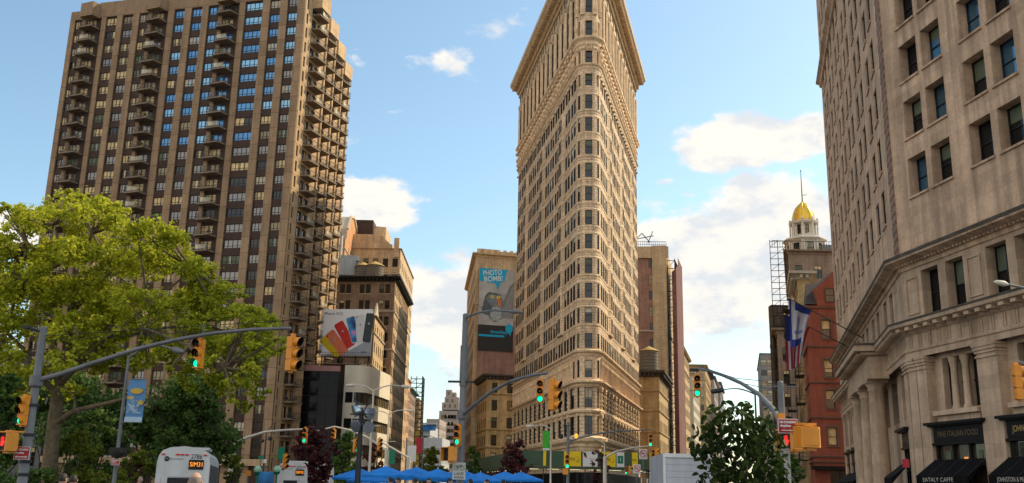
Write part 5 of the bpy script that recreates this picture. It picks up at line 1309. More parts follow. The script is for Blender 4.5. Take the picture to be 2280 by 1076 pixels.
def redbrick():
    P0=V((41.6,134,0)); w=13
    pts=[P0+dirv(14.1)*11,P0,P0+V((w,-.4,0)),P0+V((w,-.4,0))+dirv(14.1)*11]
    t,wn=building('red_brick_house','red brick corner house with a steep gable, stone trimmed windows and dark ground floor','house',pts,27.2,M['brick_red'],{},finish=False) if False else (None,None)
    t=thing('red_brick_house','red brick corner house with a steep gable, stone-trimmed windows and a dark ground floor','house',(46,138,0)); W=MB(); wins=[]
    A=V((P0.x,P0.y,0)); B=V((P0.x+w,P0.y-.4,0))
    facade(W,pts[0],P0,0,27.2,grid_cols(11,3,1.2),grid_rows(7,5,4.1,2.5),M['brick_red'],.3,wins,'sash','frame','lit')
    rws=[(7.9,10.3),(12.9,15.4),(17.2,19.6),(22.6,25.2)]
    facade(W,A,B,5.6,27.2,[(2.1,3.3),(7,8.2)],rws,M['brick_red'],.35,wins,'sash','frame','lit')
    facade(W,A,B,0,5.6,[(2.0,4.9),(6.5,10)],[(.6,4.6)],M['brick_red'],.4,wins,'grid','frame','room')
    W.face([B,pts[3],pts[3]+V((0,0,27.2)),B+V((0,0,27.2))],M['brick_red'])
    u=(B-A).normalized(); n_=V((u.y,-u.x,0))
    # dormer gable
    g=[(1.6,27.2),(1.6,29.8),(4.6,32.6),(7.6,29.8),(7.6,27.2)]
    f=[A+u*a+n_*.05+V((0,0,z)) for a,z in g]; W.face(f,M['brick_red']); bk=[p-n_*5 for p in f]
    for i in range(4): W.face([f[i],f[i+1],bk[i+1],bk[i]],M['brick_red'] if i in(0,3) else M['slate'])
    wins.append(win(A+u*3.4+n_*.09+V((0,0,27.7)),u,1.3,2.0,'sash','frame','room'))
    part('wall',W,t)
    R_=MB(); R_.face([A+V((0,0,27.4)),B+V((0,0,27.4)),B-n_*3+V((0,0,31)),A-n_*3+V((1,0,31))],M['slate']); R_.face([A+V((0,0,27.4)),A-n_*3+V((1,0,31)),pts[0]+V((0,0,27.4))],M['slate']); R_.face([A-n_*3+V((1,0,31)),B-n_*3+V((0,0,31)),pts[3]+V((0,0,31)),pts[0]+V((0,0,27.4))],M['roof']); part('roof',R_,t)
    k=MB()
    for z in(5.7,6.4,11.6,16.4,21.4,26.9): k.molding([pts[0],A,B],[(0,z-.12),(.18,z-.1),(.22,z+.1),(0,z+.15)],M['brownst'])
    for r0,r1 in rws:
        for a,b_ in((2.1,3.3),):
            k.box(A+u*((a+b_)/2)+n_*.05+V((0,0,r1+.18)),(b_-a+.5,.12,.36),M['brownst'],rz=-.03); k.box(A+u*((a+b_)/2)+n_*.06+V((0,0,r0-.12)),(b_-a+.5,.2,.2),M['brownst'],rz=-.03)
            for x in(a-.13,b_+.13): k.box(A+u*x+n_*.03+V((0,0,(r0+r1)/2)),(.24,.08,r1-r0),M['brownst'],rz=-.03)
    part('stone_trim',k,t)
    s=MB(); s.box(A+u*6+n_*.6+V((0,0,4.9)),(13,1.2,.5),M['blackshop'],rz=-.03); part('canopy',s,t)
    collect(t,wins,60)
M['slate']=mat('slate roof',(.06,.05,.045),.7,.3,1,brick=(.4,.25,.02,.6)); M['brownst']=mat('brownstone trim',(.15,.08,.055),.85,.2,1)
redbrick()
# fire escapes on the pale house flank
def fire_escape(P,az,zs,w,d,label):
    u=dirv(az); n_=V((u.y,-u.x,0)); P=V(P); b=MB(); r=MB(); s=MB(); K=M['iron']
    t=thing('fire_escape',label,'fire escape',tuple(P))
    for i,z in enumerate(zs):
        c=P+V((0,0,z)); b=MB()
        b.box(c+n_*(d/2),(w,d,.08),K,rz=math.atan2(u.y,u.x))
        part('platform',b,t); r=MB()
        for hh in(.5,1.05):
            r.bar(c-u*w/2+n_*d+V((0,0,hh)),c+u*w/2+n_*d+V((0,0,hh)),.05,.05,K)
            for sg in(-1,1): r.bar(c+u*sg*w/2+V((0,0,hh)),c+u*sg*w/2+n_*d+V((0,0,hh)),.05,.05,K)
        for j in range(9): q=c+u*(-w/2+w*j/8)+n_*d; r.bar(q,q+V((0,0,1.05)),.03,.03,K)
        part('railing',r,t)
        if i<len(zs)-1:
            s=MB()
            a=c-u*w*.35+n_*d*.6; e=P+V((0,0,zs[i+1]))+u*w*.35+n_*d*.6
            s.bar(a,e,.06,.1,K); s.bar(a+n_*.5,e+n_*.5,.06,.1,K)
            for j in range(12): q=a+(e-a)*j/12; s.bar(q,q+n_*.5,.14,.03,K)
            part('stair',s,t)
fire_escape((42.2,138.5,0),180+14.1,[6+3.9*i for i in range(6)],4.2,1.2,'black iron fire escape zigzagging down the flank of the red brick house')
fire_escape((44.6,151,0),180+14.1,[6+3.9*i for i in range(7)],4.2,1.3,'black iron fire escape on the pale house left of the red brick house')
# building behind the park trees on the far left
building('park_side_building','dark old building glimpsed through the plane tree at the far left edge',[V((-110,236,0)),V((-88,232,0)),V((-86,262,0)),V((-110,262,0))],50,M['brick_br'],{0:E_(22.4,5,1.8,grid_rows(4,11,4.1,2.3)),1:E_(30,6,1.6,grid_rows(4,11,4.1,2.3))},corn=1.0,cornm=M['copper'] if 'copper' in M else None,belts=(12,44),nwin=40)
building('park_side_building','pale low stone building with a rounded window behind the left traffic signal',[V((-84,122,0)),V((-66,121,0)),V((-66,140,0)),V((-84,140,0))],17,M['stone_gy'],{0:E_(13,3,1.6,grid_rows(3,3,4.4,2.6)),1:E_(19,4,1.6,grid_rows(3,3,4.4,2.6))},corn=.8,nwin=20)
# ================================================================ trees and shrubs
def leaf_cloud(mb,clumps,n,size,mt,r,density=1.0,sub=.34,flat=.75):
    """clumps: (centre, radius). leaves gather in small sprays through each clump, denser outside"""
    tot=sum(c[1]**2.2 for c in clumps); sprays=[]
    for c,R in clumps:
        k=max(3,int(n*(R**2.2)/tot/38))
        for _ in range(k):
            d=V((r.gauss(0,1),r.gauss(0,1),r.gauss(0,1))).normalized(); rr=R*(r.random()**.45)
            q=c+V((d.x*rr,d.y*rr,d.z*rr*flat)); sr_=sub*R*r.uniform(.35,.75); sprays.append(q)
            for _ in range(int(38*r.uniform(.5,1.5))):
                e=V((r.gauss(0,.55),r.gauss(0,.55),r.gauss(0,.38)))*sr_; p=q+e
                a=V((r.gauss(0,1),r.gauss(0,1),r.gauss(0,.6))).normalized(); b_=a.cross(V((r.gauss(0,1),r.gauss(0,1),r.gauss(0,1)))).normalized()
                s=size*r.uniform(.6,1.3)
                mb.face([p-a*s*.5,p-b_*s*.34,p+a*s*.55,p+b_*s*.34],mt)
    return sprays
def tree(name,label,base,limbs,clumps,n,size,lm,bark,seed,trunk_r,group=None,sub=.34,flat=.75,twigs=3,trunk=None):
    """limbs: list of polylines (points, r0) growing from the trunk; twigs join limbs to leaf sprays"""
    r=random.Random(seed); base=V(base); t=thing(name,label,'tree',tuple(base),group=group)
    tr=MB()
    for pts,rs in limbs: tr.tube(pts,rs,bark,n=9)
    lc=MB(); sprays=leaf_cloud(lc,clumps,n,size,lm,r,sub=sub,flat=flat)
    nodes_=[V(p) for pts,rs in limbs for p in pts[1:]]
    for c,R in clumps:
        nb=min(nodes_,key=lambda q:(q-c).length)
        md=(nb+c)/2+V((r.uniform(-.1,.1),r.uniform(-.1,.1),-.08))*R*1.2
        tr.tube([nb,md,c],[trunk_r*.2,trunk_r*.13,trunk_r*.06],bark,n=6)
        near=[s for s in sprays if (s-c).length<R*1.05]
        for s in r.sample(near,min(twigs,len(near))): tr.tube([c,(c+s)/2+V((0,0,-.05*R)),s],[trunk_r*.07,trunk_r*.05,trunk_r*.02],bark,n=4)
    part('trunk',tr,t); part('crown',lc,t); return t
M['silver']=mat('polished lamp metal',(.5,.52,.55),.18,.1,2,metal=.9); M['lampyel']=mat('amber lantern glass',(.9,.45,.03),.4,.1,5,emit=1.0); M['globe']=mat('green and white globe glass',(.35,.6,.42),.3,.3,3); M['sign_pl']=mat('dull white sign enamel',(.42,.43,.4),.5,.15,3); M['notice']=mat('printed notice plate',(.5,.5,.5),.5,.1,3,brick=(.5,.045,.012,.6))
M['lf_plane']=leafmat('sunlit plane leaves',(.22,.265,.012),(.58,.57,.05),.5)
M['lf_dark']=leafmat('dark green leaves',(.038,.08,.02),(.11,.18,.035),.32)
M['lf_mid']=leafmat('mid green leaves',(.08,.12,.016),(.24,.27,.035),.4)
M['lf_maroon']=leafmat('maroon leaves',(.05,.013,.016),(.13,.04,.04),.2)
M['lf_near']=leafmat('broad leaves darkened for shade',(.012,.026,.004),(.04,.065,.01),.2)  # leaf colour darkened in place of shade on the young tree
M['lf_red']=leafmat('reddish shrub leaves',(.06,.018,.012),(.14,.04,.02),.25)
def C(px,py,Y,pr): return (at(px,py,Y),pr/LENS*Y)
def plane_tree():
    Y=47; r=random.Random(5)
    sil=[(150,455,50),(105,490,50),(60,500,45),(195,470,45),(250,490,50),(310,510,50),(365,520,45),(30,560,50),(100,560,60),(180,550,60),(260,570,60),(340,590,55),(410,580,45),(450,600,45),(490,640,45),(430,660,55),(500,690,45),(545,710,45),(585,735,42),(560,790,42),(600,770,30),(520,770,50),(20,640,60),(100,650,65),(190,640,65),(280,660,60),(360,680,55),(30,720,55),(110,735,50),(200,720,55),(290,740,50),(370,760,45),(440,740,50),(470,800,40),(550,850,30),(575,880,26),(530,905,24),(300,800,40),(150,800,40),(15,790,45),(240,420+40,30),(165,425,25),(20,480,25),(-40,560,70),(-50,680,70),(-60,800,60),(390,800,35),(220,800,40),(80,830,35),(505,850,30),(40,880,40),(-20,760,60),(10,850,50),(150,870,35),(60,600,60),(-20,640,60),(230,690,60),(320,800,40),(200,760,60),(470,850,32),(430,830,34),(520,860,34),(545,830,36),(600,720,34),(580,700,36),(390,840,28),(490,770,40),(60,830,40)]
    cl=[]
    for x,y,p in sil:
        for k in range(3): cl.append(C(x+r.uniform(-22,22),y+r.uniform(-14,14),Y+r.uniform(-3.5,3.5),p*r.uniform(.7,.98)))
    def L(pts,r0,r1): 
        P=[at(x,y,Yy) for x,y,Yy in pts]; return (P,[r0+(r1-r0)*i/(len(P)-1) for i in range(len(P))])
    b=at(112,1040,Y); b0=V((b.x,b.y,.15))
    tr=[b0,at(112,1030,Y),at(122,930,Y),at(132,860,Y)]
    limbs=[(tr,[.48,.36,.31,.28]),
     L([(128,940,Y),(165,915,Y-1),(230,900,Y-2),(290,885,Y-2.5)],.16,.07),
     L([(132,860,Y),(150,800,Y+.5),(158,700,Y+1),(185,610,Y+1),(205,520,Y)],.22,.05),
     L([(132,860,Y),(118,780,Y-.5),(125,700,Y-1),(110,600,Y-1),(120,500,Y-1)],.17,.04),
     L([(130,880,Y),(90,840,Y-.5),(55,780,Y-1),(15,740,Y-1.5),(-40,690,Y-2)],.17,.05),
     L([(135,855,Y),(185,800,Y-1),(260,735,Y-1.5),(330,680,Y-1),(430,600,Y)],.17,.04),
     L([(185,800,Y-1),(240,760,Y+1),(330,735,Y+2),(450,720,Y+2),(560,760,Y+1)],.13,.04),
     L([(158,700,Y+1),(230,620,Y+2),(300,560,Y+2),(350,525,Y+1)],.11,.03),
     L([(260,735,Y-1.5),(320,730,Y-3),(420,770,Y-3),(500,820,Y-2)],.09,.03),
     L([(15,740,Y-1.5),(40,640,Y-2),(60,540,Y-1)],.09,.03)]
    tree('plane_tree','big sunlit plane tree with yellow-green leaves and a mottled forked trunk at the left',tuple(b0),limbs,cl,95000,.185,M['lf_plane'],M['bark'],11,.42,sub=.55,twigs=4)
plane_tree()
def simple_tree(name,label,px,Y,zt_px,halfw,lm,bark,n,size,seed,base_px=None,trunk_r=.16,low=.45,nc=16,group=None,shape=1.0):
    r=random.Random(seed); top=at(px,zt_px,Y); H=top.z; w=halfw/LENS*Y; x=top.x; b=V((x,Y,.1))
    cl=[]; z0=H*low
    for i in range(nc):
        f=(i+.5)/nc; z=z0+(H-z0)*f*.93; ww=w*math.sin(math.pi*min(1,max(.12,(f*.82+.16)))) **.7*shape
        a=r.random()*6.28; rr=ww*r.uniform(.1,.72); cl.append((V((x+rr*math.cos(a),Y+rr*math.sin(a),z)),w*r.uniform(.3,.48)))
    lim=[([b,V((x+.05,Y,H*low*.6)),V((x-.03,Y,H*.62)),V((x,Y,H*.9))],[trunk_r,trunk_r*.8,trunk_r*.5,trunk_r*.15])]
    for i in range(5):
        a=i*1.256+r.random(); lim.append(([V((x,Y,H*(low*.8+.07*i))),V((x+w*.35*math.cos(a),Y+w*.35*math.sin(a),H*(low+.1+.08*i))),V((x+w*.7*math.cos(a),Y+w*.7*math.sin(a),H*(low+.22+.08*i)))],[trunk_r*.5,trunk_r*.3,trunk_r*.1]))
    return tree(name,label,tuple(b),lim,cl,n,size,lm,bark,seed,trunk_r,group=group,sub=.5,twigs=2)
simple_tree('dark_tree','dense dark green tree standing behind the nearest bus',425,60,838,118,M['lf_dark'],M['bark_d'],15000,.24,21,trunk_r=.3,low=.28,nc=34,shape=1.15)
simple_tree('dark_tree','very dark tree at the far left edge behind the traffic signals',12,42,822,75,M['lf_dark'],M['bark_d'],8000,.22,22,low=.15,nc=20)
simple_tree('street_tree','leafy green street tree between the two buses, catching sun on its tip',527,50,1000,30,M['lf_mid'],M['bark_d'],2600,.14,23,low=.15,nc=12)
simple_tree('maroon_tree','large maroon-leaved tree to the right of the second bus',705,76,955,60,M['lf_maroon'],M['bark_d'],7000,.24,24,low=.3,nc=22)
simple_tree('street_tree','dark green tree right of the maroon tree, under the cream curved building',782,95,948,50,M['lf_dark'],M['bark_d'],5000,.28,25,low=.2,nc=18)
simple_tree('maroon_tree','small reddish maroon tree behind the floodlight post',842,100,985,32,M['lf_red'],M['bark_d'],2600,.24,26,low=.3,nc=12)
simple_tree('street_tree','sunlit green tree far down the avenue in the skyline gap',962,190,995,34,M['lf_mid'],M['bark_d'],4200,.5,27,low=.2,nc=16)
simple_tree('street_tree','smaller green tree left of the far avenue tree, beside the red banner',943,175,1014,20,M['lf_mid'],M['bark_d'],1800,.42,28,low=.2,nc=10)
simple_tree('street_tree','dark green tree behind the central signal pole, by the honey sandstone building',1058,150,990,26,M['lf_dark'],M['bark_d'],2600,.4,29,low=.3,nc=12)
simple_tree('maroon_tree','maroon-leaved tree in front of the wedge-shaped tower at its left foot',1143,92,982,48,M['lf_maroon'],M['bark_d'],5000,.25,30,low=.35,nc=18)
simple_tree('maroon_tree','thin maroon sapling in front of the yellow banners',1340,96,1004,34,M['lf_maroon'],M['bark_d'],1300,.22,31,low=.25,nc=10,trunk_r=.09)
simple_tree('street_tree','green street tree half hidden behind the pedestrian signals on the right pavement',1835-70,60,1005,38,M['lf_dark'],M['bark_d'],2400,.2,33,low=.2,nc=12)
def near_tree():
    Y=17; r=random.Random(8)
    sil=[(1650,925,30),(1615,915,25),(1590,940,25),(1620,960,32),(1665,960,34),(1700,945,28),(1710,985,32),(1670,1000,36),(1625,1005,34),(1580,985,24),(1560,1005,18),(1545,985,14),(1590,1030,26),(1640,1045,34),(1690,1040,34),(1725,1015,26),(1740,1050,24),(1600,1070,26),(1560,1060,14),(1735,975,16),(1660,900,16),(1575,960,20),(1650,1085,40),(1705,1085,34)]
    cl=[C(x,y,Y+r.uniform(-.5,.5),p) for x,y,p in sil]; b=at(1658,1076,Y); b0=V((b.x,Y,.12))
    L=lambda pts,r0,r1:([at(x,y,Yy) for x,y,Yy in pts],[r0+(r1-r0)*i/(len(pts)-1) for i in range(len(pts))])
    limbs=[([b0,at(1658,1100,Y),at(1660,1020,Y),at(1655,950,Y),at(1650,900,Y)],[.06,.05,.035,.022,.01]),L([(1660,1060,Y),(1620,1000,Y-.2),(1590,960,Y-.3)],.025,.008),L([(1660,1050,Y),(1700,1000,Y+.2),(1725,960,Y+.3)],.025,.008),L([(1658,1090,Y),(1600,1050,Y+.2),(1560,1010,Y+.3)],.022,.007),L([(1660,1090,Y),(1710,1060,Y),(1745,1030,Y)],.022,.007)]
    t=thing('young_tree','young street tree with big drooping dark leaves close in front of the white box truck','tree',tuple(b0))
    tr=MB(); [tr.tube(p,q,M['bark_d'],n=7) for p,q in limbs]; lc=MB(); nd=[p for pts,_ in limbs for p in pts[1:]]
    for c,R in cl:
        nb=min(nd,key=lambda q:(q-c).length); tr.tube([nb,(nb+c)/2,c],[.01,.008,.004],M['bark_d'],n=4)
        for _ in range(int(66*(R/.25)**2)):
            d=V((r.gauss(0,.5),r.gauss(0,.5),r.gauss(0,.45)))*R*1.1; p=c+d; s=r.uniform(.07,.135)
            out=V((r.gauss(0,1),r.gauss(0,1),-1.0+r.gauss(0,.6))).normalized(); sd_=out.cross(V((r.gauss(0,1),r.gauss(0,1),r.gauss(0,.4)))).normalized(); up_=out.cross(sd_)
            tip=p+out*s*1.35; m1=p+out*s*.35; m2=p+out*s*.85
            lc.face([p,m1+sd_*s*.36+up_*s*.1,m2+sd_*s*.33+up_*s*.1,tip,m2,m1],M['lf_near']); lc.face([p,m1,m2,tip,m2-sd_*s*.33+up_*s*.1,m1-sd_*s*.36+up_*s*.1],M['lf_near'])
    part('trunk',tr,t); part('crown',lc,t)
near_tree()
def shrub(label,px,Y,top_px,halfw,lm,n,size,seed,name='shrub'):
    r=random.Random(seed); top=at(px,top_px,Y); w=halfw/LENS*Y; H=top.z; cl=[]
    for i in range(14): a=r.random()*6.28; q=w*r.random()**.5*.8; cl.append((V((top.x+q*math.cos(a),Y+q*.6*math.sin(a),H*r.uniform(.25,.88)*(1-.25*(q/w)**2))),w*.34))
    m_=MB()
    for i in range(6): a=i*1.05; m_.tube([(top.x+.1*math.cos(a),Y+.1*math.sin(a),.1),(top.x+w*.5*math.cos(a),Y+w*.3*math.sin(a),H*.75)],[.04,.015],M['bark_d'],n=5)
    t=thing(name,label,'shrub',(top.x,Y,.1),group='park edge shrubs'); part('stems',m_,t); l=MB(); leaf_cloud(l,cl,n,size,lm,r,sub=.6); part('foliage',l,t)
shrub('tall sunny green bush directly right of the plane tree trunk',185,48,920,60,M['lf_mid'],5200,.16,41)
shrub('tall dark bush in the park between the trunk and the banner post',220,54,865,85,M['lf_dark'],6500,.2,42)
shrub('yellow-green bush below the park banner',318,46,985,48,M['lf_mid'],3600,.15,43)
shrub('reddish bush beside the nearest bus',322,50,1000,44,M['lf_red'],2600,.15,44)
shrub('low leafy bush at the bottom left corner',40,40,1015,75,M['lf_dark'],3600,.15,45)
shrub('pale flowering hydrangea bush at the foot of the plane tree',100,42,1038,42,M['lf_mid'],2600,.12,46)
shrub('dark bush left of the nearest bus under the banner post',255,44,1035,50,M['lf_mid'],2400,.13,47)
shrub('bushy planter behind the blue parasols on the left',775,58,1052,30,M['lf_mid'],1600,.13,48)
shrub('planter grass under the right-hand blue parasols',1130,48,1066,45,M['lf_mid'],2200,.12,49)
shrub('dark mass of park foliage behind the plane tree',150,64,800,150,M['lf_dark'],9000,.3,50)
shrub('second dark mass of park foliage left of the dense dark tree',330,66,850,110,M['lf_dark'],7000,.3,51)

# ================================================================ street furniture
def signal(px,py,Y,rz,label,lit='g',s=1.0,z=None,P=None):
    p=V(P) if P is not None else at(px,py,Y); t=thing('traffic_signal',label,'traffic signal',tuple(p),rz=rz,group='yellow traffic signals')
    q=MB(); SG=M['sig']
    for i in(-1,0,1):
        q.box((0,0,i*.36*s),(.34*s,.2*s,.335*s),SG); q.box((0,.11*s,i*.36*s),(.28*s,.04*s,.28*s),SG)
    q.box((0,0,0),(.30*s,.16*s,1.06*s),SG); q.box((0,0,.58*s),(.12*s,.12*s,.1*s),SG); q.box((0,0,-.56*s),(.1*s,.1*s,.06*s),SG)
    lpart('housing',q,t)
    for i in(1,0,-1):
        v=MB(); r_=.148*s; L_=.25*s; vs=[];fs=[]; n=16
        for k in range(n+1):
            a=-math.pi*.30+(math.pi*1.60)*k/n; x,z_=r_*math.cos(a),r_*math.sin(a); dd=L_*(.75+.25*math.sin(a)); vs+=[(x,-.1*s,z_+i*.36*s),(x,-.1*s-dd,z_+i*.36*s)]
        for k in range(n): fs.append((2*k,2*k+1,2*k+3,2*k+2))
        v.mesh(vs,fs,SG,True); v.mesh([(a*.96,b,(c-i*.36*s)*.96+i*.36*s) for a,b,c in vs],[f[::-1] for f in fs],M['sigblk'],True); lpart('visor',v,t)
        le=MB(); mt=M['lens_g'] if (lit=='g' and i==-1) else M['lens_off']
        le.ball((0,-.085*s,i*.36*s),.135*s,mt,14,8,(1,.35,1)); lpart('lens',le,t,'lit green lens' if mt is M['lens_g'] else None)
    return t
def pedsignal(px,py,Y,rz,label,sym=True,s=1.0):
    p=at(px,py,Y); t=thing('pedestrian_signal',label,'pedestrian signal',tuple(p),rz=rz)
    q=MB(); q.prism([(-.23*s,-.13*s),(.23*s,-.13*s),(.23*s,.1*s),(.17*s,.15*s),(-.17*s,.15*s),(-.23*s,.1*s)],-.23*s,.23*s,M['sig'])
    q.box((0,-.16*s,.24*s),(.50*s,.22*s,.03*s),M['sig']); 
    for x in(-.24*s,.24*s): q.box((x,-.16*s,0),(.03*s,.2*s,.46*s),M['sig'])
    q.box((0,.02,.265*s),(.2*s,.12*s,.05*s),M['sig']); q.box((0,.02,-.265*s),(.2*s,.12*s,.05*s),M['sig']); q.box((0,.155*s,0),(.36*s,.02*s,.36*s),M['sig'])
    lpart('housing',q,t); f=MB(); f.box((0,-.135*s,0),(.42*s,.02,.42*s),M['sigblk']); lpart('face',f,t)
    if sym:
        h=MB(); K=M['lens_r']; c=-.15*s; h.box((-.02*s,c,-.04*s),(.11*s,.01,.13*s),K)
        for i in range(4): h.bar((-.065*s+i*.03*s,c,.02*s),(-.075*s+i*.035*s,c,.13*s-.01*abs(i-1.5)*s),.01,.022*s,K)
        h.bar((.035*s,c,-.05*s),(.085*s,c,.02*s),.01,.022*s,K); lpart('red_hand',h,t)
    return t
def mast(name,label,base,top,arm=None,ar=(.09,.05),r=(.16,.11),mt='steel',extra=None,cat='signal pole'):
    base=V(base); top=V(top); t=thing(name,label,cat,tuple(base)); MT=M[mt]
    q=MB(); q.tube([base,base+V((0,0,.25)),base+V((0,0,.3)),top],[r[0]*1.5,r[0]*1.5,r[0],r[1]],MT,n=14); q.ball(top,r[1]*1.05,MT,10,6,(1,1,.7)); part('pole',q,t)
    if arm:
        q=MB(); P=[V(p) for p in arm]; n=len(P); q.tube(P,[ar[0]+(ar[1]-ar[0])*i/(n-1) for i in range(n)],MT,n=10); q.tube([P[0]+V((0,0,-.16)),P[0]+V((0,0,.16))],[r[0]*1.25]*2,MT,n=14); part('mast_arm',q,t)
    if extra:
        for nm,fn in extra: q=MB(); fn(q); part(nm,q,t)
    return t
def arc_pts(a,b,rise,n=10):
    a=V(a);b=V(b); return [a+(b-a)*(i/n)+V((0,0,rise*math.sin(math.pi*.5*(i/n))*1.0-rise*(i/n))) for i in range(n+1)]
def grd(p,z=0.0): return V((p.x,p.y,z))
# A: left signal pole
Y=32; tp=at(98,732,Y); tp=V((-15.55,Y,tp.z)); base=V((-15.55,Y,.0)); a0=V((-15.55,Y,at(82,848,Y).z)); a1=at(648,731,30)
arm=[a0+(a1-a0)*f+V((0,0,d)) for f,d in((0,0),(.1,.06),(.25,.22),(.4,.36),(.55,.40),(.7,.36),(.85,.22),(1,.0))]
def wires(q): q.tube([tp+V((0,0,-.25)),a1+V((0,0,.25))],.012,M['iron'],n=4); q.tube([tp+V((0,0,-.4)),arm[5]+V((0,0,.08))],.01,M['iron'],n=4)
mast('signal_pole','tall grey signal pole at the left carrying a long rising mast arm over the buses',base,tp,arm,(.088,.048),(.17,.11),extra=[('camera_bracket',lambda q:(q.tube([tp+V((0,0,-.12)),tp+V((-.45,-.1,.0))],.05,M['steel_d'],n=8),q.box(tp+V((-.5,-.1,.02)),(.2,.3,.1),M['steel_d']))),('guy_wire',wires),('clamp',lambda q:[q.lathe([(.185,zz),(.19,zz+.02),(.19,zz+.07),(.185,zz+.09)],V((-15.55,32,0)),M['steel_d'],14) for zz in(1.7,2.1,2.95,3.9)]),('clamp',lambda q:q.lathe([(.19,-.2),(.21,-.18),(.21,.0),(.19,.02)],a0,M['steel'],14))])
def hang(P,Q,label='hanger'): b=MB(); b.bar(P,Q,.05,.05,M['steel']); return b
sA=arm[5].lerp(arm[4],.55)
P1=at(443,788,31.0); signal(0,0,0,-.25,'green-lit traffic signal hanging midway along the left mast arm',P=P1,s=.88)
P2=at(650,788,30.0); signal(0,0,0,1.15,'traffic signal at the tip of the left mast arm, turned side-on',lit='n',P=P2,s=1.0)
b=MB(); b.bar(P1+V((.06,.0,.5)),P1+V((.06,.0,.95)),.05,.05,M['steel']); solo('signal_hanger',b,'steel hanger bracket of the green-lit signal on the left mast arm','bracket',loc=tuple(P1+V((0,0,.5))))
P3=at(52,915,31.8); signal(0,0,0,-.35,'green-lit traffic signal mounted on the left side of the left signal pole',P=P3,s=.86)
b=MB(); 
for dz in(.48,-.48): b.bar(P3+V((0,0,dz)),V((-15.5,Y,P3.z+dz)),.07,.05,M['sig'])
solo('signal_bracket',b,'pair of orange brackets holding the signal to the left signal pole','bracket',loc=tuple(P3))
pedsignal(18,984,31.6,-.45,'orange pedestrian signal showing a red hand on the left signal pole',True,1.25)
b=MB(); c=at(18,984,31.6); 
for dz in(.33,-.33): b.bar(c+V((0,0,dz)),V((-15.5,Y,c.z+dz)),.06,.05,M['sig'])
solo('signal_bracket',b,'pair of orange brackets holding the pedestrian signal with the red hand','bracket',loc=tuple(c))
def no_standing(px,py,Y,w,h,rz,label,two=True,name='no_standing_sign'):
    p=at(px,py,Y); t=thing(name,label,'parking sign',tuple(p),rz=rz); q=MB(); lbox(q,-w/2,w/2,-h/2,h/2,0,M['sign_w'],.02); lbox(q,-w/2+.015,w/2-.015,-h/2+.015,h/2-.015,-.012,M['sign_red'],.01); lpart('plate',q,t)
    q=MB(); q.add(text_mb('NO STANDING',h*.15,M['sign_w'],width=w*.82,bold=.004),Matrix.Translation((0,-.022,h*.26))); q.add(text_mb('Anytime',h*.15,M['sign_w'],bold=.004),Matrix.Translation((-w*.12,-.022,h*.02)))
    q.bar((-w*.33,-.022,-h*.3),(w*.33,-.022,-h*.3),.006,h*.06,M['sign_w'])
    for s_ in ((-1,1) if two else (1,)): poly(q,[(s_*w*.4,-h*.3),(s_*w*.28,-h*.2),(s_*w*.28,-h*.4)],-.025,M['sign_w'])
    lpart('lettering',q,t)
no_standing(49,1009,31.75,.52,.40,-.1,'dark red NO STANDING Anytime sign on the left signal pole')
# B: park banner post
def lamp_post(label,bx,Y,tp,r=.07,arm=None,mt='steel',head=True,base_px=1076,arm2=None,cross=None,name='lamp_post'):
    top=at(tp[0],tp[1],Y); base=V((top.x,Y,0)); t=thing(name,label,'lamp post',tuple(base)); q=MB()
    q.tube([base,base+V((0,0,.6)),base+V((0,0,.65)),top],[r*2,r*1.7,r*1.25,r*.75],M[mt],n=12); part('pole',q,t)
    for a in (arm,arm2):
        if a:
            e=at(a[0],a[1],a[2] if len(a)>2 else Y); q=MB(); s=top+V((0,0,-.1)); P=[s+(e-s)*f+V((0,0,(e-s).length*.10*math.sin(math.pi*f))) for f in [i/8 for i in range(9)]]
            q.tube(P,[r*.6]*5+[r*.45]*4,M[mt],n=8); part('arm',q,t)
            if head:
                q=MB(); d=(P[-1]-P[-2]).normalized(); q.tube([P[-1],P[-1]+d*.12,P[-1]+d*.6,P[-1]+d*.72],[r*.6,.13,.12,.03],M[mt],n=8); part('lamp_head',q,t)
    if cross:
        q=MB(); c=at(tp[0],cross[0],Y); q.bar(V((top.x,Y,c.z))-V((cross[1],0,0)),V((top.x,Y,c.z))+V((cross[1],0,0)),.07,.07,M[mt]); part('cross_bar',q,t)
    return t,top
lamp_post('slim grey park lamp post carrying the blue and yellow banner',0,41,(287,792),.075,arm=(385,777,39))
def banner(px,py,Y,w,h,rz,mt,label,fn=None,name='street_banner'):
    p=at(px,py,Y); t=thing(name,label,'banner',tuple(p),rz=rz); q=MB(); vs=[];n=6;mm=10
    for j in range(mm+1):
        for i in range(n+1):
            x=-w/2+w*i/n; z=-h/2+h*j/mm; vs.append((x,.02*math.sin(x*6+z*2),z))
    q.mesh(vs,[(j*(n+1)+i,j*(n+1)+i+1,(j+1)*(n+1)+i+1,(j+1)*(n+1)+i) for j in range(mm) for i in range(n)],mt,True); lpart('cloth',q,t)
    q=MB()
    for z in(h/2,-h/2): q.bar((-w/2-.12,0,z),(w/2,0,z),.035,.035,M['steel'])
    lpart('banner_arm',q,t)
    if fn: q=MB(); fn(q,w,h); lpart('print',q,t)
    return t
M['ban_blue']=mat('faded blue banner',(.09,.22,.42),.8,.2,1.2); M['ban_yel']=mat('mustard banner print',(.5,.33,.05),.8,.1,2); M['ban_lt']=mat('pale blue banner print',(.35,.48,.6),.8,.1,2)
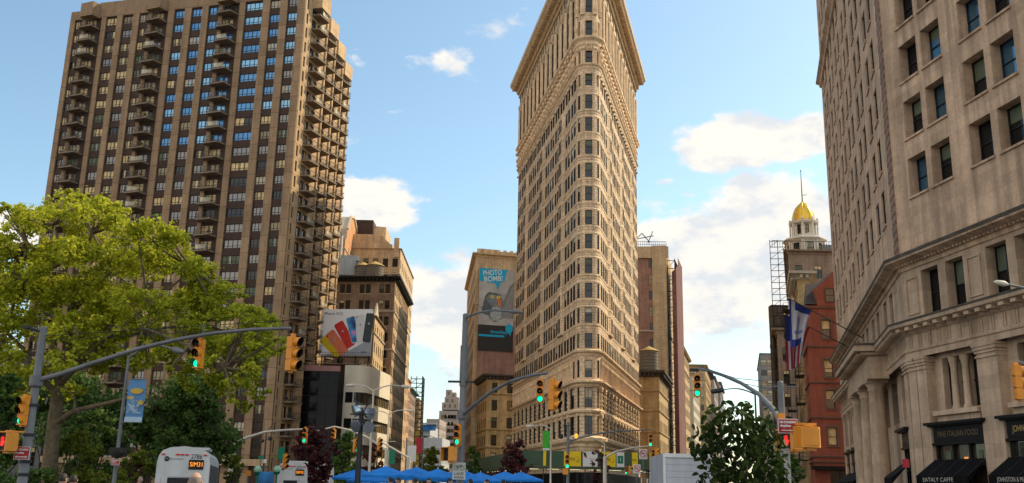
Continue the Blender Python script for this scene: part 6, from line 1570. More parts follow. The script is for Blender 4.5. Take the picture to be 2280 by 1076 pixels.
def parkban(q,w,h):
    y=-.035; r=random.Random(2)
    def cl(cx,cz,rx,rz_): poly(q,[(cx+rx*(1+.12*math.sin(5*i*.393))*math.cos(i*.393),cz+rz_*math.sin(i*.393)) for i in range(16)],y,M['ban_yel'])
    cl(w*.02,h*.22,w*.36,h*.07); cl(-w*.28,h*.06,w*.2,h*.04); cl(w*.3,-h*.05,w*.17,h*.06)
    for i in range(5): q.bar((-w*.42+i*w*.13,y,-h*.05-i*h*.05),(w*.0+i*w*.1,y,-h*.30+.0*i),.004,.03,M['ban_lt'])
    for i in range(6): q.bar((-w*.42,y-.003,-h*.30+i*h*.045),(w*.25,y-.003,-h*.05-h*.02*i),.004,.022,M['ban_lt'])
    q.add(text_mb('MAD',.22,M['ban_lt'],width=w*.4),Matrix.Translation((-w*.12,y-.006,-h*.02))@Matrix.Rotation(.6,4,'Y')); q.add(text_mb('PARK',.2,M['ban_lt'],width=w*.45),Matrix.Translation((-w*.0,y-.006,-h*.2))@Matrix.Rotation(.6,4,'Y'))
    lbox(q,-w*.5,w*.5,-h*.5,-h*.38,y,M['ban_lt'],.004)
banner(302,892,40.8,.74,1.78,-.05,M['ban_blue'],'blue park banner with mustard tree shapes hanging on the slim park lamp post',parkban)
b=MB(); c=at(263,1003,40.8); b.box(c,(.55,.5,.22),M['iron']); b.lathe([(.2,-.3),(.3,-.1),(.3,.0)],c,M['iron'],12); solo('planter_basket',b,'black hanging basket bracket low on the park lamp post','basket',loc=tuple(c))
no_standing(257,1029,40.7,.34,.26,0,'small dark red NO STANDING sign low on the park lamp post')
# C: white arm between buses
def simple_arm(name,label,pts,r0,r1,mt='steel_w'):
    P=[at(*p) for p in pts]; base=V((P[0].x,P[0].y,0)); t=thing(name,label,'signal pole',tuple(base)); q=MB(); q.tube([base,V((P[0].x,P[0].y,P[0].z+.1))],[r0*2.2,r0*1.8],M[mt],n=10); part('pole',q,t); q=MB(); n=len(P); q.tube(P,[r0+(r1-r0)*i/(n-1) for i in range(n)],M[mt],n=8); part('mast_arm',q,t); return t
simple_arm('signal_pole','cream signal pole behind the nearest bus with a curved arm reaching right',[(520,990,68),(548,975,68),(590,962,68),(640,957.5,68),(676,956,68)],.11,.06)
simple_arm('signal_pole','cream signal pole near the tower with an arm reaching left over the green trees',[(862,1005,88),(820,975,88),(780,958,88),(745,950,88),(700,961,88)],.11,.05)
simple_arm('signal_pole','cream signal pole with a long arm rising left toward the floodlights',[(910,1020,100),(880,1002,100),(850,985,100),(845,980,100)],.11,.06)
signal(679,970,68,-.1,'small distant signal at the end of the cream arm before the maroon tree',lit='g',s=.95)
signal(743,969,88,-.1,'distant green-lit signal hanging from the long cream arm left of the floodlights',s=1.0)
signal(791,993,80,.9,'left one of two clustered distant signals behind the floodlight post',lit='n',s=1.0)
signal(798,993,79,-.1,'green-lit one of two clustered distant signals behind the floodlight post',s=1.0)
signal(845,990,84,.7,'distant side-on yellow signal right of the floodlight post',lit='n',s=.95)
signal(635,1028,66,.9,'distant side-on yellow signal above the second bus',lit='n',s=.85)
# floodlight post
t=thing('floodlight_post','black post topped with a cluster of round silver floodlights','lamp post',tuple(grd(at(806,1076,48)))); top=at(806,900,48); q=MB(); q.tube([grd(top),top+V((0,0,-.3))],[.16,.11],M['steel_d'],n=10); 
for z,rx in((.0,.35),(-.5,.55),(-.9,.4)): q.tube([top+V((rx*math.cos(i*.52),rx*.6*math.sin(i*.52),z)) for i in range(13)],.025,M['steel_d'],n=5,caps=False)
q.bar(top+V((-.3,0,-1.2)),top+V((.45,0,.35)),.06,.06,M['steel_d']); q.bar(top+V((.35,0,-1.2)),top+V((-.4,0,.35)),.06,.06,M['steel_d']); part('pole',q,t)
for px,py,dx,dy in((797,913,-.7,-.3),(819,920,.8,-.5),(798,947,-.5,-.8),(817,950,.5,-.8)):
    c=at(px,py,48); q=MB(); ax=V((dx,dy,-.25)).normalized(); q.tube([c-ax*.28,c-ax*.15,c,c+ax*.22],[.07,.17,.26,.31],M['silver'] if 'silver' in M else M['steel'],n=16); part('floodlight',q,t); q=MB(); q.tube([c+ax*.2,c+ax*.225],[.3,.3],M['silver'],n=16); part('floodlight_glass',q,t)
lamp_post('tall white double-armed lamp post behind the floodlights',0,78,(832,868),.09,arm=(790,858),arm2=(893,860),mt='steel_w',cross=(948,.7))
lamp_post('white double-armed lamp post farther down the avenue',0,110,(866,921),.10,arm=(835,916),arm2=(905,914),mt='steel_w',cross=(983,.9))
b=MB(); c=at(905,995,120); b.tube([grd(c),c+V((0,0,1))],.1,M['steel'],n=8); b.box(at(917,1010,119.8),(1.0,.06,1.9),M['sign_w']); solo('street_sign_post',b,'white street sign on a post behind the blue parasols','street sign',loc=tuple(grd(c)))
b=MB(); c=at(933,992,140); b.box(c,(.9*1.0,.06,2.2),M['sign_red2'] if 'sign_red2' in M else M['sign_red']); b.tube([grd(c)+V((.6,0,0)),V((c.x+.6,c.y,c.z+1.4))],.06,M['steel'],n=6); solo('street_banner',b,'red and white vertical banner far down the avenue left of the green trees','banner',loc=tuple(grd(c)))
# green street signs near tower
def plate(name,label,px,py,Y,w,h,mt,cat='street sign',post=True,txt=None,rz=0):
    p=at(px,py,Y); t=thing(name,label,cat,tuple(p),rz=rz); q=MB(); lbox(q,-w/2,w/2,-h/2,h/2,0,M[mt],.03); lpart('plate',q,t)
    if post: q=MB(); q.tube([(0,.05,-p.z),(0,.05,h/2+.1)],.04,M['steel'],n=8); lpart('post',q,t)
    if txt: q=MB(); q.add(text_mb(txt[0],txt[1],M[txt[2]],width=w*.8),Matrix.Translation((0,-.025,0))); lpart('lettering',q,t)
    return t
plate('direction_sign','green direction sign on a post left of the maroon tree',626,1010,72,.48,.85,'sign_g')
plate('street_name_sign','small green street name sign on the post near the apartment tower foot',581,1019,80,.4,.24,'sign_g')
plate('parking_sign','small white sign on a post near the apartment tower foot',590,1027,80,.25,.3,'sign_w')
plate('direction_sign','large green sign down the avenue above the blue parasols',868,1017,116,1.2,1.7,'sign_g')
plate('bus_stop_poster','blue advertising poster panel between the two buses',592,1068,60,.95,.9,'bb_scr',cat='poster')
for px in(573,617):
    c=at(px,1046,60); b=MB(); b.ball(c,.24,M['globe'] if 'globe' in M else M['sign_w'],12,8); b.tube([grd(c),c+V((0,0,-.2))],.05,M['sign_g'],n=8); b.lathe([(.12,-.28),(.18,-.2),(.2,-.12)],c,M['sign_g'],12); solo('globe_lamp',b,'subway entrance globe lamp on a green post, '+('left one by the poster' if px==573 else 'right one by the second bus'),'globe lamp',loc=tuple(grd(c)))
b=MB(); c=at(591,990,82); b.tube([grd(c),c+V((0,0,1.2))],[.1,.05],M['steel_d'],n=8); b.bar(c+V((0,0,.9)),c+V((.35,0,1.5)),.06,.06,M['steel_d']); b.ball(c+V((.35,0,.5)),.2,M['steel_d']); b.ball(c+V((-.3,0,.3)),.18,M['steel_d']); b.bar(c+V((-.3,0,.3)),c+V((.35,0,.5)),.05,.05,M['steel_d']); solo('ornate_lamp_post',b,'dark ornate lamp post in front of the apartment tower piers','lamp post',loc=tuple(grd(c)))

# D: central signal pole
Y=45; X0=-2.12; z=lambda py:at(1035,py,Y).z; base=V((X0,Y,0)); tp=V((X0,Y,z(702)))
a0=V((X0,Y,z(925))); a1=at(1219,831,37); P=[a0,at(1062,897,43.6),at(1095,872,42),at(1135,850,40.4),at(1175,838,38.8),a1]
lu=[V((X0,Y,z(708))),at(1062,697,43.6),at(1100,691,41.8),at(1146,694,39.8)]
t=mast('signal_pole','tall grey central signal and lamp pole with a curved arm reaching toward the wedge-shaped tower',base,tp,P,(.09,.05),(.19,.125),extra=[('lamp_arm',lambda q:q.tube(lu,[.06,.05,.045,.04],M['steel'],n=8)),('cross_bar',lambda q:q.bar(V((X0-.7,Y-.1,z(851))),V((X0+.45,Y-.1,z(851))),.11,.09,M['steel_d'])),('lamp_head',lambda q:q.tube([lu[-1]+V((-.25,0,0)),lu[-1],lu[-1]+V((.35,0,-.03))],[.03,.1,.04],M['steel'],n=8)),('pole_sleeve',lambda q:q.tube([V((X0,Y,z(860))),V((X0,Y,z(770)))],.185,M['steel'],n=14))])
signal(1203,872,37.6,-.15,'green-lit traffic signal on the central arm in front of the wedge-shaped tower',s=.8)
signal(1231,880,36.2,1.1,'larger side-on yellow signal at the tip of the central arm',lit='n',s=1.02)
signal(1020,969,44.6,-.3,'green-lit traffic signal on the left side of the central pole',s=.84)
b=MB(); c=at(1020,969,44.6); [b.bar(c+V((0,0,d)),V((X0,Y,c.z+d)),.07,.05,M['sig']) for d in(.46,-.46)]; solo('signal_bracket',b,'pair of orange brackets fixing the signal to the central pole','bracket',loc=tuple(c))
pedsignal(1003,1012,44.4,-.9,'orange pedestrian signal with dark face on the central pole',False,1.25)
b=MB(); c=at(1003,1012,44.4); b.bar(c+V((0,0,.34)),V((X0,Y,c.z+.34)),.06,.05,M['sig']); b.bar(c+V((0,0,-.34)),V((X0,Y,c.z-.34)),.06,.05,M['sig']); solo('signal_bracket',b,'pair of orange brackets fixing the pedestrian signal to the central pole','bracket',loc=tuple(c))
t=thing('bicycle_lane_sign','white sign with a bicycle and the words LANE AHEAD on the central pole','traffic sign',tuple(at(1022,1049,44.5))); q=MB(); lbox(q,-.29,.29,-.37,.37,0,M['sign_pl'] if 'sign_pl' in M else M['sign_w'],.02); lpart('plate',q,t)
q=MB(); q.add(text_mb('LANE',.11,M['ink'],width=.4),Matrix.Translation((0,-.02,-.12))); q.add(text_mb('AHEAD',.11,M['ink'],width=.44),Matrix.Translation((0,-.02,-.28)))
for cx in(-.14,.14): q.tube([V((cx+.09*math.cos(i*.45),-.02,.13+.09*math.sin(i*.45))) for i in range(15)],.008,M['ink'],n=4,caps=False)
for a,b_ in(((-.14,.13),(-.03,.13)),((-.03,.13),(.09,.24)),((-.14,.13),(-.06,.24)),((-.06,.24),(.09,.24)),((.14,.13),(.08,.27)),((.08,.27),(.13,.28)),((-.03,.13),(-.07,.27))): q.bar((a[0],-.02,a[1]),(b_[0],-.02,b_[1]),.006,.014,M['ink'])
lpart('lettering',q,t)
# E: posts in front of the wedge
lamp_post('slim white lamp post with the green banner in front of the wedge-shaped tower',0,80,(1227,952),.07,arm=(1190,948),mt='steel_w')
M['ban_green']=mat('bright green banner',(.06,.40,.03),.7,.35,2.2)
banner(1216,981,79.8,.56,1.55,0,M['ban_green'],'bright green vertical banner with a white foot on the slim white post',lambda q,w,h:lbox(q,-w/2,w/2,-h/2,-h*.4,-.035,M['sign_w'],.01))
Y=76; top=at(1265,942,Y); b0=grd(top); P=[at(1268,983,Y),at(1290,975,Y),at(1330,966,Y),at(1380,960,Y),at(1448,957,Y)]
def lantern(q):
    for sx in(-1,1):
        e=top+V((sx*.75,0,-.75)); q.tube([top+V((0,0,-.7)),top+V((sx*.4,0,-.6)),e],.025,M['steel_d'],n=5); 
mast('signal_pole','dark grey signal pole in front of the wedge prow with its arm reaching right',b0,top,P,(.085,.05),(.14,.10),mt='steel',extra=[('lantern_bracket',lantern),('cross_bar',lambda q:q.bar(top+V((-.4,0,-.2)),top+V((.2,0,-.2)),.1,.1,M['steel_d']))])
for px in(1250,1283): 
    c=at(px,972,Y); b=MB(); b.lathe([(.04,.22),(.13,.12),(.15,0),(.1,-.15),(.03,-.2)],c,M['steel_d'] if px==1250 else M['lampyel'],10); solo('lantern',b,'dark teardrop lantern on the signal pole before the wedge, left one' if px==1250 else 'glowing amber teardrop lantern on the signal pole before the wedge','lantern',loc=tuple(c)) if 'lampyel' in M else None
signal(1448,981,Y,-.05,'green-lit signal hanging at the tip of the arm right of the wedge-shaped tower',s=.86)
signal(1263,1028,75.7,-.05,'green-lit signal low on the pole in front of the wide yellow banner',s=.95)
b=MB(); c=at(1259,1050,75.6); b.box(c,(.4,.3,.45),M['sig']); solo('pedestrian_signal',b,'small orange pedestrian signal box under the low green signal before the wedge','pedestrian signal',loc=tuple(c))
simple_arm('signal_pole','thin cream signal pole with a pale arm over the white phone banner',[(1347,1020,84),(1370,1006,84),(1410,997,84),(1452,993,84)],.09,.05)
lamp_post('thin cream lamp post behind the yellow banners',0,84,(1346,986),.07,arm=(1290,972),mt='steel_w')
signal(1394,1048,92,-.1,'tiny distant green-lit signal left of the lower no-left-turn sign',s=.62); signal(1402,1047,92,1.2,'tiny distant side-on signal left of the lower no-left-turn sign',lit='n',s=.66)
signal(1454,1013,98,-.1,'small distant green-lit signal beside the upper no-left-turn sign',s=.95); signal(1462,1011,97,1.1,'small distant side-on signal right of the upper no-left-turn sign',lit='n',s=1.0)
def nlt(px,py,Y,w,label):
    p=at(px,py,Y); t=thing('no_left_turn_sign',label,'traffic sign',tuple(p)); q=MB(); lbox(q,-w/2,w/2,-w*.62,w*.58,0,M['sign_w'],.03); lpart('plate',q,t); q=MB()
    q.tube([V((.4*w*math.cos(i*math.pi/12),-.03,.4*w*math.sin(i*math.pi/12)+.02)) for i in range(25)],.045*w,M['red'],n=6,caps=False); q.bar((-.28*w,-.035,.3*w),(.28*w,-.035,-.27*w),.01,.07*w,M['red']); q.bar((.12*w,-.03,-.22*w),(.12*w,-.03,.08*w),.01,.08*w,M['ink']); q.bar((.15*w,-.03,.08*w),(-.12*w,-.03,.08*w),.01,.08*w,M['ink']); poly(q,[(-.25*w,.08*w),(-.1*w,.2*w),(-.1*w,-.04*w)],-.033,M['ink']); lpart('symbol',q,t)
    q=MB(); q.tube([(0,.06,-p.z),(0,.06,w*.5)],.05,M['steel'],n=8); lpart('post',q,t)
nlt(1432,1011,86,.72,'upper white no-left-turn sign right of the yellow banners'); nlt(1418,1044,74,.55,'lower white no-left-turn sign near the street railing')
# cafe parasols
def parasol(px,py,Y,w,label,seed):
    p=at(px,py,Y); t=thing('parasol',label,'parasol',(p.x,Y,.15),rz=random.Random(seed).uniform(-.3,.3),group='blue parasols on the plaza'); H=p.z-.15; R=w; q=MB(); n=8; vs=[(0,0,H)]; fs=[]
    for j,(f,dz) in enumerate(((.14,.07),(.16,.10),(.55,.34),(.98,.62),(1.0,.66),(.995,.80))):
        for k in range(n*2):
            a=math.pi*k/n; sag=(.06*f if k%2 else 0); vs.append((R*f*math.cos(a)*(1-sag),R*f*math.sin(a)*(1-sag),H-dz*.72*(w/1.35)+ (0 if k%2==0 else -.0)))
    N2=n*2
    for k in range(N2): fs.append((0,1+k,1+(k+1)%N2))
    for j in range(5):
        for k in range(N2): a=1+j*N2+k; b_=1+j*N2+(k+1)%N2; fs.append((a,b_,b_+N2,a+N2))
    q.mesh(vs,fs,M['blue_canvas']); lpart('canopy',q,t); q=MB(); q.tube([(0,0,0),(0,0,H+.08)],.025,M['sign_w'],n=8); q.lathe([(.25,0),(.25,.08),(.03,.1)],(0,0,0),M['iron'],12); lpart('pole',q,t)
    q=MB()
    for k in range(n): a=2*math.pi*k/n; q.bar((0,0,H-.28),(R*.95*math.cos(a),R*.95*math.sin(a),H-.48*(w/1.35)),.02,.02,M['iron'])
    lpart('rib',q,t)
for i,(px,py,Y,w,lab) in enumerate([(800,1043,56,1.5,'blue parasol at the left end, partly behind the floodlight post'),(860,1038,44,1.12,'largest blue parasol, just right of the floodlight post'),(830,1050,50,1.3,'low blue parasol tucked under the largest one'),(905,1046,54,1.3,'pale blue-lit parasol third from the left in the front row'),(927,1040,50,1.25,'blue parasol right of the largest one'),(975,1044,48,1.2,'blue parasol left of the bicycle lane sign'),(1040,1050,50,1.3,'blue parasol directly behind the bicycle lane sign'),(1070,1052,54,1.3,'small blue parasol just right of the bicycle lane sign'),(1125,1050,60,1.35,'blue parasol left of the pair under the maroon tree'),(1160,1051,57,1.3,'rightmost blue parasol under the maroon tree'),(1003,1051,56,1.3,'blue parasol between the two beside the bicycle lane sign')]): parasol(px,py,Y,w,lab,i)
# F: right signal pole
Y=22; tp=at(1737,853,Y); b0=V((tp.x+.0,Y,.15)); P=[at(1742,948,Y),at(1722,912,23.5),at(1690,878,25.5),at(1650,853,28),at(1610,836,30),at(1580,826,31.8),at(1552,821,33.2)]
mast('signal_pole','slim grey signal pole on the right, its curved arm sweeping over the young tree',b0,tp,P,(.07,.04),(.10,.07),extra=[('cross_bar',lambda q:q.bar(tp+V((-.18,0,-.08)),tp+V((.38,0,-.07)),.03,.03,M['steel'])),('cable',lambda q:(q.tube([P[-1]+V((0,0,.1)),at(1640,843,28),at(1695,848,26),at(1740,862,Y)],.009,M['iron'],n=4),q.tube([P[-2]+V((0,0,.05)),at(1650,853,28.2),at(1740,872,Y)],.009,M['iron'],n=4))),('arm_end_fitting',lambda q:(q.box(P[-1]+V((-.1,0,-.05)),(.3,.12,.1),M['steel_d']),q.bar(P[-2],P[-2]+V((.12,0,-.28)),.12,.1,M['steel_d'])))])
signal(1552,860,33.2,-.1,'green-lit traffic signal hanging at the tip of the arm above the white box truck',s=.68)
pedsignal(1801,974,20.5,math.pi+.15,'large plain orange back of a pedestrian signal, nearest of the two on the right pole',False,.92)
pedsignal(1763,982,21.5,-1.1,'second orange pedestrian signal, side-on behind the NO STANDING sign',True,.95)
b=MB(); b.bar(at(1764,944,21.3),at(1815,945,20.6),.07,.05,M['sig']); b.bar(at(1755,1003,21.5),at(1815,1002,20.6),.07,.05,M['sig']); solo('signal_bracket',b,'pair of orange brackets holding the two pedestrian signals on the right pole','bracket',loc=tuple(at(1764,975,21.3)))
no_standing(1754,949,21.2,.42,.31,-.06,'dark red NO STANDING Anytime sign with a right arrow on the right signal pole',False)
b=MB(); b.box(at(1738,927,21.9),(.14,.16,.12),M['sig']); solo('button_box',b,'small orange control box on the right signal pole above the red sign','control box',loc=tuple(at(1738,927,21.9)))
b=MB(); c=at(1751,1038,21.4); b.box(c,(.17,.05,.75),M['notice'] if 'notice' in M else M['sign_w']); solo('notice_sign',b,'tall pale printed notice plate below the red sign on the right pole','notice',loc=tuple(c))
lamp_post('dark lamp post with a left arm seen over the young tree',0,50,(1681,874),.06,arm=(1612,868),mt='steel_d')
# G: right edge signal and lamp
P3=at(2266,852,24); signal(0,0,0,1.35,'yellow traffic signal seen side-on at the right edge of the picture',lit='n',P=P3,s=.80)
q0=at(2262,806,24.2); e=at(2420,850,23); base=V((e.x,e.y,0))
mast('signal_pole','signal pole beyond the right edge whose arm enters over the black shopfront',base,e+V((0,0,1)),[e,at(2340,826,23.6),q0],(.06,.045),(.12,.1))
b=MB(); b.bar(q0,P3+V((0,0,.42)),.05,.05,M['steel']); b.tube([q0+V((-.02,0,-.05)),q0+V((-.16,0,-.2)),q0+V((-.1,0,-.4))],.012,M['ink'],n=5); solo('signal_hanger',b,'hanger and cable loop of the side-on signal at the right edge','bracket',loc=tuple(q0))
Pa=[at(2380,672,26),at(2330,652,26),at(2280,641,26),at(2240,633,26)]; base=grd(Pa[0]); t=thing('lamp_post','lamp post beyond the right edge whose cobra head lamp enters the picture','lamp post',tuple(base)); q=MB(); q.tube([base,Pa[0]],[.14,.08],M['steel'],n=10); part('pole',q,t); q=MB(); q.tube(Pa,.035,M['steel'],n=8); part('arm',q,t); q=MB(); d=(Pa[-1]-Pa[-2]).normalized(); q.tube([Pa[-1]-d*.05,Pa[-1]+d*.06,Pa[-1]+d*.25,Pa[-1]+d*.34],[.035,.08,.07,.02],M['steel_w'],n=10); part('lamp_head',q,t)
plate('no_standing_sign','tiny red parking sign at the foot of the office building portico',2017,1032,50,.34,.42,'sign_red',cat='parking sign')

# ================================================================ vehicles
def bus(label,px,Y,w,rz,num,route,H=3.3,L=12.0,zoff=0):
    x=at(px,1040,Y).x; t=thing('city_bus',label,'bus',(x,Y,0),rz=rz,group='white city buses'); W=w/2; B=M['bus']
    prof=[(-W,.35),(-W,H-.75),(-W+.06,H-.42),(-W+.2,H-.2),(-W+.5,H-.07),(0,H),(W-.5,H-.07),(W-.2,H-.2),(W-.06,H-.42),(W,H-.75),(W,.35)]
    q=MB(); n=len(prof)
    ys=[(0,1),(L,1)]
    for i in range(n-1):
        a,b_=prof[i],prof[i+1]; q.face([(a[0],0,a[1]),(a[0],L,a[1]),(b_[0],L,b_[1]),(b_[0],0,b_[1])],B,2<=i<=7)
    q.face([(a,0,b_) for a,b_ in prof],B); q.face([(a,L,b_) for a,b_ in prof][::-1],B)
    q.box((0,L*.5,H+.03),(1.7,3.2,.12),B)
    lpart('body',q,t)
    for s_ in(-1,1):
        g=MB(); g.box((s_*(W+.004),L*.5,H*.60),(.02,L-1.0,H*.30),M['g_dark'])
        for k in range(8): g.box((s_*(W+.012),.9+k*(L-1.8)/7,H*.60),(.02,.07,H*.30),B)
        lpart('side_window',g,t); g=MB(); g.box((s_*(W+.005),L*.5,.62),(.02,L-.4,.28),M['ban_blue']); lpart('side_stripe',g,t)
        for y in(2.6,8.9):
            g=MB(); g.tube([(s_*(W-.28),y,.5),(s_*(W+.01),y,.5)],.5,M['ink'],n=20); wl=lpart('wheel',g,t); g=MB(); g.tube([(s_*(W),y,.5),(s_*(W+.02),y,.5)],.26,M['steel'],n=14); o_=g.build('rim',wl)
        g=MB(); g.box((s_*(W-.12),-.01,1.3),(.14,.04,.42),M['red']); lpart('tail_light',g,t)
    y=-.012
    g=MB(); lbox(g,-W*.55,W*.9-.3,H-1.34,H-1.32,y,M['bb_grey'],.015); lbox(g,-W*.88,W*.88,.9,.93,y,M['bb_grey'],.015); lbox(g,-W*.8,W*.78,H-2.02,H-2.0,y,M['bb_grey'],.015)
    for x_ in(-W*.8,W*.78): lbox(g,x_,x_+.015,H-2.0,H-1.35,y,M['bb_grey'],.015)
    lbox(g,-W*.55,W*.35,1.25,1.75,y,M['ink'],.02)
    for i in range(7): lbox(g,-W*.53,W*.33,1.28+i*.065,1.31+i*.065,y-.012,M['steel_d'],.01)
    lpart('engine_panel',g,t)
    g=MB()
    for x_ in(-W*.78,-W*.25,-W*.08,W*.10,W*.80): lbox(g,x_-.08,x_+.08,H-.40,H-.34,y-.01,M['red'],.04)
    for x_ in(-W*.6,0.02,W*.62): lbox(g,x_-.28,x_+.24,H-1.90,H-1.86,y-.005,M['lens_r'],.02)
    lpart('marker_lights',g,t)
    g=MB(); lbox(g,W*.20,W*.76,H-1.00,H-.58,y-.01,M['ink'],.04); s_=lpart('route_sign',g,t); g=MB(); g.add(text_mb(route,.19,M['orange_led'],width=W*.47,bold=0),Matrix.Translation((W*.48,y-.04,H-.79))); g.build('route_lettering',s_)
    g=MB(); g.add(text_mb(num,.20,M['ink'],width=W*.42),Matrix.Translation((W*.47,y-.012,H-.45))); g.add(text_mb('New York City Bus',.07,M['ink'],width=W*.52),Matrix.Translation((-W*.28,y-.012,H-.56)))
    poly(g,[(-W*.64+.11*math.cos(i*.52),H-.56+.11*math.sin(i*.52)) for i in range(12)],y-.012,M['ink']); g.add(text_mb('MTA',.05,M['sign_w']),Matrix.Translation((-W*.64,y-.02,H-.56))); lpart('lettering',g,t)
    g=MB(); lbox(g,W*.72,W*.9,H-2.35,H-2.05,y-.01,M['yellow'],.02); lpart('warning_sticker',g,t)
    return t
bus('nearest white city bus seen from behind, numbered 2786 with an orange SIM31 route sign',408,44,2.25,.25,'2786','SIM31',H=3.12)
bus('second white city bus, smaller and sunlit, behind the first to its right',652,70,2.1,.20,'2751','SIM6' if False else 'SIM3',H=3.1)
bus('third white bus half hidden by the maroon tree',712,88,2.6,.35,'2604','M2',H=3.4)
def truck():
    Y=45; a=at(1476,1009,Y); b_=at(1588,1012,Y); w=b_.x-a.x; H=(a.z+b_.z)/2; x=(a.x+b_.x)/2; t=thing('box_truck','plain white box truck with a roll-up rear door behind the young tree','truck',(x,Y,0),rz=-.05); W=w/2
    q=MB(); q.box((0,3.2,(H+1.0)/2),(w,6.4,H-1.0),M['truckw']); lpart('cargo_box',q,t)
    q=MB(); 
    for x_ in(-W+.06,W-.06): q.box((x_,-.03,(H+1)/2),(.12,.06,H-1),M['bus'])
    q.box((0,-.035,H-.09),(w,.07,.18),M['bus']); q.box((0,-.04,1.03),(w,.08,.12),M['steel_d']); lpart('door_frame',q,t)
    q=MB()
    for i in range(7): z0=1.1+i*(H-1.32)/7; q.box((0,-.015,z0+(H-1.32)/14),(w-.26,.03,(H-1.32)/7-.012),M['truckw'])
    lpart('roll_door',q,t); q=MB(); q.box((0,7.4,1.35),(w*.86,1.9,2.0),M['bus']); q.box((0,3.8,.75),(w*.5,8,.3),M['steel_d']); lpart('cab_and_chassis',q,t)
    for y in(1.4,7.3):
        for s_ in(-1,1): q=MB(); q.tube([(s_*(W-.3),y,.48),(s_*(W-.02),y,.48)],.48,M['ink'],n=18); lpart('wheel',q,t)
    for s_ in(-1,1): q=MB(); q.box((s_*(W-.15),-.06,.85),(.2,.05,.12),M['red']); lpart('tail_light',q,t)
M['truckw']=mat('grey white truck panel',(.40,.41,.45),.45,.12,.7,streak=.12,spec=.4)
truck()
b=MB(); c=at(553,1054,58); b.box(c,(.26,.2,.3),M['sig']); b.tube([grd(c),c],.05,M['steel'],n=8); solo('pedestrian_signal',b,'yellow pedestrian signal on a thin post right of the nearest bus','pedestrian signal',loc=tuple(grd(c)))
# sidewalk railing near truck
b=MB()
for k in range(4):
    x0=at(1428+k*14,1060,60+k*3); x1=at(1440+k*14,1060,62+k*3)
    for zz in(.15,1.2,2.3): b.bar(V((x0.x,x0.y,zz)),V((x1.x,x1.y,zz)),.05,.05,M['steel_w'])
    for q_ in(x0,x1): b.bar(V((q_.x,q_.y,.1)),V((q_.x,q_.y,2.3)),.05,.05,M['steel_w'])
solo('metal_racks',b,'pale metal rack frames on the pavement beside the white truck','rack',loc=(x0.x,x0.y,.1))

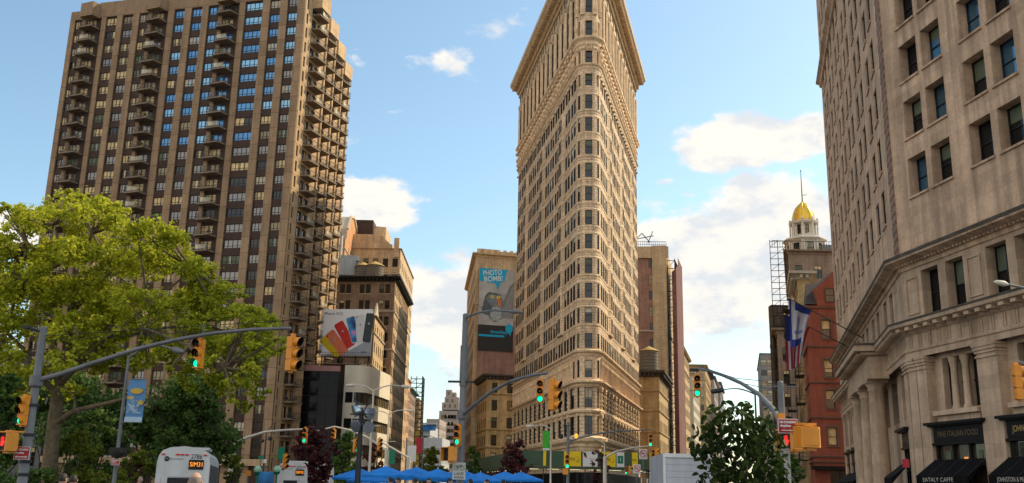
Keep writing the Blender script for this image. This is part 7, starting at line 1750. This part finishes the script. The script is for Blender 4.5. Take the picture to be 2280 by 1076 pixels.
# ================================================================ people
def skin_body(pts,edges,rads,mt,name,levels=1):
    me=bpy.data.meshes.new(name); me.from_pydata([tuple(p) for p in pts],edges,[]); o=bpy.data.objects.new(name,me); COL.objects.link(o)
    sk=o.modifiers.new('s','SKIN'); 
    if not me.skin_vertices: bpy.context.view_layer.update()
    for i,r in enumerate(rads): me.skin_vertices[0].data[i].radius=(r if isinstance(r,tuple) else (r,r))
    me.skin_vertices[0].data[0].use_root=True
    ss=o.modifiers.new('b','SUBSURF'); ss.levels=levels; ss.render_levels=levels
    dg=bpy.context.evaluated_depsgraph_get(); m2=bpy.data.meshes.new_from_object(o.evaluated_get(dg)); bpy.data.objects.remove(o)
    vs=[v.co.copy() for v in m2.vertices]; fs=[tuple(p.vertices) for p in m2.polygons]; bpy.data.meshes.remove(m2)
    return vs,fs
def person(label,loc,rz,H,shirt,trou,hair,bald=False,face_away=True):
    t=thing('person',label,'person',loc,rz=rz); k=H/1.75
    P=[(0,0,.98),(0,.0,1.15),(0,.01,1.35),(0,.01,1.47),(0,0,1.53),(0,-.01,1.60),(0,-.015,1.68)]
    R=[(.15,.11),(.14,.10),(.17,.11),(.10,.07),(.055,.055),(.072,.085),(.06,.07)]
    E=[(0,1),(1,2),(2,3),(3,4),(4,5),(5,6)]
    for s in(-1,1):
        n=len(P); P+=[(s*.18,.01,1.42),(s*.235,.03,1.16),(s*.25,-.03,.93),(s*.25,-.05,.85)]; R+=[.052,.042,.032,(.022,.035)]; E+=[(2,n),(n,n+1),(n+1,n+2),(n+2,n+3)]
        for f in range(4):
            m_=len(P); y=-.085+.022*f; P+=[(s*.252,y-.005,.81),(s*.25,y-.005,.775-.006*abs(f-1.5)),(s*.243,y-.004,.745-.006*abs(f-1.5))]; R+=[.009,.008,.007]; E+=[(n+3,m_),(m_,m_+1),(m_+1,m_+2)]
        m_=len(P); P+=[(s*.235,-.095,.86),(s*.228,-.11,.825)]; R+=[.010,.008]; E+=[(n+3,m_),(m_,m_+1)]
        n=len(P); P+=[(s*.095,0,.90),(s*.10,-.01,.5),(s*.105,.02,.10),(s*.11,-.12,.04)]; R+=[.088,.058,.042,(.04,.03)]; E+=[(0,n),(n,n+1),(n+1,n+2),(n+2,n+3)]
    P=[V(p)*k for p in P]; R=[tuple(x*k for x in r) if isinstance(r,tuple) else r*k for r in R]
    vs,fs=skin_body(P,E,R,None,'body'); q=MB(); q.mesh(vs,fs,M['skin'],True)
    h=V((0,-.012,1.655))*k; q.ball(h,.105*k,M['skin'],16,12,(.78,.95,1.12)); q.ball(h+V((0,-.105,-.005))*k,.018*k,M['skin'],6,5,(.8,1.2,1.5))
    for s in(-1,1): q.ball(h+V((s*.083,.005,-.01))*k,.03*k,M['skin'],8,6,(.35,.7,1)); q.ball(h+V((s*.034,-.092,.012))*k,.012*k,M['sign_w'],6,5); q.ball(h+V((s*.034,-.101,.012))*k,.006*k,M['ink'],6,4)
    q.box(h+V((0,-.098,-.05))*k,(.045*k,.01*k,.008*k),M['red']); lpart('body',q,t)
    sh=MB(); idx=[i for i,v in enumerate(vs) if .93*k<v.z<1.47*k and abs(v.x)<.30*k]; S=set(idx); c0=V((0,0,1.2*k))
    def grow(v,d): a=V((v.x,v.y,0)); ax=V((0 if abs(v.x)<.19*k else math.copysign(.24*k,v.x),0,0)); dd=(a-ax); return v+dd.normalized()*d if dd.length>1e-5 else v
    mp={i:j for j,i in enumerate(sorted(S))}; sh.mesh([grow(vs[i],.014*k) for i in sorted(S)],[tuple(mp[i] for i in f) for f in fs if all(i in S for i in f)],shirt,True); lpart('shirt',sh,t)
    S={i for i,v in enumerate(vs) if .07*k<v.z<1.02*k and abs(v.x)<.19*k}; mp={i:j for j,i in enumerate(sorted(S))}
    def grow2(v,d): ax=V((math.copysign(.1*k,v.x) if v.z<.85*k else 0,0,0)); dd=V((v.x,v.y,0))-ax; return v+dd.normalized()*d if dd.length>1e-5 else v
    tr=MB(); tr.mesh([grow2(vs[i],.016*k) for i in sorted(S)],[tuple(mp[i] for i in f) for f in fs if all(i in S for i in f)],trou,True); lpart('trousers',tr,t)
    hr=MB(); n=16; 
    hv=[];hf=[]
    for i in range(8):
        th=(math.pi*.62)*i/7 
        for j in range(n):
            a=2*math.pi*j/n; front=max(0,-math.sin(a)); tt=th*(1-.42*front); 
            if bald: tt=math.pi*.34+tt*.42*(1-.6*front)
            hv.append(h+V((.0835*math.sin(tt)*math.cos(a),.102*math.sin(tt)*math.sin(a),.121*math.cos(tt)))*k)
    for i in range(7):
        for j in range(n): hf.append((i*n+j,(i+1)*n+j,(i+1)*n+(j+1)%n,i*n+(j+1)%n))
    hr.mesh(hv,hf,hair,True); lpart('hair',hr,t)
M['cl_blue']=mat('blue shirt cloth',(.09,.16,.5),.85,.15,4); M['cl_white']=mat('white shirt cloth',(.6,.6,.58),.85,.1,4); M['cl_dark']=mat('dark cloth',(.03,.03,.04),.9,.2,4); M['cl_red']=mat('red shirt cloth',(.4,.04,.04),.85,.15,4); M['hair_d']=mat('dark hair',(.02,.014,.01),.6,.3,20); M['hair_g']=mat('short grey hair',(.22,.17,.14),.7,.3,20)
def ploc(px,Y): return (at(px,1070,Y).x,Y,0)
zt=at(435,1056,12.5).z
person('bald person seen from behind in front of the nearest bus, only the head in frame',ploc(435,12.5),math.pi+.1,zt*1.0,M['cl_dark'],M['cl_dark'],M['hair_g'],bald=True)
person('dark-haired person in a blue shirt at the bottom left, left one of the pair',ploc(139,20),math.pi-.3,at(139,1056,20).z,M['cl_blue'],M['cl_dark'],M['hair_d'])
person('dark-haired person in a blue shirt at the bottom left, right one of the pair',ploc(163,21),math.pi+.3,at(163,1059,21).z,M['cl_blue'],M['cl_dark'],M['hair_d'])
for i,(px,c,lab) in enumerate([(1121,'cl_white','person in a white shirt under the rightmost parasols'),(955,'cl_dark','person in dark clothes below the parasol left of the bicycle lane sign'),(888,'cl_white','person in a white top between the largest parasol and its neighbour'),(1000,'cl_red','person in a red top just left of the bicycle lane sign'),(1085,'cl_dark','person in dark clothes just right of the bicycle lane sign'),(925,'cl_blue','person in a blue top below the parasol right of the largest one'),(870,'cl_dark','person in dark clothes directly under the largest parasol'),(1048,'cl_white','person in a pale top close right of the central pole'),(312,'cl_white','person with grey hair beside the park bushes, left of the nearest bus')]):
    Y=34+i%3; person(lab,(at(px,1070,Y).x,Y,.15 if px>500 else 0),rnd.uniform(0,6.28),1.74,M[c],M['cl_dark'],M['hair_d'] if px!=312 else M['hair_g'])
